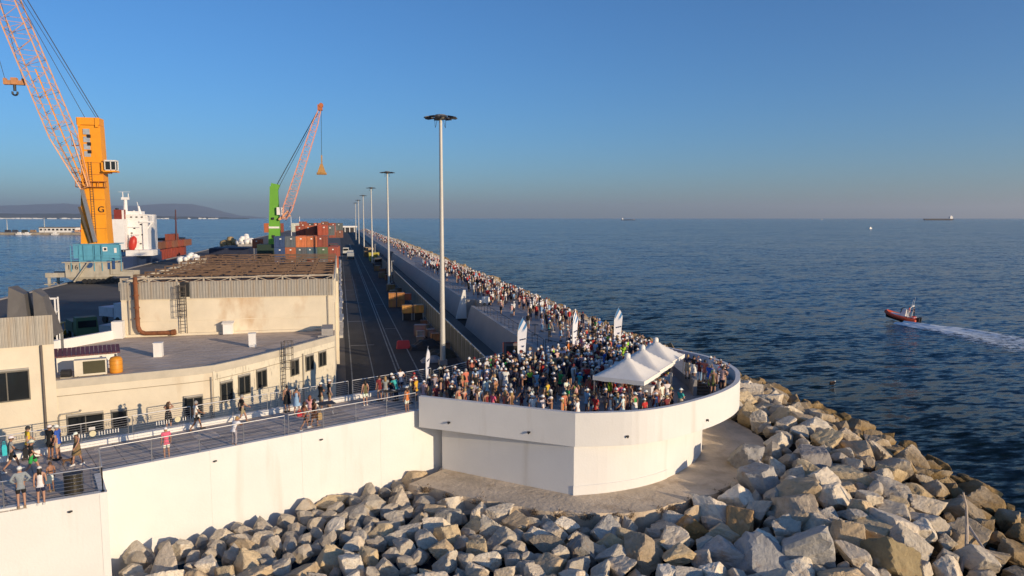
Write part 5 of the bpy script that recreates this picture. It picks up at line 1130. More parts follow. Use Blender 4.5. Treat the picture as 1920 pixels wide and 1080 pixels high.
for i in range(70):
    px = r_.choice([r_.uniform(-20, 95), r_.uniform(-20, 60), r_.uniform(95, 170), r_.uniform(280, 420)]); D = 14600+r_.uniform(-60, 60); u = (px-960)/FPX; c, s = math.cos(YAW), math.sin(YAW); wd = r_.uniform(24, 80); b.box((u*D*c+D*s, -u*D*s+D*c, r_.uniform(2, 12)), (wd, 24, r_.uniform(12, 30)))
tag(b.build('coastal_town', white_paint), 'pale line of houses along the far shore', 'town', kind='stuff')
def horizon_ship(px, D, L_, col, lb, two=True, house=-1):
    u = (px-960)/FPX; c, s = math.cos(YAW), math.sin(YAW); t = thing('tanker_ship', (u*D*c+D*s, -u*D*s+D*c, 0), lb, 'ship', rz=-YAW); m = MB(); h = L_*.05
    m.hexa([(-L_*.46, -9, -1), (L_*.46, -9, -1), (L_*.46, 9, -1), (-L_*.46, 9, -1), (-L_/2, -9, h), (L_/2, -9, h), (L_/2, 9, h), (-L_/2, 9, h)]); m.build('hull', M('tanker_hull', (.03, .022, .025), .7), t)
    m = MB(); x = house*L_*.41; m.box((x, 0, h+L_*.035), (L_*.1, 16, L_*.07)); m.box((x, 0, h+L_*.085), (L_*.05, 10, L_*.03)); m.build('bridge_house', ship_white, t)
    m = MB(); m.tube((x, 0, h+L_*.09), (x-2, 0, h+L_*(.16 if two else .12)), .9, .4, 6)
    if two: m.box((L_*.4, 0, h+L_*.02), (L_*.06, 8, L_*.045)); m.tube((L_*.4, 0, h), (L_*.4, 0, h+L_*.1), .8, .4, 6)
    m.build('mast', ship_white, t)
horizon_ship(1177, 6000, 118, 0, 'dark two masted tanker on the horizon, left of the sail', True, -1)
horizon_ship(1756, 6000, 250, 0, 'long dark ship on the horizon at right with white stern bridge', False, 1)
D = 7000; u = (1538-960)/FPX; c, s = math.cos(YAW), math.sin(YAW); t = thing('sailing_boat', (u*D*c+D*s, -u*D*s+D*c, 0), 'tiny pale sailing boat on the horizon between the two ships', 'sailing boat'); t.scale = (.6,)*3; m = MB(); m.hexa([(-10, -3, 0), (10, -3, 0), (10, 3, 0), (-10, 3, 0), (-12, -4, 4), (13, -3, 4), (13, 3, 4), (-12, 4, 4)]); m.build('hull', ship_white, t); m = MB(); m.hexa([(-9, -.3, 5), (7, -.3, 5), (7, .3, 5), (-9, .3, 5), (-1, -.1, 26), (1, -.1, 26), (1, .1, 26), (-1, .1, 26)]); m.build('sail', canvas, t)
q = at(1632, 429, 0); t = thing('motor_boat', q, 'small white motor boat far out below the horizon at right', 'boat'); m = MB(); m.hexa([(-2.2, -.8, -.2), (2, -.8, -.2), (2, .8, -.2), (-2.2, .8, -.2), (-2.6, -1.2, 1.3), (3, -.5, 1.5), (3, .5, 1.5), (-2.6, 1.2, 1.3)]); m.build('hull', white_paint, t); m = MB(); m.box((-.3, 0, 2.1), (2.4, 1.6, 1.8)); m.build('cabin', white_paint, t)
q = at(1560, 717, 0); t = thing('buoy', q, 'small dark mooring buoy with a white top in the shallow water', 'buoy'); t.scale = (.5,)*3; m = MB(); m.tube((-.5, 0, .05), (.6, .1, .15), .16, n=8); m.build('float', M('dark_float', (.04, .02, .015), .7), t); m = MB(); m.lathe([(0, .1), (.16, .12), (.18, .28), (0, .36)], (.75, .1), 10); m.build('cap', white_paint, t)

# ------------------------------------------------------------------ rigid inflatable boat and wake
bh = R(117); q = at(1690, 602, 0); rib = thing('inflatable_boat', (q.x, q.y, .1), 'red and black rigid inflatable boat speeding with a white wake', 'boat', rz=bh-R(90)); rib.rotation_euler = (R(7), 0, bh-R(90)); rib.scale = (1.0, .74, 1.0)
tube_m = M('tube_red', (.62, .085, .025), .5, .1)
m = MB(); side = [(-1.15, -3.4, .55), (-1.25, -1, .6), (-1.2, 1, .68), (-.85, 2.6, .85), (-.3, 3.6, 1.05), (.3, 3.6, 1.05), (.85, 2.6, .85), (1.2, 1, .68), (1.25, -1, .6), (1.15, -3.4, .55)]
m.path(side, .3, 10)
for p in side: m.T = Matrix.Translation(p); m.lathe([(0, -.3), (.2, -.22), (.3, 0), (.2, .22), (0, .3)], n=8); m.T = None
m.build('inflatable_tube', tube_m, rib)
m = MB(); m.hexa([(-.9, -3.4, -.3), (.9, -3.4, -.3), (.2, 3.4, .1), (-.2, 3.4, .1), (-1.1, -3.4, .4), (1.1, -3.4, .4), (.5, 3.4, .8), (-.5, 3.4, .8)]); m.build('hull', black_mat, rib)
m = MB(); m.box((0, -.1, .95), (1.5, 5.4, .08)); m.build('floor', white_paint, rib)
m = MB(); m.hexa([(-.55, -.9, .6), (.55, -.9, .6), (.5, .6, .6), (-.5, .6, .6), (-.5, -.9, 2.1), (.5, -.9, 2.1), (.4, .1, 2.1), (-.4, .1, 2.1)]); m.build('console', white_paint, rib)
m = MB(); m.hexa([(-.48, .12, 1.5), (.48, .12, 1.5), (.48, .4, 1.3), (-.48, .4, 1.3), (-.45, 0, 2.3), (.45, 0, 2.3), (.45, .1, 2.3), (-.45, .1, 2.3)]); m.build('windscreen', glass, rib)
m = MB()
for s_ in (-1, 1): m.path([(s_*.8, -1.6, .6), (s_*.75, -1.8, 2.5), (s_*.4, -1.85, 2.75), (0, -1.85, 2.8)], .05, 6)
m.tube((.3, -1.85, 2.7), (.35, -1.9, 4.3), .02, n=4); m.tube((-.4, -1.85, 2.7), (-.42, -1.95, 4.0), .02, n=4); m.box((0, -1.85, 2.85), (.9, .3, .12)); m.build('radar_arch', white_paint, rib)
for s_ in (-.4, .4): m = MB(); m.box((s_, -3.7, .7), (.4, .5, .9)); m.box((s_, -3.7, .1), (.2, .3, .7)); m.build('outboard_motor', black_mat, rib)
m = MB(); m.box((0, -2.4, .85), (1.2, .6, .5)); m.build('seat', M('seat_red', (.45, .04, .03), .7), rib)
def foam_mat():
    m = bpy.data.materials.new('sea_foam'); n, b = nodes(m); N = n.nodes; L = n.links; b.inputs['Roughness'].default_value = .8; b.inputs['Base Color'].default_value = (.68, .74, .77, 1)
    tc = N.new('ShaderNodeTexCoord'); uv = N.new('ShaderNodeSeparateXYZ'); L.new(tc.outputs['UV'], uv.inputs[0])
    t = N.new('ShaderNodeTexNoise'); t.inputs['Scale'].default_value = 1.1; t.inputs['Detail'].default_value = 9; t.inputs['Roughness'].default_value = .7; L.new(tc.outputs['Object'], t.inputs['Vector'])
    r = N.new('ShaderNodeMath'); r.operation = 'SUBTRACT'; L.new(t.outputs['Fac'], r.inputs[0]); L.new(uv.outputs[0], r.inputs[1])
    k = N.new('ShaderNodeMapRange'); k.inputs[1].default_value = 0; k.inputs[2].default_value = .2; L.new(r.outputs[0], k.inputs[0]); L.new(k.outputs[0], b.inputs['Alpha']); return m
cl = [Vector((*at(px, py, 0).xy, 0)) for px, py in ((1688, 606), (1735, 613), (1790, 620), (1850, 632), (1910, 647), (1960, 662))]
cl = [v.lerp(w_, t/4) for v, w_ in zip(cl, cl[1:]) for t in range(4)]+[cl[-1]]
bm = bmesh.new(); uvl = bm.loops.layers.uv.new('uv'); NX = 12; vg = []
for i, c_ in enumerate(cl):
    tdir = (cl[min(i+1, len(cl)-1)]-cl[max(i-1, 0)]).normalized(); pd = Vector((-tdir.y, tdir.x, 0)); f = i/(len(cl)-1); wd = lerp(1.7, 6.0, min(1, f*1.3)); row = []
    for j in range(NX+1):
        s_ = j/NX*2-1; hh = lerp(.5, .12, f)*max(0, 1-abs(abs(s_)-.55)*2.2)*(.6+.8*noise.noise((i*.9, j*.7, 3)))+.03; v = bm.verts.new(c_+pd*s_*wd+Vector((0, 0, max(hh, .02)))); row.append((v, .27+.17*f+.3*max(0, abs(s_)-.5)-(.2*(1-f)**2)))
    vg.append(row)
for i in range(len(vg)-1):
    for j in range(NX):
        q4 = [vg[i][j], vg[i+1][j], vg[i+1][j+1], vg[i][j+1]]; fce = bm.faces.new([v for v, _ in q4])
        for lp, (_, uu) in zip(fce.loops, q4): lp[uvl].uv = (uu, 0)
me = bpy.data.meshes.new('boat_wake'); bm.to_mesh(me); bm.free(); me.materials.append(foam_mat()); o = put('boat_wake', me); tag(o, 'white foam wake trailing behind the inflatable boat', 'wake', kind='stuff')

# ------------------------------------------------------------------ tents, tables, banners
tu = Vector((.67, .742, 0)); tv = Vector((-.742, .67, 0)); TC = Vector((17.75, 39.75, DECK)); TS = 3.35
def tent(i, lb):
    c0 = TC+tu*(TS*i*1.0)+tv*(.12*i); t = thing('pop_up_tent', c0+tu*(TS/2)+tv*(TS/2), lb, 'tent', 'white tents in a row')
    t.rotation_euler = (0, 0, math.atan2(tu.y, tu.x)); h = TS/2-.02; m = MB(); n = 14; idx = {}
    for j in range(n+1):
        for k in range(n+1):
            u, v = j/n*2-1, k/n*2-1; r = max(abs(u), abs(v)); e = (1-r)
            z = 2.12+1.15*(e**1.3)*.9+.1*e+(.08*(1-min(1, abs(abs(u)-abs(v))*3)))*e*r
            if r < .1: z += .16
            sag = .03*noise.noise((u*3+i*7, v*3, 0)); idx[j, k] = m.pts([(u*h, v*h, z+sag*e)])
    for j in range(n):
        for k in range(n): m.face([idx[j, k], idx[j+1, k], idx[j+1, k+1], idx[j, k+1]])
    cn = m.build('canopy', canvas, t, smooth=True)
    m = MB(); m.lathe([(.19, 3.1), (.19, 3.32), (.16, 3.42), (.05, 3.47), (0, 3.47)], n=14); m.build('peak_cap', canvas, cn, smooth=True)
    for s_ in range(4):
        a = s_*math.pi/2; P = [(h*math.cos(a)-k*math.sin(a), h*math.sin(a)+k*math.cos(a)) for k in [lerp(-h, h, q/16) for q in range(17)]]
        m = MB()
        for k in range(16): m.hexa([(*P[k], 1.86+.015*math.sin(k*1.3)), (*P[k+1], 1.86+.015*math.sin(k*1.3+1.3)), (P[k+1][0]*1.012, P[k+1][1]*1.012, 1.86+.015*math.sin(k*1.3+1.3)), (P[k][0]*1.012, P[k][1]*1.012, 1.86+.015*math.sin(k*1.3)), (*P[k], 2.13), (*P[k+1], 2.13), (P[k+1][0]*1.012, P[k+1][1]*1.012, 2.13), (P[k][0]*1.012, P[k][1]*1.012, 2.13)])
        m.build('valance', canvas, t)
    for a in (-1, 1):
        for c_ in (-1, 1):
            m = MB(); m.box((a*(h-.05), c_*(h-.05), 1.04), (.05, .05, 2.08)); m.box((a*(h-.05), c_*(h-.05), .01), (.16, .16, .02)); m.build('leg', steel, t)
    m = MB()
    for a in (-1, 1): m.beam((a*(h-.06), -h, 2.05), (a*(h-.06), h, 2.05), .03); m.beam((-h, a*(h-.06), 2.05), (h, a*(h-.06), 2.05), .03); m.beam((-h, a*(h-.1), 2.0), (0, a*(h-.1), 1.75), .025); m.beam((h, a*(h-.1), 2.0), (0, a*(h-.1), 1.75), .025)
    m.build('truss_bar', steel, t)
for i, lb in enumerate(('white pop up tent nearest the parapet corner, first of the row', 'white pop up tent in the middle of the row', 'white pop up tent farthest back toward the sea')): tent(i, lb)
def table(p, rz, L_, W, H, lb, cloth_col=None, nm='serving_table', group=None):
    t = thing(nm, (*p, DECK), lb, 'table', group, rz); m = MB(); m.box((0, 0, H), (L_, W, .04)); m.build('table_top', white_paint if cloth_col else dark_metal, t)
    if cloth_col: m = MB(); m.box((0, 0, H*.62), (L_+.04, W+.04, H*.72)); m.build('tablecloth', objpaint, t, color=cloth_col)
    for a in (-1, 1):
        for c_ in (-1, 1): m = MB(); m.box((a*(L_/2-.06), c_*(W/2-.06), H/2-.02), (.04, .04, H-.04)); m.build('leg', dark_metal, t)
tp_ = TC+tu*5.2+tv*1.2; table(tp_.xy, math.atan2(tu.y, tu.x), 2.4, .75, .8, 'white clothed serving table under the middle tent', (.7, .7, .72))
tp_ = TC+tu*8.2+tv*1.3; table(tp_.xy, math.atan2(tu.y, tu.x), 2.2, .75, .8, 'white clothed serving table under the farthest tent', (.72, .7, .68))
for k in range(7):
    p = TC+tu*(5+k*.62)+tv*(1.1+rg.uniform(-.15, .2)); cnm = ['red', 'white', 'orange', 'green', 'brown', 'red', 'yellow'][k]; cc = [(.5, .05, .04), (.7, .68, .64), (.6, .25, .06), (.1, .3, .1), (.2, .1, .06), (.55, .12, .06), (.6, .5, .1)][k]
    m = MB(); m.lathe([(0, 0), (.12, 0), (.16, .12), (.14, .13), (0, .1)], n=10); o = m.build('bowl', objpaint, color=cc); o.location = (p.x, p.y, DECK+.825); tag(o, '%s bowl on the serving tables, %s along the row from the near end' % (cnm, ['first', 'second', 'third', 'fourth', 'fifth', 'sixth', 'seventh'][k]), 'bowl', 'bowls on the serving tables')
def high_table(x, y, lb):
    t = thing('high_table', (x, y, DECK), lb, 'table', 'high tables on the promenade'); m = MB(); m.lathe([(0, 1.08), (.34, 1.08), (.34, 1.12), (0, 1.12)], n=16); m.build('table_top', dark_metal, t); m = MB(); m.tube((0, 0, .05), (0, 0, 1.08), .04, n=8); m.build('stem', dark_metal, t)
    for i in range(3): a = i*2.09; m = MB(); m.beam((0, 0, .12), (.32*math.cos(a), .32*math.sin(a), .02), .04); m.build('leg', dark_metal, t)
high_table(19.6, 66.5, 'tall black round table nearer the crowd on the promenade'); high_table(19.3, 70.5, 'tall black round table farther along the promenade rail')
p = at(612, 778, DECK); t = thing('low_table', (p.x, p.y, DECK), 'dark square folding table on the ramp behind the walking couple', 'table'); m = MB(); m.box((0, 0, .74), (1.0, .7, .04), R(20)); m.build('table_top', M('dark_table_top', (.03, .035, .045), .6), t)
for a in (-.4, .4):
    for c_ in (-.28, .28): m = MB(); m.beam((a*.94-c_*.34, a*.34+c_*.94, .73), (a*.94+c_*.1, a*.34-c_*.4, .01), .03); m.build('leg', steel, t)
p = at(745, 752, DECK); t = thing('drink_table', (p.x, p.y, DECK), 'dark folding table with papers beside the crowd at the ramp top', 'table'); m = MB(); m.box((0, 0, .74), (1.8, .75, .04), R(15)); m.build('table_top', dark_metal, t)
for a in (-.75, .75):
    for c_ in (-.3, .3): m = MB(); m.box((a*.966-c_*.26, a*.26+c_*.966, .37), (.04, .04, .72)); m.build('leg', steel, t)
m = MB(); m.box((0, 0, .004), (.5, .3, .008), R(30)); m.box((.15, .1, .011), (.3, .2, .006), R(5)); o = m.build('paper_sheet', white_paint); o.location = (p.x-.1, p.y, DECK+.765); tag(o, 'white papers lying on the dark folding table', 'papers')
p = at(912, 572, DECK); t = thing('white_cart', (p.x, p.y, DECK), 'white boxy cart standing on the promenade near its landward rail', 'cart'); m = MB(); m.box((0, 0, .75), (1.1, .8, .8)); m.build('box', white_paint, t); m = MB(); m.box((-.75, 0, .55), (.5, .6, .35)); m.build('shelf', white_paint, t)
for a in (-.35, .35): m = MB(); m.tube((a, -.42, .2), (a, -.36, .2), .2, n=10); m.build('wheel', black_mat, t)
ban_m = bpy.data.materials.new('banner_print'); n_t, bb = nodes(ban_m); bb.inputs['Roughness'].default_value = .8; N = n_t.nodes; L = n_t.links
tc = N.new('ShaderNodeTexCoord'); mp = N.new('ShaderNodeMapping'); mp.inputs['Rotation'].default_value = (0, R(-28), 0); L.new(tc.outputs['Object'], mp.inputs[0]); sx = N.new('ShaderNodeSeparateXYZ'); L.new(mp.outputs[0], sx.inputs[0]); s2 = N.new('ShaderNodeSeparateXYZ'); L.new(tc.outputs['Object'], s2.inputs[0])
wv = N.new('ShaderNodeMath'); wv.operation = 'SINE'; wm = N.new('ShaderNodeMath'); wm.operation = 'MULTIPLY'; wm.inputs[1].default_value = 15; L.new(sx.outputs[0], wm.inputs[0]); L.new(wm.outputs[0], wv.inputs[0])
g1_ = N.new('ShaderNodeMath'); g1_.operation = 'GREATER_THAN'; g1_.inputs[1].default_value = .15; L.new(wv.outputs[0], g1_.inputs[0]); z1_ = N.new('ShaderNodeMapRange'); z1_.inputs[1].default_value = 3.0; z1_.inputs[2].default_value = 3.3; L.new(s2.outputs[2], z1_.inputs[0])
mu = N.new('ShaderNodeMath'); mu.operation = 'MULTIPLY'; L.new(g1_.outputs[0], mu.inputs[0]); L.new(z1_.outputs[0], mu.inputs[1]); mx = N.new('ShaderNodeMix'); mx.data_type = 'RGBA'; mx.inputs[6].default_value = (.68, .68, .72, 1); mx.inputs[7].default_value = (.05, .19, .40, 1); L.new(mu.outputs[0], mx.inputs['Factor']); L.new(mx.outputs[2], bb.inputs['Base Color'])
def banner(p, rz, lb, h=4.3, wd=.8):
    t = thing('feather_banner', (*p, DECK), lb, 'banner', 'white feather banners', rz); n = 22; m = MB(); A = []; B_ = []
    for i in range(n+1):
        s_ = i/n; z = 1.2+s_*(h-1.2); bend = .0 if s_ < .55 else (s_-.55)**2*2.3; A.append((-.05+bend*1.0, .02*math.sin(s_*5), z)); wv_ = wd*(1 if s_ < .62 else max(.02, (1-((s_-.62)/.38)**3)))*(.8+.2*s_)
        B_.append((-.05+bend+max(.02, wv_-bend*.9), .05*math.sin(s_*6+.5), z-.12+(.12 if s_ > .9 else .1*s_)))
    for i in range(n): m.hexa([A[i], B_[i], (B_[i][0], B_[i][1]+.01, B_[i][2]), (A[i][0], A[i][1]+.01, A[i][2]), A[i+1], B_[i+1], (B_[i+1][0], B_[i+1][1]+.01, B_[i+1][2]), (A[i+1][0], A[i+1][1]+.01, A[i+1][2])])
    m.build('sail', ban_m, t); m = MB(); m.path([(-.06, 0, 0)]+[(a[0]-.02, a[1], a[2]) for a in A], .022, 6); m.build('pole', steel, t)
    m = MB(); m.box((-.06, 0, .02), (.5, .5, .04)); m.build('base_plate', dark_metal, t)
    for i, (x, z, w_, hh) in enumerate(((.16, 2.42, .07, .11), (.26, 2.44, .07, .09), (.36, 2.45, .08, .11), (.46, 2.47, .07, .08), (.56, 2.49, .08, .11))): m = MB(); m.box((x, -.03, z), (w_, .02, hh)); m.build('print_mark', M('navy_print', (.03, .05, .12), .8), t)
    m = MB(); m.poly([(.24, -.035, 1.95), (.5, -.035, 1.97), (.38, -.035, 1.8)]); m.build('print_mark', M('navy_print', (.03, .05, .12)), t)
banner(at(972, 694, DECK).xy, R(4), 'white and blue feather banner nearest the framed panel at left')
banner(at(1074, 676, DECK).xy, R(40), 'white and blue feather banner in the middle of the crowd')
banner(at(1152, 665, DECK).xy, R(2), 'white and blue feather banner closest to the sea behind the tents')
banner(at(800, 744, DECK).xy, R(66), 'narrow feather banner seen edge on at the ramp top', 3.4)
# stairs and boulders on the bastion
st = thing('stair', (24.2, 43.6, DECK), 'short grey brown stair with wooden treads by the parapet', 'stair', rz=R(-20)); 
for i in range(5): m = MB(); m.box((0, .35*i, .14*i+.07), (1.5, .36, .14)); m.build('step', M('tread_brown', (.16, .11, .075), .8, .3, 2), st)
m = MB(); m.box((-.95, .9, .55), (.25, 2.6, 1.1)); m.build('cheek_wall', grey_conc, st)
pl = MB(); RAISED = [(23.8, 45.3), (25.6, 44.2), (26.9, 45.6), (27.6, 48), (27.5, 51.5), (26.6, 54), (25.2, 52), (24.2, 47.5)]
pl.prism(RAISED, DECK, DECK+.7); tag(pl.build('raised_deck', grey_conc), kind='structure')
for i, (px, py, r_, lb) in enumerate(((1361, 736, .62, 'pale flat boulder resting inside the parapet, nearer one'), (1376, 724, .5, 'pale boulder resting inside the parapet, farther one'))):
    p = at(px, py, DECK+.5); o = put('boulder', RK[3+i], None, (.5, .46, .4), (p.x-.2, p.y+.1, DECK+.62)); o.scale = (r_*1.3, r_, r_*.7); o.rotation_euler = (0, 0, .6); tag(o, lb, 'boulder')
t = thing('litter_bin', (*at(139, 927, DECK).xy, DECK), 'dark cylindrical litter bin behind the lower ramp railing', 'litter bin'); m = MB(); m.lathe([(0, .02), (.34, .02), (.36, .1), (.36, .95), (.33, .96), (.3, .8), (0, .5)], n=20); m.build('body', M('bin_dark', (.045, .04, .03), .45, .2, 3, 0, 10, .5), t); m = MB()
for z in (.12, .93): m.tube((0, 0, z), (0, 0, z+.04), .375, n=20, cap=False)
m.build('rim', black_mat, t); m = MB(); m.lathe([(.0, 1.02), (.37, 1.0), (.38, .97)], n=20); m.build('lid', black_mat, t)
# driftwood
dw = M('bleached_driftwood', (.50, .41, .32), .85, .3, 3, .3, 20)
def stick(P, r, lb):
    o_ = Vector(P[0]); m = MB(o_)
    for i, (p, q) in enumerate(zip(P, P[1:])): f = len(P); m.tube(p, q, r*(1-i/f*.8), r*(1-(i+1)/f*.8), 7)
    o = m.build('driftwood', dw); o.location = o_; tag(o, lb, 'driftwood')
def pt(px, py, z): return at(px, py, z)
stick([pt(1800, 1076, .4), pt(1812, 1030, 1.4), pt(1813, 985, 2.5), pt(1812, 950, 3.4), pt(1806, 923, 4.1)], .11, 'tall bleached driftwood branch standing upright among the ochre boulders')
stick([pt(1718, 955, 1.4), pt(1733, 975, 1.1), pt(1748, 993, .8)], .14, 'thick bleached branch leaning between the boulders left of the tall stick')
stick([pt(1655, 940, 1.9), pt(1672, 955, 1.7), pt(1686, 970, 1.2)], .1, 'short bleached branch lying on pale boulders below the parapet side')
stick([pt(1500, 815, 2.9), pt(1508, 822, 2.7), pt(1520, 838, 2.2)], .1, 'thin branch on the upper boulders near the water')
stick([pt(1585, 1010, 1.8), pt(1605, 985, 2.1), pt(1640, 995, 1.9), pt(1670, 1028, 1.3)], .13, 'curved bleached branch arching over the lower boulders')
stick([pt(1815, 985, 1.6), pt(1845, 1030, 1.2), pt(1880, 1050, .9)], .08, 'thin forked twig beside the tall driftwood branch')
# ------------------------------------------------------------------ people
def grow(verts, rad, edges, sub=1):
    me = bpy.data.meshes.new('grow'); me.from_pydata(verts, edges, []); o = bpy.data.objects.new('grow', me); C.objects.link(o)
    md = o.modifiers.new('skin', 'SKIN'); md.use_smooth_shade = True
    for i, r in enumerate(rad): me.skin_vertices[0].data[i].radius = (r, r)
    me.skin_vertices[0].data[0].use_root = True
    s_ = o.modifiers.new('sub', 'SUBSURF'); s_.levels = sub; s_.render_levels = sub
    return o, me
GROW = []
def grow_q(verts, rad, edges, post=None, mats=None, sub=1, name='body', extra=None): GROW.append((grow(verts, rad, edges, sub), post, mats, name, extra)); return len(GROW)-1
def grow_all():
    dg = bpy.context.evaluated_depsgraph_get(); out = []
    for (o, me), post, mats, name, extra in GROW:
        ev = o.evaluated_get(dg); m2 = bpy.data.meshes.new_from_object(ev, depsgraph=dg); m2.name = name
        if post:
            for v in m2.vertices: v.co = post(v.co)
        if extra:
            bm = bmesh.new(); bm.from_mesh(m2)
            for e_ in extra:
                bm.from_mesh(e_)
            bm.to_mesh(m2); bm.free()
        m2.materials.clear()
        for m in mats: m2.materials.append(m)
        m2.polygons.foreach_set('use_smooth', [True]*len(m2.polygons)); out.append(m2)
    for (o, me), *_ in GROW: bpy.data.objects.remove(o); bpy.data.meshes.remove(me)
    return out
BJ = dict(pel=(0, 0, .96), sp=(0, .01, 1.14), ch=(0, .01, 1.33), nk=(0, .01, 1.48), hd=(0, -.02, 1.585),
          shL=(.175, .01, 1.415), elL=(.225, .03, 1.13), wrL=(.235, -.05, .89), hiL=(.09, 0, .92), knL=(.105, -.015, .5), anL=(.11, .03, .085), toL=(.125, -.14, .03))
for k in list(BJ):
    if k.endswith('L'): x, y, z = BJ[k]; BJ[k[:-1]+'R'] = (-x, y, z)
def pose(**kw): d = dict(BJ); d.update(kw); return d
POSES = [
 pose(),
 pose(elL=(.3, -.12, 1.3), wrL=(.1, -.2, 1.54)),
 pose(elR=(-.2, -.1, 1.16), wrR=(-.18, -.3, 1.03), elL=(.2, .14, 1.15), wrL=(.2, .12, .9), knL=(.1, -.2, .53), anL=(.1, -.28, .1), toL=(.1, -.45, .07), knR=(-.1, .1, .5), anR=(-.1, .38, .17), toR=(-.1, .27, .04)),
 pose(elL=(.26, -.06, 1.16), wrL=(.0, -.2, 1.2), elR=(-.26, -.06, 1.16), wrR=(-.05, -.22, 1.14)),
 pose(sp=(0, -.05, 1.13), ch=(0, -.14, 1.29), nk=(0, -.2, 1.42), hd=(0, -.26, 1.52), shL=(.17, -.17, 1.37), shR=(-.17, -.17, 1.37), elL=(.25, -.33, 1.17), wrL=(.16, -.47, 1.12), elR=(-.25, -.33, 1.17), wrR=(-.16, -.47, 1.12)),
 pose(elL=(.25, -.2, 1.36), wrL=(.07, -.34, 1.56), elR=(-.25, -.2, 1.36), wrR=(-.07, -.34, 1.56)),
 pose(elL=(.2, -.12, 1.17), wrL=(.2, -.26, 1.0), elR=(-.24, .12, 1.16), wrR=(-.22, .1, .93), knR=(-.1, -.12, .52), anR=(-.1, -.16, .09), toR=(-.1, -.33, .04), knL=(.1, .06, .5), anL=(.1, .22, .12), toL=(.1, .08, .03)),
 pose(elL=(.33, .06, 1.2), wrL=(.17, -.06, 1.03), elR=(-.33, .06, 1.2), wrR=(-.17, -.06, 1.03)),
]
FL = lambda co: Vector((co.x, (co.y*.74 if co.z > .88 and abs(co.x) < .2 else co.y), co.z))
def hand_head(P):
    """hands with separate fingers, head with nose, ears, eyes, as extra meshes joined to the body"""
    m = MB()
    for s_ in 'LR':
        w_ = Vector(P['wr'+s_]); e = Vector(P['el'+s_]); d = (w_-e).normalized(); sd = 1 if s_ == 'L' else -1; a, bb = m.frame(w_, w_+d, (1, 0, 0) if abs(d.x) < .8 else (0, 0, 1))
        m.beam(w_-d*.01, w_+d*.085, .045, .03, w2=.08, h2=.028)
        for i in range(4):
            k = w_+d*.08+a*(-.03+.02*i); md = k+d*(.04+.006*(i in (1, 2)))-bb*.004; tp = md+d*.026-bb*.014; m.tube(k, md, .0095, .009, 5, cap=False); m.tube(md, tp, .009, .006, 5)
        k = w_+d*.025+a*.03; md = k+a*.028+d*.03; m.tube(k, md, .012, .0105, 5); m.tube(md, md+d*.03+a*.002, .0105, .008, 5)
    h = Vector(P['hd']); n = 14; rows = []
    for j in range(11):
        t = j/10; z = -.125+.25*t; r = math.sqrt(max(0, 1-(abs(z+.0)/.128)**2.2)); rows.append((z, r))
    prev = None
    for z, r in rows:
        ring = []
        for i in range(n):
            a = 2*math.pi*i/n; x = math.cos(a)*.078*r; y = math.sin(a)*.096*r
            if y < 0 and z < -.06: y *= .86; x *= .82
            if abs(x) < .02 and y < -.05 and -.035 < z < .02: y -= .012
            ring.append(h+Vector((x, y, z)))
        b0 = m.pts(ring)
        if prev is not None:
            for i in range(n): q = (i+1) % n; m.face([prev+i, prev+q, b0+q, b0+i])
        prev = b0
    m.hexa([h+Vector(p) for p in ((-.014, -.09, -.035), (.014, -.09, -.035), (.014, -.08, -.035), (-.014, -.08, -.035), (-.006, -.085, .012), (.006, -.085, .012), (.006, -.08, .012), (-.006, -.08, .012))])
    m.hexa([h+Vector(p) for p in ((-.016, -.118, -.04), (.016, -.118, -.04), (.012, -.08, -.04), (-.012, -.08, -.04), (-.008, -.094, .005), (.008, -.094, .005), (.008, -.08, .005), (-.008, -.08, .005))])
    for s_ in (-1, 1): m.box(h+Vector((s_*.08, .008, -.01)), (.016, .036, .055))
    m.box(h+Vector((0, -.085, -.066)), (.045, .012, .012), mi=1)
    for s_ in (-1, 1): m.box(h+Vector((s_*.03, -.086, .018)), (.024, .014, .012), mi=1)
    return m.mesh('extra', [skin_m, hair_m])
eye_m = M('eye_and_lip', (.10, .03, .025), .5)
PM = []
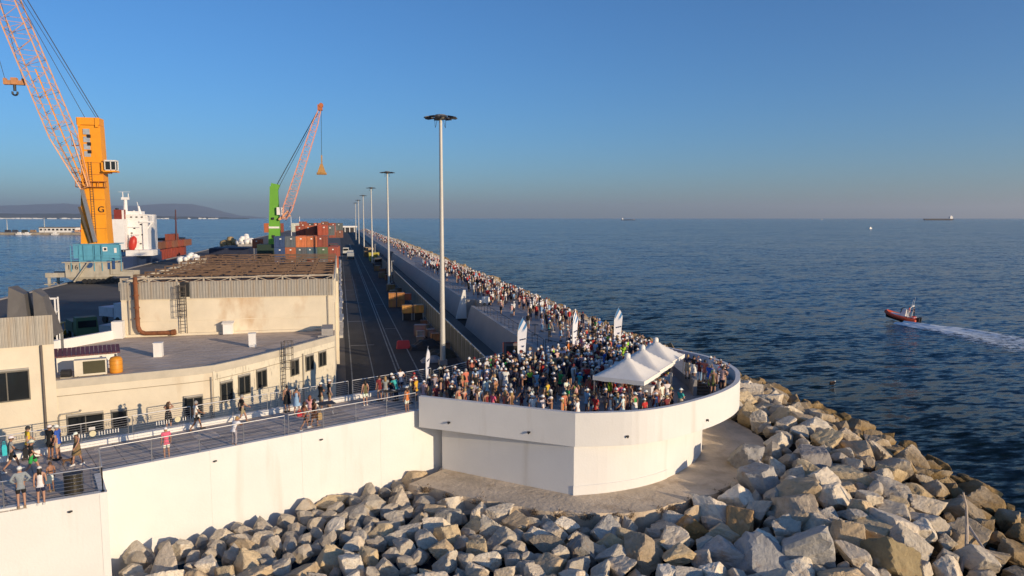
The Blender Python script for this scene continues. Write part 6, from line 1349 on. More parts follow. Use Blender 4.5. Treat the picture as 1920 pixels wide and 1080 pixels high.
for P in POSES:
    V, Rr, E, I = [], [], [], {}
    def J(n, r):
        I[n] = len(V); V.append(P[n]); Rr.append(r)
    J('pel', .125); J('sp', .115); J('ch', .135); J('nk', .058); J('hd', .06)
    for s_ in 'LR':
        J('sh'+s_, .058); J('el'+s_, .042); J('wr'+s_, .028); J('hi'+s_, .09); J('kn'+s_, .058); J('an'+s_, .038); J('to'+s_, .034)
    E = [(I['pel'], I['sp']), (I['sp'], I['ch']), (I['ch'], I['nk']), (I['nk'], I['hd'])]
    for s_ in 'LR': E += [(I['ch'], I['sh'+s_]), (I['sh'+s_], I['el'+s_]), (I['el'+s_], I['wr'+s_]), (I['pel'], I['hi'+s_]), (I['hi'+s_], I['kn'+s_]), (I['kn'+s_], I['an'+s_]), (I['an'+s_], I['to'+s_])]
    d = {'P': P}; d['body'] = grow_q(V, Rr, E, FL, [skin_m, eye_m], 1, 'body', [hand_head(P)])
    L3 = lambda a, b_, t: tuple(Vector(P[a]).lerp(Vector(P[b_]), t))
    def garment(pts, ed, name): return grow_q([p for p, r in pts], [r for p, r in pts], ed, FL, [cloth], 1, name)
    low = tuple(Vector(P['pel'])+(Vector(P['pel'])-Vector(P['sp']))*.75); top = [(P['pel'], .148), (P['sp'], .137), (P['ch'], .152), (L3('ch', 'nk', .75), .075)]
    arms = []
    for s_ in 'LR': top += [(P['sh'+s_], .075), (L3('sh'+s_, 'el'+s_, .62), .066)]
    d['tee'] = garment(top+[(low, .15)], [(0, 1), (1, 2), (2, 3), (2, 4), (4, 5), (2, 6), (6, 7), (0, 8)], 'shirt')
    d['tank'] = garment([(P['pel'], .14), (P['sp'], .13), (P['ch'], .148), (L3('ch', 'nk', .6), .085), (low, .148)], [(0, 1), (1, 2), (2, 3), (0, 4)], 'shirt')
    lt = top[:4]
    for s_ in 'LR': lt += [(P['sh'+s_], .075), (P['el'+s_], .058), (L3('el'+s_, 'wr'+s_, .88), .046)]
    d['long'] = garment(lt+[(low, .15)], [(0, 1), (1, 2), (2, 3), (2, 4), (4, 5), (5, 6), (2, 7), (7, 8), (8, 9), (0, 10)], 'shirt')
    def legs(t, r0, r1):
        pts = [(P['pel'], .146), (L3('pel', 'sp', .55), .135)]; ed = [(0, 1)]
        for s_ in 'LR':
            k = len(pts); pts.append((P['hi'+s_], .105))
            if t <= 1: pts.append((L3('hi'+s_, 'kn'+s_, t), r1)); ed += [(0, k), (k, k+1)]
            else: pts += [(P['kn'+s_], r1*1.12), (L3('kn'+s_, 'an'+s_, t-1), r1)]; ed += [(0, k), (k, k+1), (k+1, k+2)]
        return pts, ed
    d['shorts'] = garment(*legs(.85, .1, .085), 'shorts'); d['trousers'] = garment(*legs(1.93, .1, .062), 'trousers')
    m = MB(); pel = Vector(P['pel']); sp = Vector(P['sp']); kz = .56; kc = (Vector(P['knL'])+Vector(P['knR']))/2; n = 14; prev = None
    for t, rx, ry in ((0, .15, .115), (.25, .18, .15), (.7, .2, .19), (1, .235, .23)):
        c_ = sp.lerp(Vector((kc.x, kc.y, kz)), t); b0 = m.pts([c_+Vector((rx*math.cos(2*math.pi*i/n)*(1+.05*math.sin(i*2.4)*t), ry*math.sin(2*math.pi*i/n)*(1+.05*math.sin(i*2.4)*t), 0)) for i in range(n)])
        if prev is not None:
            for i in range(n): q = (i+1) % n; m.face([prev+i, prev+q, b0+q, b0+i])
        prev = b0
    d['skirt'] = m.mesh('skirt', [cloth], True)
    for s_ in 'LR':
        m = MB(); a = Vector(P['an'+s_]); o = Vector(P['to'+s_]); f = Vector((o.x-a.x, o.y-a.y, 0)).normalized(); hl = Vector((a.x, a.y, max(0, o.z-.03)))-f*.06; m.beam(hl+Vector((0, 0, .05)), Vector((o.x, o.y, o.z+.005))+f*.04, .085, .1, w2=.08, h2=.06); d['shoe'+s_] = m.mesh('shoe', [cloth])
    PM.append(d)
got = grow_all()
for d in PM:
    for k, v in list(d.items()):
        if isinstance(v, int): d[k] = got[v]
def dome(r, z0, z1, sx=.086, sy=.104, back=0, brim=0, visor=0, longb=0):
    m = MB(); n = 14; prev = None
    for j in range(6):
        t = j/5; z = lerp(z0, z1, t); q = math.sqrt(max(.0, 1-t**2.2)) if t < 1 else .02
        b0 = m.pts([(math.cos(2*math.pi*i/n)*sx*r*max(q, .05), math.sin(2*math.pi*i/n)*sy*r*max(q, .05)+back, z) for i in range(n)])
        if prev is not None:
            for i in range(n): k = (i+1) % n; m.face([prev+i, prev+k, b0+k, b0+i])
        prev = b0
    m.face([prev+i for i in range(n)])
    if visor: m.hexa([(-.07, -.08, z0), (.07, -.08, z0), (.07, -.02, z0), (-.07, -.02, z0), (-.07, -.08, z0+.02), (.07, -.08, z0+.02), (.07, -.02, z0+.02), (-.07, -.02, z0+.02)]); m.hexa([(-.07, -.09, z0-.0), (.07, -.09, z0), (.055, -.185, z0-.025), (-.055, -.185, z0-.025), (-.07, -.09, z0+.014), (.07, -.09, z0+.014), (.055, -.185, z0-.011), (-.055, -.185, z0-.011)])
    if brim:
        a = m.pts([(math.cos(2*math.pi*i/n)*sx*r, math.sin(2*math.pi*i/n)*sy*r, z0+.005) for i in range(n)]); c_ = m.pts([(math.cos(2*math.pi*i/n)*brim, math.sin(2*math.pi*i/n)*brim*1.08, z0-.02) for i in range(n)])
        e = m.pts([(math.cos(2*math.pi*i/n)*brim, math.sin(2*math.pi*i/n)*brim*1.08, z0-.012) for i in range(n)])
        for i in range(n): k = (i+1) % n; m.face([a+i, a+k, c_+k, c_+i]); m.face([c_+i, c_+k, e+k, e+i])
    if longb: m.hexa([(-.085, .02, -longb), (.085, .02, -longb), (.075, .1, -longb), (-.075, .1, -longb), (-.085, .0, .06), (.085, .0, .06), (.075, .112, .06), (-.075, .112, .06)])
    return m
HEADW = {'white cap': (dome(1.1, .03, .145, visor=1).mesh('cap', [cloth], True), (.78, .76, .72)), 'white hat': (dome(1.1, .03, .14, brim=.17).mesh('hat', [cloth], True), (.74, .70, .60)), 'straw hat': (dome(1.1, .03, .14, brim=.19).mesh('hat', [cloth], True), (.5, .36, .18)), 'dark cap': (dome(1.1, .03, .145, visor=1).mesh('cap', [cloth], True), (.03, .03, .035)), 'red cap': (dome(1.1, .03, .145, visor=1).mesh('cap', [cloth], True), (.4, .03, .03))}
HAIR = {'short': dome(1.06, -.03, .138, back=.008).mesh('hair', [hair_m], True), 'long': dome(1.1, -.05, .14, back=.01, longb=.24).mesh('hair', [hair_m], True)}
HC_ = {'dark hair': (.02, .014, .01), 'brown hair': (.06, .03, .015), 'blond hair': (.36, .23, .09), 'grey hair': (.28, .27, .26), 'ginger hair': (.25, .08, .025)}
CLR = {'white': (.74, .73, .70), 'black': (.013, .013, .014), 'grey': (.27, .27, .275), 'red': (.50, .03, .025), 'blue': (.03, .11, .42), 'navy': (.012, .02, .055), 'light blue': (.27, .42, .60), 'pink': (.66, .11, .18), 'orange': (.60, .20, .04), 'yellow': (.68, .45, .04), 'lime green': (.30, .62, .04), 'green': (.03, .33, .07), 'teal': (.05, .42, .36), 'maroon': (.16, .02, .025), 'beige': (.47, .38, .26), 'khaki': (.33, .25, .15), 'brown': (.13, .06, .03), 'leopard': (.22, .15, .07), 'pale pink': (.62, .38, .34), 'coral': (.55, .16, .10), 'olive': (.10, .10, .04)}
SKINS = [(.42, .235, .16), (.36, .19, .12), (.47, .29, .21), (.30, .15, .09), (.40, .21, .135)]
people = []
prg = random.Random(21)
def person(p, face, top, tc_, bot, bc_, head, hair, po=0, h=1.72, where='', group=None, skin=None, shoes=True, extra='', cat='person'):
    """face: heading in radians (0 looks to +X)"""
    d = PM[po]; s_ = h/1.72; t = thing('person', p, '', cat, group, face+math.pi/2); t.scale = (s_,)*3
    put('body', d['body'], t, skin or prg.choice(SKINS))
    if top in ('tee', 'tank', 'long'): put('shirt', d[top], t, [v*prg.uniform(.9, 1.1) for v in CLR[tc_]])
    elif top == 'dress': put('dress_top', d['tank'], t, CLR[tc_])
    if top == 'dress' : put('dress_skirt', d['skirt'], t, CLR[tc_])
    elif bot == 'skirt': put('skirt', d['skirt'], t, CLR[bc_])
    else: put('trousers' if bot == 'trousers' else 'shorts', d[bot], t, [v*prg.uniform(.9, 1.1) for v in CLR[bc_]])
    hd = Vector(d['P']['hd'])
    hs, hcol = hair
    if hs: put('hair', HAIR[hs], t, HC_[hcol], loc=hd)
    if head: me, c_ = HEADW[head]; o = put(head.split()[1], me, t, [v*prg.uniform(.92, 1.05) for v in c_], loc=hd)
    if shoes:
        c_ = prg.choice([(.6, .6, .58), (.03, .03, .03), (.25, .18, .12)])
        for k in 'LR': put('shoe', d['shoe'+k], t, c_)
    noun = {'tee': 't-shirt', 'tank': 'vest', 'long': 'shirt', 'dress': 'dress', 'bare': ''}[top]
    lb = 'person in %s %s' % (tc_, noun) if top != 'bare' else 'bare chested person'
    if top != 'dress': lb += ', %s %s' % (bc_, bot)
    lb += ', %s' % (head or hcol)
    people.append((t, lb, where)); return t
UPD = math.atan2(dv.y, dv.x); TOCAM = UPD-math.pi/2; AWAY = UPD+math.pi/2
def rp(px, py): return at(px, py, DECK)
H = lambda a: ('short', a+' hair'); HL = lambda a: ('long', a+' hair')
# --- on the ramp, one by one
RP = [
 ((24, 884), UPD, 'tee', 'grey', 'shorts', 'black', 'white cap', H('dark'), 2, 1.74, 'walking with a turquoise backpack'),
 ((55, 862), UPD+.2, 'tee', 'yellow', 'shorts', 'black', 'dark cap', H('dark'), 6, 1.72, 'walking by the lower rear railing'),
 ((62, 892), UPD-.2, 'tee', 'black', 'shorts', 'green', 'white hat', H('brown'), 2, 1.74, 'walking with a black backpack'),
 ((96, 862), UPD+.6, 'tee', 'black', 'shorts', 'black', 'white cap', H('dark'), 1, 1.78, 'beside the person in blue'),
 ((110, 862), UPD+2.6, 'tee', 'blue', 'shorts', 'beige', 'white cap', H('grey'), 0, 1.8, 'standing near the small dog'),
 ((146, 872), UPD-2.6, 'dress', 'leopard', 'shorts', 'black', 'white cap', HL('brown'), 6, 1.66, 'walking where the ramp edge steps back'),
 ((41, 952), AWAY, 'long', 'grey', 'shorts', 'black', 'white cap', H('grey'), 7, 1.78, 'standing at the lower front railing'),
 ((78, 946), AWAY-.2, 'tank', 'white', 'shorts', 'navy', 'white cap', HL('dark'), 0, 1.66, 'at the railing near the litter bin'),
 ((97, 921), AWAY+.4, 'bare', 'beige', 'shorts', 'white', None, H('brown'), 0, 1.36, 'child sized, near the litter bin'),
 ((313, 860), AWAY, 'tee', 'pink', 'shorts', 'white', 'white cap', H('blond'), 0, 1.62, 'at the railing above the tall wall'),
 ((317, 808), AWAY-.4, 'dress', 'black', 'shorts', 'black', None, HL('brown'), 5, 1.68, 'taking a photo beside the rear railing'),
 ((369, 808), UPD, 'tee', 'white', 'shorts', 'black', None, H('grey'), 2, 1.76, 'striding up the ramp by the rear kerb'),
 ((455, 795), UPD, 'tee', 'black', 'shorts', 'khaki', None, H('grey'), 2, 1.76, 'striding up the upper ramp'),
 ((440, 836), UPD+.5, 'tee', 'white', 'trousers', 'grey', None, H('blond'), 4, 1.62, 'leaning on the upper front railing'),
 ((539, 773), AWAY, 'dress', 'black', 'shorts', 'black', None, H('dark'), 0, 1.72, 'standing at the rear kerb, upper ramp'),
 ((557, 777), UPD+.9, 'dress', 'light blue', 'shorts', 'white', None, H('dark'), 6, 1.68, 'walking by the rear kerb, upper ramp'),
 ((572, 806), UPD+.2, 'tank', 'coral', 'shorts', 'black', None, HL('brown'), 2, 1.66, 'carrying a red bag'),
 ((590, 800), UPD+.4, 'dress', 'brown', 'shorts', 'beige', None, HL('dark'), 6, 1.66, 'walking beside the red bag'),
 ((582, 792), UPD+.8, 'tee', 'pale pink', 'shorts', 'white', None, HL('ginger'), 3, 1.64, 'by red bag'),
 ((602, 768), UPD+.2, 'tee', 'black', 'shorts', 'beige', 'white cap', H('dark'), 3, 1.76, 'at the rear kerb, left of a pair'),
 ((618, 763), UPD-.1, 'tee', 'black', 'shorts', 'khaki', 'white cap', H('dark'), 1, 1.8, 'at the rear kerb, right of a pair'),
 ((685, 760), AWAY, 'tank', 'olive', 'shorts', 'white', None, HL('dark'), 0, 1.68, 'alone at the ramp top'),
 ((763, 774), AWAY+.3, 'tank', 'orange', 'shorts', 'white', 'white cap', HL('brown'), 0, 1.68, 'at the railing by the parapet end'),
 ((712, 752), AWAY, 'tee', 'maroon', 'shorts', 'beige', None, H('brown'), 0, 1.72, 'left of the ramp top table'),
 ((723, 752), AWAY-.5, 'tee', 'grey', 'shorts', 'white', None, HL('blond'), 3, 1.68, 'at the ramp top behind the dark table'),
 ((734, 748), UPD, 'tee', 'black', 'shorts', 'navy', 'white cap', H('dark'), 0, 1.76, 'at the ramp top rear railing'),
 ((743, 752), AWAY+.3, 'tee', 'teal', 'trousers', 'navy', 'white cap', H('grey'), 4, 1.72, 'bending at the dark table'),
 ((751, 738), AWAY, 'tee', 'white', 'shorts', 'navy', None, H('dark'), 7, 1.78, 'at the ramp top, back turned'),
 ((777, 746), AWAY, 'tee', 'maroon', 'shorts', 'black', 'red cap', H('dark'), 3, 1.74, 'left of the narrow banner'),
 ((770, 757), UPD-.6, 'tee', 'beige', 'shorts', 'beige', 'white cap', H('brown'), 3, 1.66, 'right of the dark table'),
 ((780, 755), AWAY+.6, 'tee', 'yellow', 'shorts', 'navy', 'white cap', H('brown'), 0, 1.7, 'beside the narrow banner'),
 ((795, 762), UPD+.4, 'tee', 'pale pink', 'shorts', 'grey', 'white cap', H('brown'), 0, 1.7, 'in front of the narrow banner'),
]
for (px, py), f, top, tc_, bot, bc_, hd, hr, po, h, wh_ in RP: person(rp(px, py), f, top, tc_, bot, bc_, hd, hr, po, h, wh_)
def hp(px, py): return at(px, py, DECK+1.66).xy
# --- along the parapet and in front of the tents (placed by the heads)
VIEW = [(997, 741, 'tee', 'white', 'white cap'), (990, 752, 'tee', 'white', 'white hat'), (1014, 752, 'tee', 'white', 'white cap'), (1032, 752, 'tank', 'brown', 'white cap'), (1058, 735, 'tee', 'coral', 'white hat'), (1052, 762, 'tank', 'orange', 'white cap'),
 (1068, 757, 'tee', 'black', None), (1084, 760, 'tee', 'white', 'straw hat'), (1101, 732, 'tee', 'light blue', 'white cap'), (1117, 741, 'tee', 'red', None), (1146, 742, 'tank', 'white', 'white cap'), (1136, 730, 'tee', 'navy', 'white cap'), (1156, 729, 'tee', 'black', 'white cap'),
 (1172, 741, 'tank', 'maroon', None), (1190, 741, 'tank', 'green', 'white cap'), (1212, 736, 'tee', 'black', 'white cap'), (1231, 737, 'tee', 'light blue', 'white cap'), (1216, 751, 'tee', 'red', 'white cap'), (1250, 741, 'tee', 'maroon', 'straw hat'), (1271, 745, 'tank', 'white', 'white hat'), (1292, 738, 'tee', 'teal', 'white cap'),
 (1200, 731, 'tee', 'grey', 'white cap'), (1019, 737, 'tee', 'grey', None), (1026, 719, 'tee', 'yellow', None), (1079, 719, 'tank', 'lime green', None), (1040, 711, 'tee', 'black', 'white cap'), (1051, 698, 'tee', 'green', None), (1006, 697, 'tee', 'light blue', 'white cap'), (977, 698, 'tank', 'coral', None), (1087, 693, 'tee', 'blue', None),
 (1251, 715, 'tee', 'white', None), (1231, 722, 'tank', 'black', None), (1241, 721, 'tee', 'white', None), (1330, 683, 'tee', 'blue', None), (1342, 679, 'tee', 'white', None), (1354, 687, 'tee', 'white', 'white cap'), (1364, 688, 'tee', 'black', None), (1376, 690, 'tee', 'pale pink', None), (1371, 700, 'tank', 'olive', None),
 (1312, 674, 'tee', 'maroon', 'white cap'), (1322, 676, 'tee', 'coral', None), (1332, 671, 'tee', 'white', 'white cap'), (1346, 676, 'tee', 'pink', None), (1358, 681, 'tee', 'black', None), (1301, 671, 'tee', 'black', None), (1290, 668, 'tee', 'navy', None), (1351, 674, 'tee', 'black', None),
 (815, 706, 'tee', 'grey', 'white cap'), (838, 707, 'tee', 'maroon', 'white cap'), (866, 706, 'tank', 'coral', None), (873, 696, 'tee', 'coral', None), (912, 697, 'tee', 'pale pink', 'white cap'), (948, 695, 'tee', 'white', 'white cap'), (886, 718, 'tee', 'grey', 'white cap'), (912, 711, 'long', 'white', 'white cap'), (928, 714, 'tank', 'orange', 'white cap'),
 (913, 741, 'tee', 'pink', None), (876, 739, 'tank', 'red', None), (947, 736, 'tank', 'coral', None), (818, 722, 'tee', 'maroon', 'white cap'), (834, 737, 'tank', 'coral', None), (852, 736, 'tank', 'coral', None), (924, 700, 'tee', 'beige', None), (862, 714, 'tee', 'black', None), (872, 718, 'tee', 'navy', None), (933, 733, 'tank', 'orange', None), (941, 749, 'tank', 'brown', 'white cap'), (896, 742, 'tank', 'maroon', None)]
taken = []; PIN2 = [(5.0, 44.6)]+offset(PAR, .62)+[(26, 62), (17, 62), (13.4, 57), (9.2, 53), (6.4, 50.4)]
for i, (px, py, top, tc_, hd) in enumerate(VIEW):
    up = .72 if px > 1280 and py < 702 else 0
    p = at(px, py, DECK+1.6+up)
    for _ in range(60):
        if inside(PIN2, p.x, p.y): break
        p += (Vector((16, 49, p.z))-p)*.02
    taken.append((p.x, p.y))
    c_ = prg.choice(['black', 'navy', 'beige', 'white', 'grey', 'khaki', 'light blue'])
    wh_ = ('on the raised corner' if up else 'at the curved parapet' if px > 1238 else 'at the near tent parapet' if px > 1090 else 'at the parapet corner' if px > 970 and py > 726 else 'left of the near tent' if px > 960 else 'at the left parapet' if py > 725 else 'by the rear railing')
    person((p.x, p.y, DECK+up), prg.choice([AWAY, AWAY+.5, AWAY-.5, UPD, UPD+2.4, TOCAM]) if px < 1280 else prg.uniform(-.2, 1.2), top, tc_, prg.choice(['shorts', 'shorts', 'trousers', 'skirt']), c_, hd, (prg.choice(['short', 'long']) if top == 'tank' else 'short', prg.choice(['dark hair', 'brown hair', 'dark hair', 'blond hair', 'grey hair'])), prg.choice([0, 0, 3, 3, 1, 7, 5]), prg.uniform(1.6, 1.82), wh_)
TOPC = ['white']*9+['black']*12+['navy']*8+['blue', 'blue', 'light blue', 'light blue', 'grey', 'grey', 'red', 'red', 'maroon', 'maroon', 'coral', 'coral', 'pale pink', 'pale pink', 'orange', 'green', 'lime green', 'beige', 'brown', 'teal', 'pink']
def rand_person(x, y, wh_, face=None):
    top = prg.choice(['tee', 'tee', 'tee', 'tee', 'tank', 'long', 'dress'] if prg.random() < .8 else ['tee'])
    return person((x, y, DECK), face if face is not None else prg.uniform(0, 6.28), top, prg.choice(TOPC), prg.choice(['shorts', 'shorts', 'trousers', 'skirt']), prg.choice(['black', 'navy', 'beige', 'white', 'grey', 'khaki', 'light blue', 'maroon', 'brown']), prg.choice([None, None, 'white cap', 'white cap', 'white hat', 'dark cap', 'straw hat']) , (prg.choice(['short', 'short', 'long']), prg.choice(['dark hair', 'brown hair', 'dark hair', 'blond hair', 'grey hair'])), prg.choice([0, 0, 0, 3, 3, 1, 5, 7, 6]), prg.uniform(1.58, 1.84), wh_)
INN = offset(PAR, .75)
SQ = [(4.9, 44.6)]+INN+[(26, 61), (19.9, 61), (18.8, 57), (13.6, 54.5), (9, 52), (6.6, 49.8)]
def free(x, y, k): return all((x-a)**2+(y-c_)**2 > k*k for a, c_ in taken)
def tent_zone(x, y):
    q = Vector((x, y, 0))-Vector((TC.x, TC.y, 0)); u, v = q.dot(tu), q.dot(tv); return u, v
LAND = []
n_sq = 0
for _ in range(16000):
    if n_sq >= 168: break
    x, y = prg.uniform(5, 28), prg.uniform(38, 61)
    if not inside(SQ, x, y) or not free(x, y, .55): continue
    u, v = tent_zone(x, y)
    if u > 2.6 and v < 2.4: continue          # serving area and clear floor beside the stair
    if u > 1.0 and -9 < v < .3: continue
    if inside(RAISED, x, y) or x > 24.2 and y < 53: continue
    if x < 9.5 and y > 48.5 and prg.random() < .6: continue
    taken.append((x, y)); n_sq += 1
    wh_ = ('under the near tent' if 0 < u < 3.4 and 0 < v < 3.4 else 'under the middle tent' if 0 < u < 6.8 and 0 < v < 3.4 else 'under the farthest tent' if 0 < u < 10.2 and 0 < v < 3.4 else 'behind the tents' if 3.4 <= v < 6.5 and u > 0 else
           'near the seaward banner' if y > 55 and x > 22 else 'by the middle banner' if y > 54 and x > 17.6 else 'by the left banner' if y > 51 and x > 11 else 'before the left banner' if x > 11 and y > 46 else 'before the near tent' if x > 11 else 'at the bastion left end')
    rand_person(x, y, wh_, prg.choice([AWAY, AWAY+.6, AWAY-.6, UPD, UPD+2.6, TOCAM, prg.uniform(0, 6.28)]))
far_list = []
def prom(n, y0, y1, xf, k, named):
    c_ = 0
    for _ in range(n*14):
        if c_ >= n: break
        y = prg.uniform(y0, y1); x = xf()
        if not free(x, y, k) or (not named and noise.noise((x*.35, y*.13, 7)) < -.12 and prg.random() < .85): continue
        taken.append((x, y)); c_ += 1
        if named:
            wh_ = ('on promenade past high tables' if y < 72 else 'on promenade near white cart' if y < 86 else 'on promenade beyond white cart' if y < 100 else 'on promenade by stair gap' if y < 112 else 'far along the promenade')
            if x > 24.6: wh_ = wh_.replace('on promenade', 'seaward edge')
            elif x < 20.5: wh_ = wh_.replace('on promenade', 'landward edge')
            rand_person(x, y, wh_, prg.choice([0, .4, -.4, AWAY, UPD, -1.3]))
        else: far_list.append((x, y))
right = lambda: 26.0-abs(prg.gauss(0, 1))*1.6 if prg.random() < .8 else prg.uniform(19.5, 26)
rclip = lambda: min(26.0, max(18.6, right()))
prom(34, 61.5, 74, lambda: prg.uniform(20.4, 26), .62, True)
prom(110, 74, 118, rclip, .55, False)
for _ in range(9000):
    x, y = prg.uniform(9, 26), prg.uniform(47, 61.3)
    if len(far_list) >= 270: break
    u, v = tent_zone(x, y)
    if inside(SQ, x, y) and v > 3.2 and free(x, y, .5) and not inside(RAISED, x, y): taken.append((x, y)); far_list.append((x, y))
people_n = len(people)
prom(230, 95, 180, rclip, .55, False); prom(260, 180, 420, rclip, .7, False); prom(150, 420, 740, rclip, .9, False)
# --- the rest of the crowd, one mass
PALC = [CLR[c] for c in ('white', 'white', 'white', 'black', 'navy', 'red', 'maroon', 'coral', 'pale pink', 'light blue', 'beige', 'grey')]
fm_ = [M('crowd_cloth_'+c, CLR[c], .9) for c in ('white', 'black', 'navy', 'red', 'maroon', 'coral', 'pale pink', 'light blue', 'beige', 'grey')]+[M('crowd_skin', (.4, .23, .15), .7)]
m = MB()
for x, y in far_list:
    s_ = prg.uniform(.92, 1.05); f = prg.uniform(0, 6.28); cx, cy = math.cos(f), math.sin(f); tp_, bt = prg.choice([0, 0, 0, 0, 1, 1, 1, 2, 2, 3, 4, 5, 6, 7, 8, 9]), prg.choice([1, 1, 2, 2, 8, 0, 9]); SK = 10; z = DECK
    for sd in (-1, 1):
        hx, hy = x+sd*.1*cx*s_, y+sd*.1*cy*s_; m.tube((hx, hy, z), (hx, hy, z+.45*s_), .05, .07, 5, SK, cap=False); m.tube((hx, hy, z+.45*s_), (hx, hy, z+.92*s_), .09, .1, 5, bt, cap=False)
        sx_, sy_ = x+sd*.22*cx*s_, y+sd*.22*cy*s_; m.tube((sx_, sy_, z+1.4*s_), (sx_+prg.uniform(-.1, .1), sy_+prg.uniform(-.1, .1), z+.9*s_), .05, .035, 5, SK if prg.random() < .6 else tp_, cap=False)
    m.lathe([(.13, z+.88*s_), (.17, z+1.1*s_), (.2, z+1.38*s_), (.08, z+1.48*s_)], (x, y), 6, tp_); hd_ = 0 if prg.random() < .58 else prg.choice([1, 1, 8, 4])
    m.lathe([(.05, z+1.46*s_), (.09, z+1.55*s_)], (x, y), 6, SK); m.lathe([(.105, z+1.58*s_), (.1, z+1.68*s_), (.02, z+1.75*s_)], (x, y), 6, hd_)
tag(m.build('crowd', fm_), 'dense crowd of spectators behind the tents and far along the promenade', 'crowd', kind='stuff')
# --- crew on the boat
for (x, y, tc_, wh_) in ((0, -1.5, 'red', 'steering at the boat console'), (.45, -2.3, 'navy', 'seated behind the boat console')):
    q = rib.matrix_basis @ Vector((x, y, .95)); person(q, bh, 'tee', tc_, 'trousers', 'navy', None, H('dark'), 3, 1.7, wh_)
# --- labels: look plus place; only real twins get an order along the picture
from collections import defaultdict
grp = defaultdict(list)
for t, lb, wh_ in people: grp[(lb+' '+wh_)].append(t)
ORDW = ['leftmost', 'second from left', 'third from left', 'fourth from left', 'fifth from left', 'sixth from left', 'seventh from left', 'eighth from left']
for lb, ts in grp.items():
    ts.sort(key=lambda t: proj(t.location)[0])
    for i, t in enumerate(ts):
        L_ = lb if len(ts) == 1 else lb+', '+('left one' if i == 0 else 'right one') if len(ts) == 2 else lb+', '+ORDW[min(i, 7)]
        t['label'] = L_
        if len(L_.replace(',', '').split()) > 16: print('LONG', t.name, L_)
        t['group'] = 'people on the ramp' if t.location.x < 4.3 else 'people on the bastion' if t.location.y < 61.4 and t.location.x < 30 else 'people on the promenade' if t.location.x < 30 else 'boat crew'
# --- carried things, dog
def bag(par_p, dx, dz, sz, col, lb, nm='bag'):
    p = Vector(par_p)+Vector((dx[0], dx[1], dz)); m = MB(); x, y, z = [v/2 for v in sz]
    m.hexa([(-x*.9, -y, -z), (x*.9, -y, -z), (x*.9, y, -z), (-x*.9, y, -z), (-x, -y*.7, z*.6), (x, -y*.7, z*.6), (x, y*.7, z*.6), (-x, y*.7, z*.6)]); m.hexa([(-x, -y*.7, z*.6), (x, -y*.7, z*.6), (x, y*.7, z*.6), (-x, y*.7, z*.6), (-x*.6, -y*.4, z), (x*.6, -y*.4, z), (x*.6, y*.4, z), (-x*.6, y*.4, z)])
    m.path([(-x*.5, 0, z*.9), (-x*.3, 0, z*1.6), (x*.3, 0, z*1.6), (x*.5, 0, z*.9)], .012, 5); o = m.build(nm, cloth, color=col); o.location = p; o.rotation_euler = (0, 0, UPD); tag(o, lb, nm.replace('_', ' '))
bag(rp(24, 884), (-.24, -.12), 1.12, (.2, .34, .5), (.04, .46, .52), 'turquoise backpack on the person in grey walking up the lower ramp', 'backpack')
bag(rp(62, 892), (-.22, -.08), 1.15, (.2, .3, .46), (.015, .015, .017), 'black backpack on the walking person in green shorts', 'backpack')
bag(rp(572, 806), (-.28, -.1), .98, (.3, .16, .3), (.45, .02, .03), 'red shoulder bag carried along the front ramp railing')
bag(rp(590, 800), (.3, -.1), .62, (.26, .14, .42), (.4, .27, .12), 'tan tote bag hanging beside the person in the brown dress')
bag(rp(78, 946), (.26, .12), 1.02, (.26, .16, .34), (.07, .11, .15), 'slate blue bag on the shoulder of the person near the litter bin')
bag(at(1333, 724, DECK+.7), (0, 0), .5, (.3, .24, .9), (.32, .6, .05), 'lime green tall bag standing on the raised corner by the stair')
dogp = rp(128, 872)
V = [(0, .28, .42), (0, .05, .40), (0, -.2, .44), (0, -.32, .54), (0, -.4, .62), (0, -.52, .58), (0, .42, .5), (0, .52, .6)]; Rd = [.1, .1, .12, .075, .075, .035, .03, .02]; Ed = [(0, 1), (1, 2), (2, 3), (3, 4), (4, 5), (0, 6), (6, 7)]
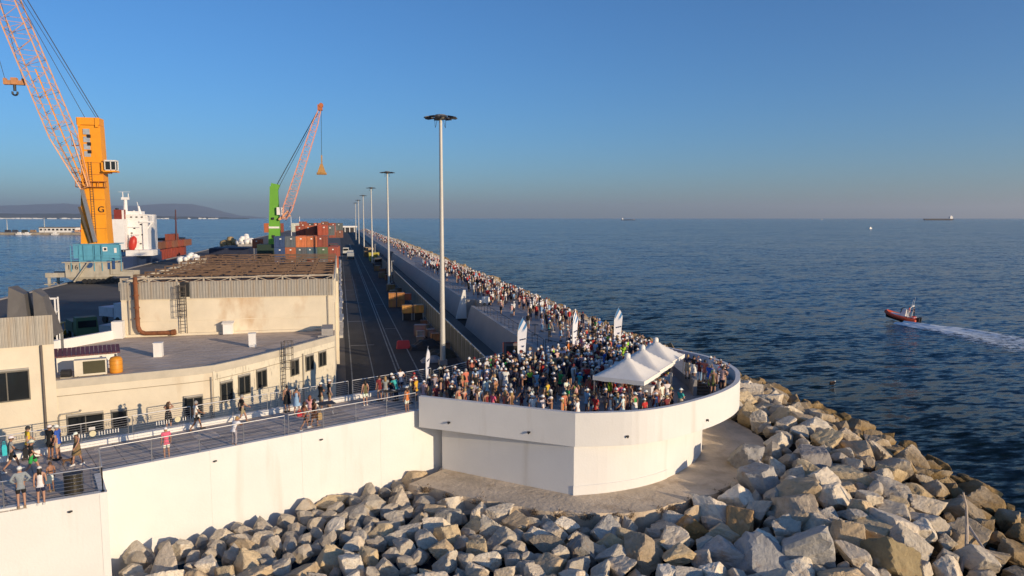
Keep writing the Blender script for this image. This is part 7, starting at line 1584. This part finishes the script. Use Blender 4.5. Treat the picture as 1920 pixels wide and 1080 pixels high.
for sx_ in (-1, 1):
    k = len(V); V += [(sx_*.08, .3, .34), (sx_*.085, .24, .27), (sx_*.085, .36, .14), (sx_*.085, .33, .02), (sx_*.08, -.2, .33), (sx_*.08, -.18, .2), (sx_*.08, -.21, .1), (sx_*.08, -.24, .02)]; Rd += [.065, .05, .026, .028, .055, .034, .026, .028]
    Ed += [(0, k), (k, k+1), (k+1, k+2), (k+2, k+3), (2, k+4), (k+4, k+5), (k+5, k+6), (k+6, k+7)]
GROW.clear(); m = MB()
for sx_ in (-1, 1): m.hexa([(sx_*.02, -.37, .68), (sx_*.07, -.37, .66), (sx_*.07, -.34, .66), (sx_*.02, -.34, .68), (sx_*.045, -.37, .76), (sx_*.05, -.37, .76), (sx_*.05, -.35, .76), (sx_*.045, -.35, .76)])
furm = M('dog_fur', (.16, .085, .04), .85, .5, 6, .4, 40)
grow_q(V, Rd, Ed, None, [furm], 1, 'dog', [m.mesh('ears', furm)]); dm = grow_all()[0]
o = put('dog', dm, None, None, dogp, UPD+1.2, .62); tag(o, 'small brown dog standing among the walkers on the lower ramp', 'dog')
p = rp(112, 866); b = MB(dogp); b.path([dogp+Vector((-.1, -.2, .5)), dogp.lerp(p, .5)+Vector((0, 0, .65)), p+Vector((.15, -.1, .95))], .008, 4); tag(b.build('dog_leash', black_mat), 'thin dark leash running from the brown dog to the person in blue', 'leash')

# ------------------------------------------------------------------ haze
hz = MB(); S = 62000; hz.hexa([(-S, -S, -6), (S, -S, -6), (S, S, -6), (-S, S, -6), (-S, -S, 1180), (S, -S, 1180), (S, S, 1180), (-S, S, 1180)])
hm_ = bpy.data.materials.new('sea_haze'); hm_.use_nodes = True; n_ = hm_.node_tree; n_.nodes.remove(n_.nodes['Principled BSDF'])
pv = n_.nodes.new('ShaderNodeVolumePrincipled'); pv.inputs['Color'].default_value = (.93, .96, 1, 1); pv.inputs['Density'].default_value = 2.5e-5; pv.inputs['Anisotropy'].default_value = .35
n_.links.new(pv.outputs[0], n_.nodes['Material Output'].inputs['Volume'])
tag(hz.build("haze", hm_), kind='stuff')
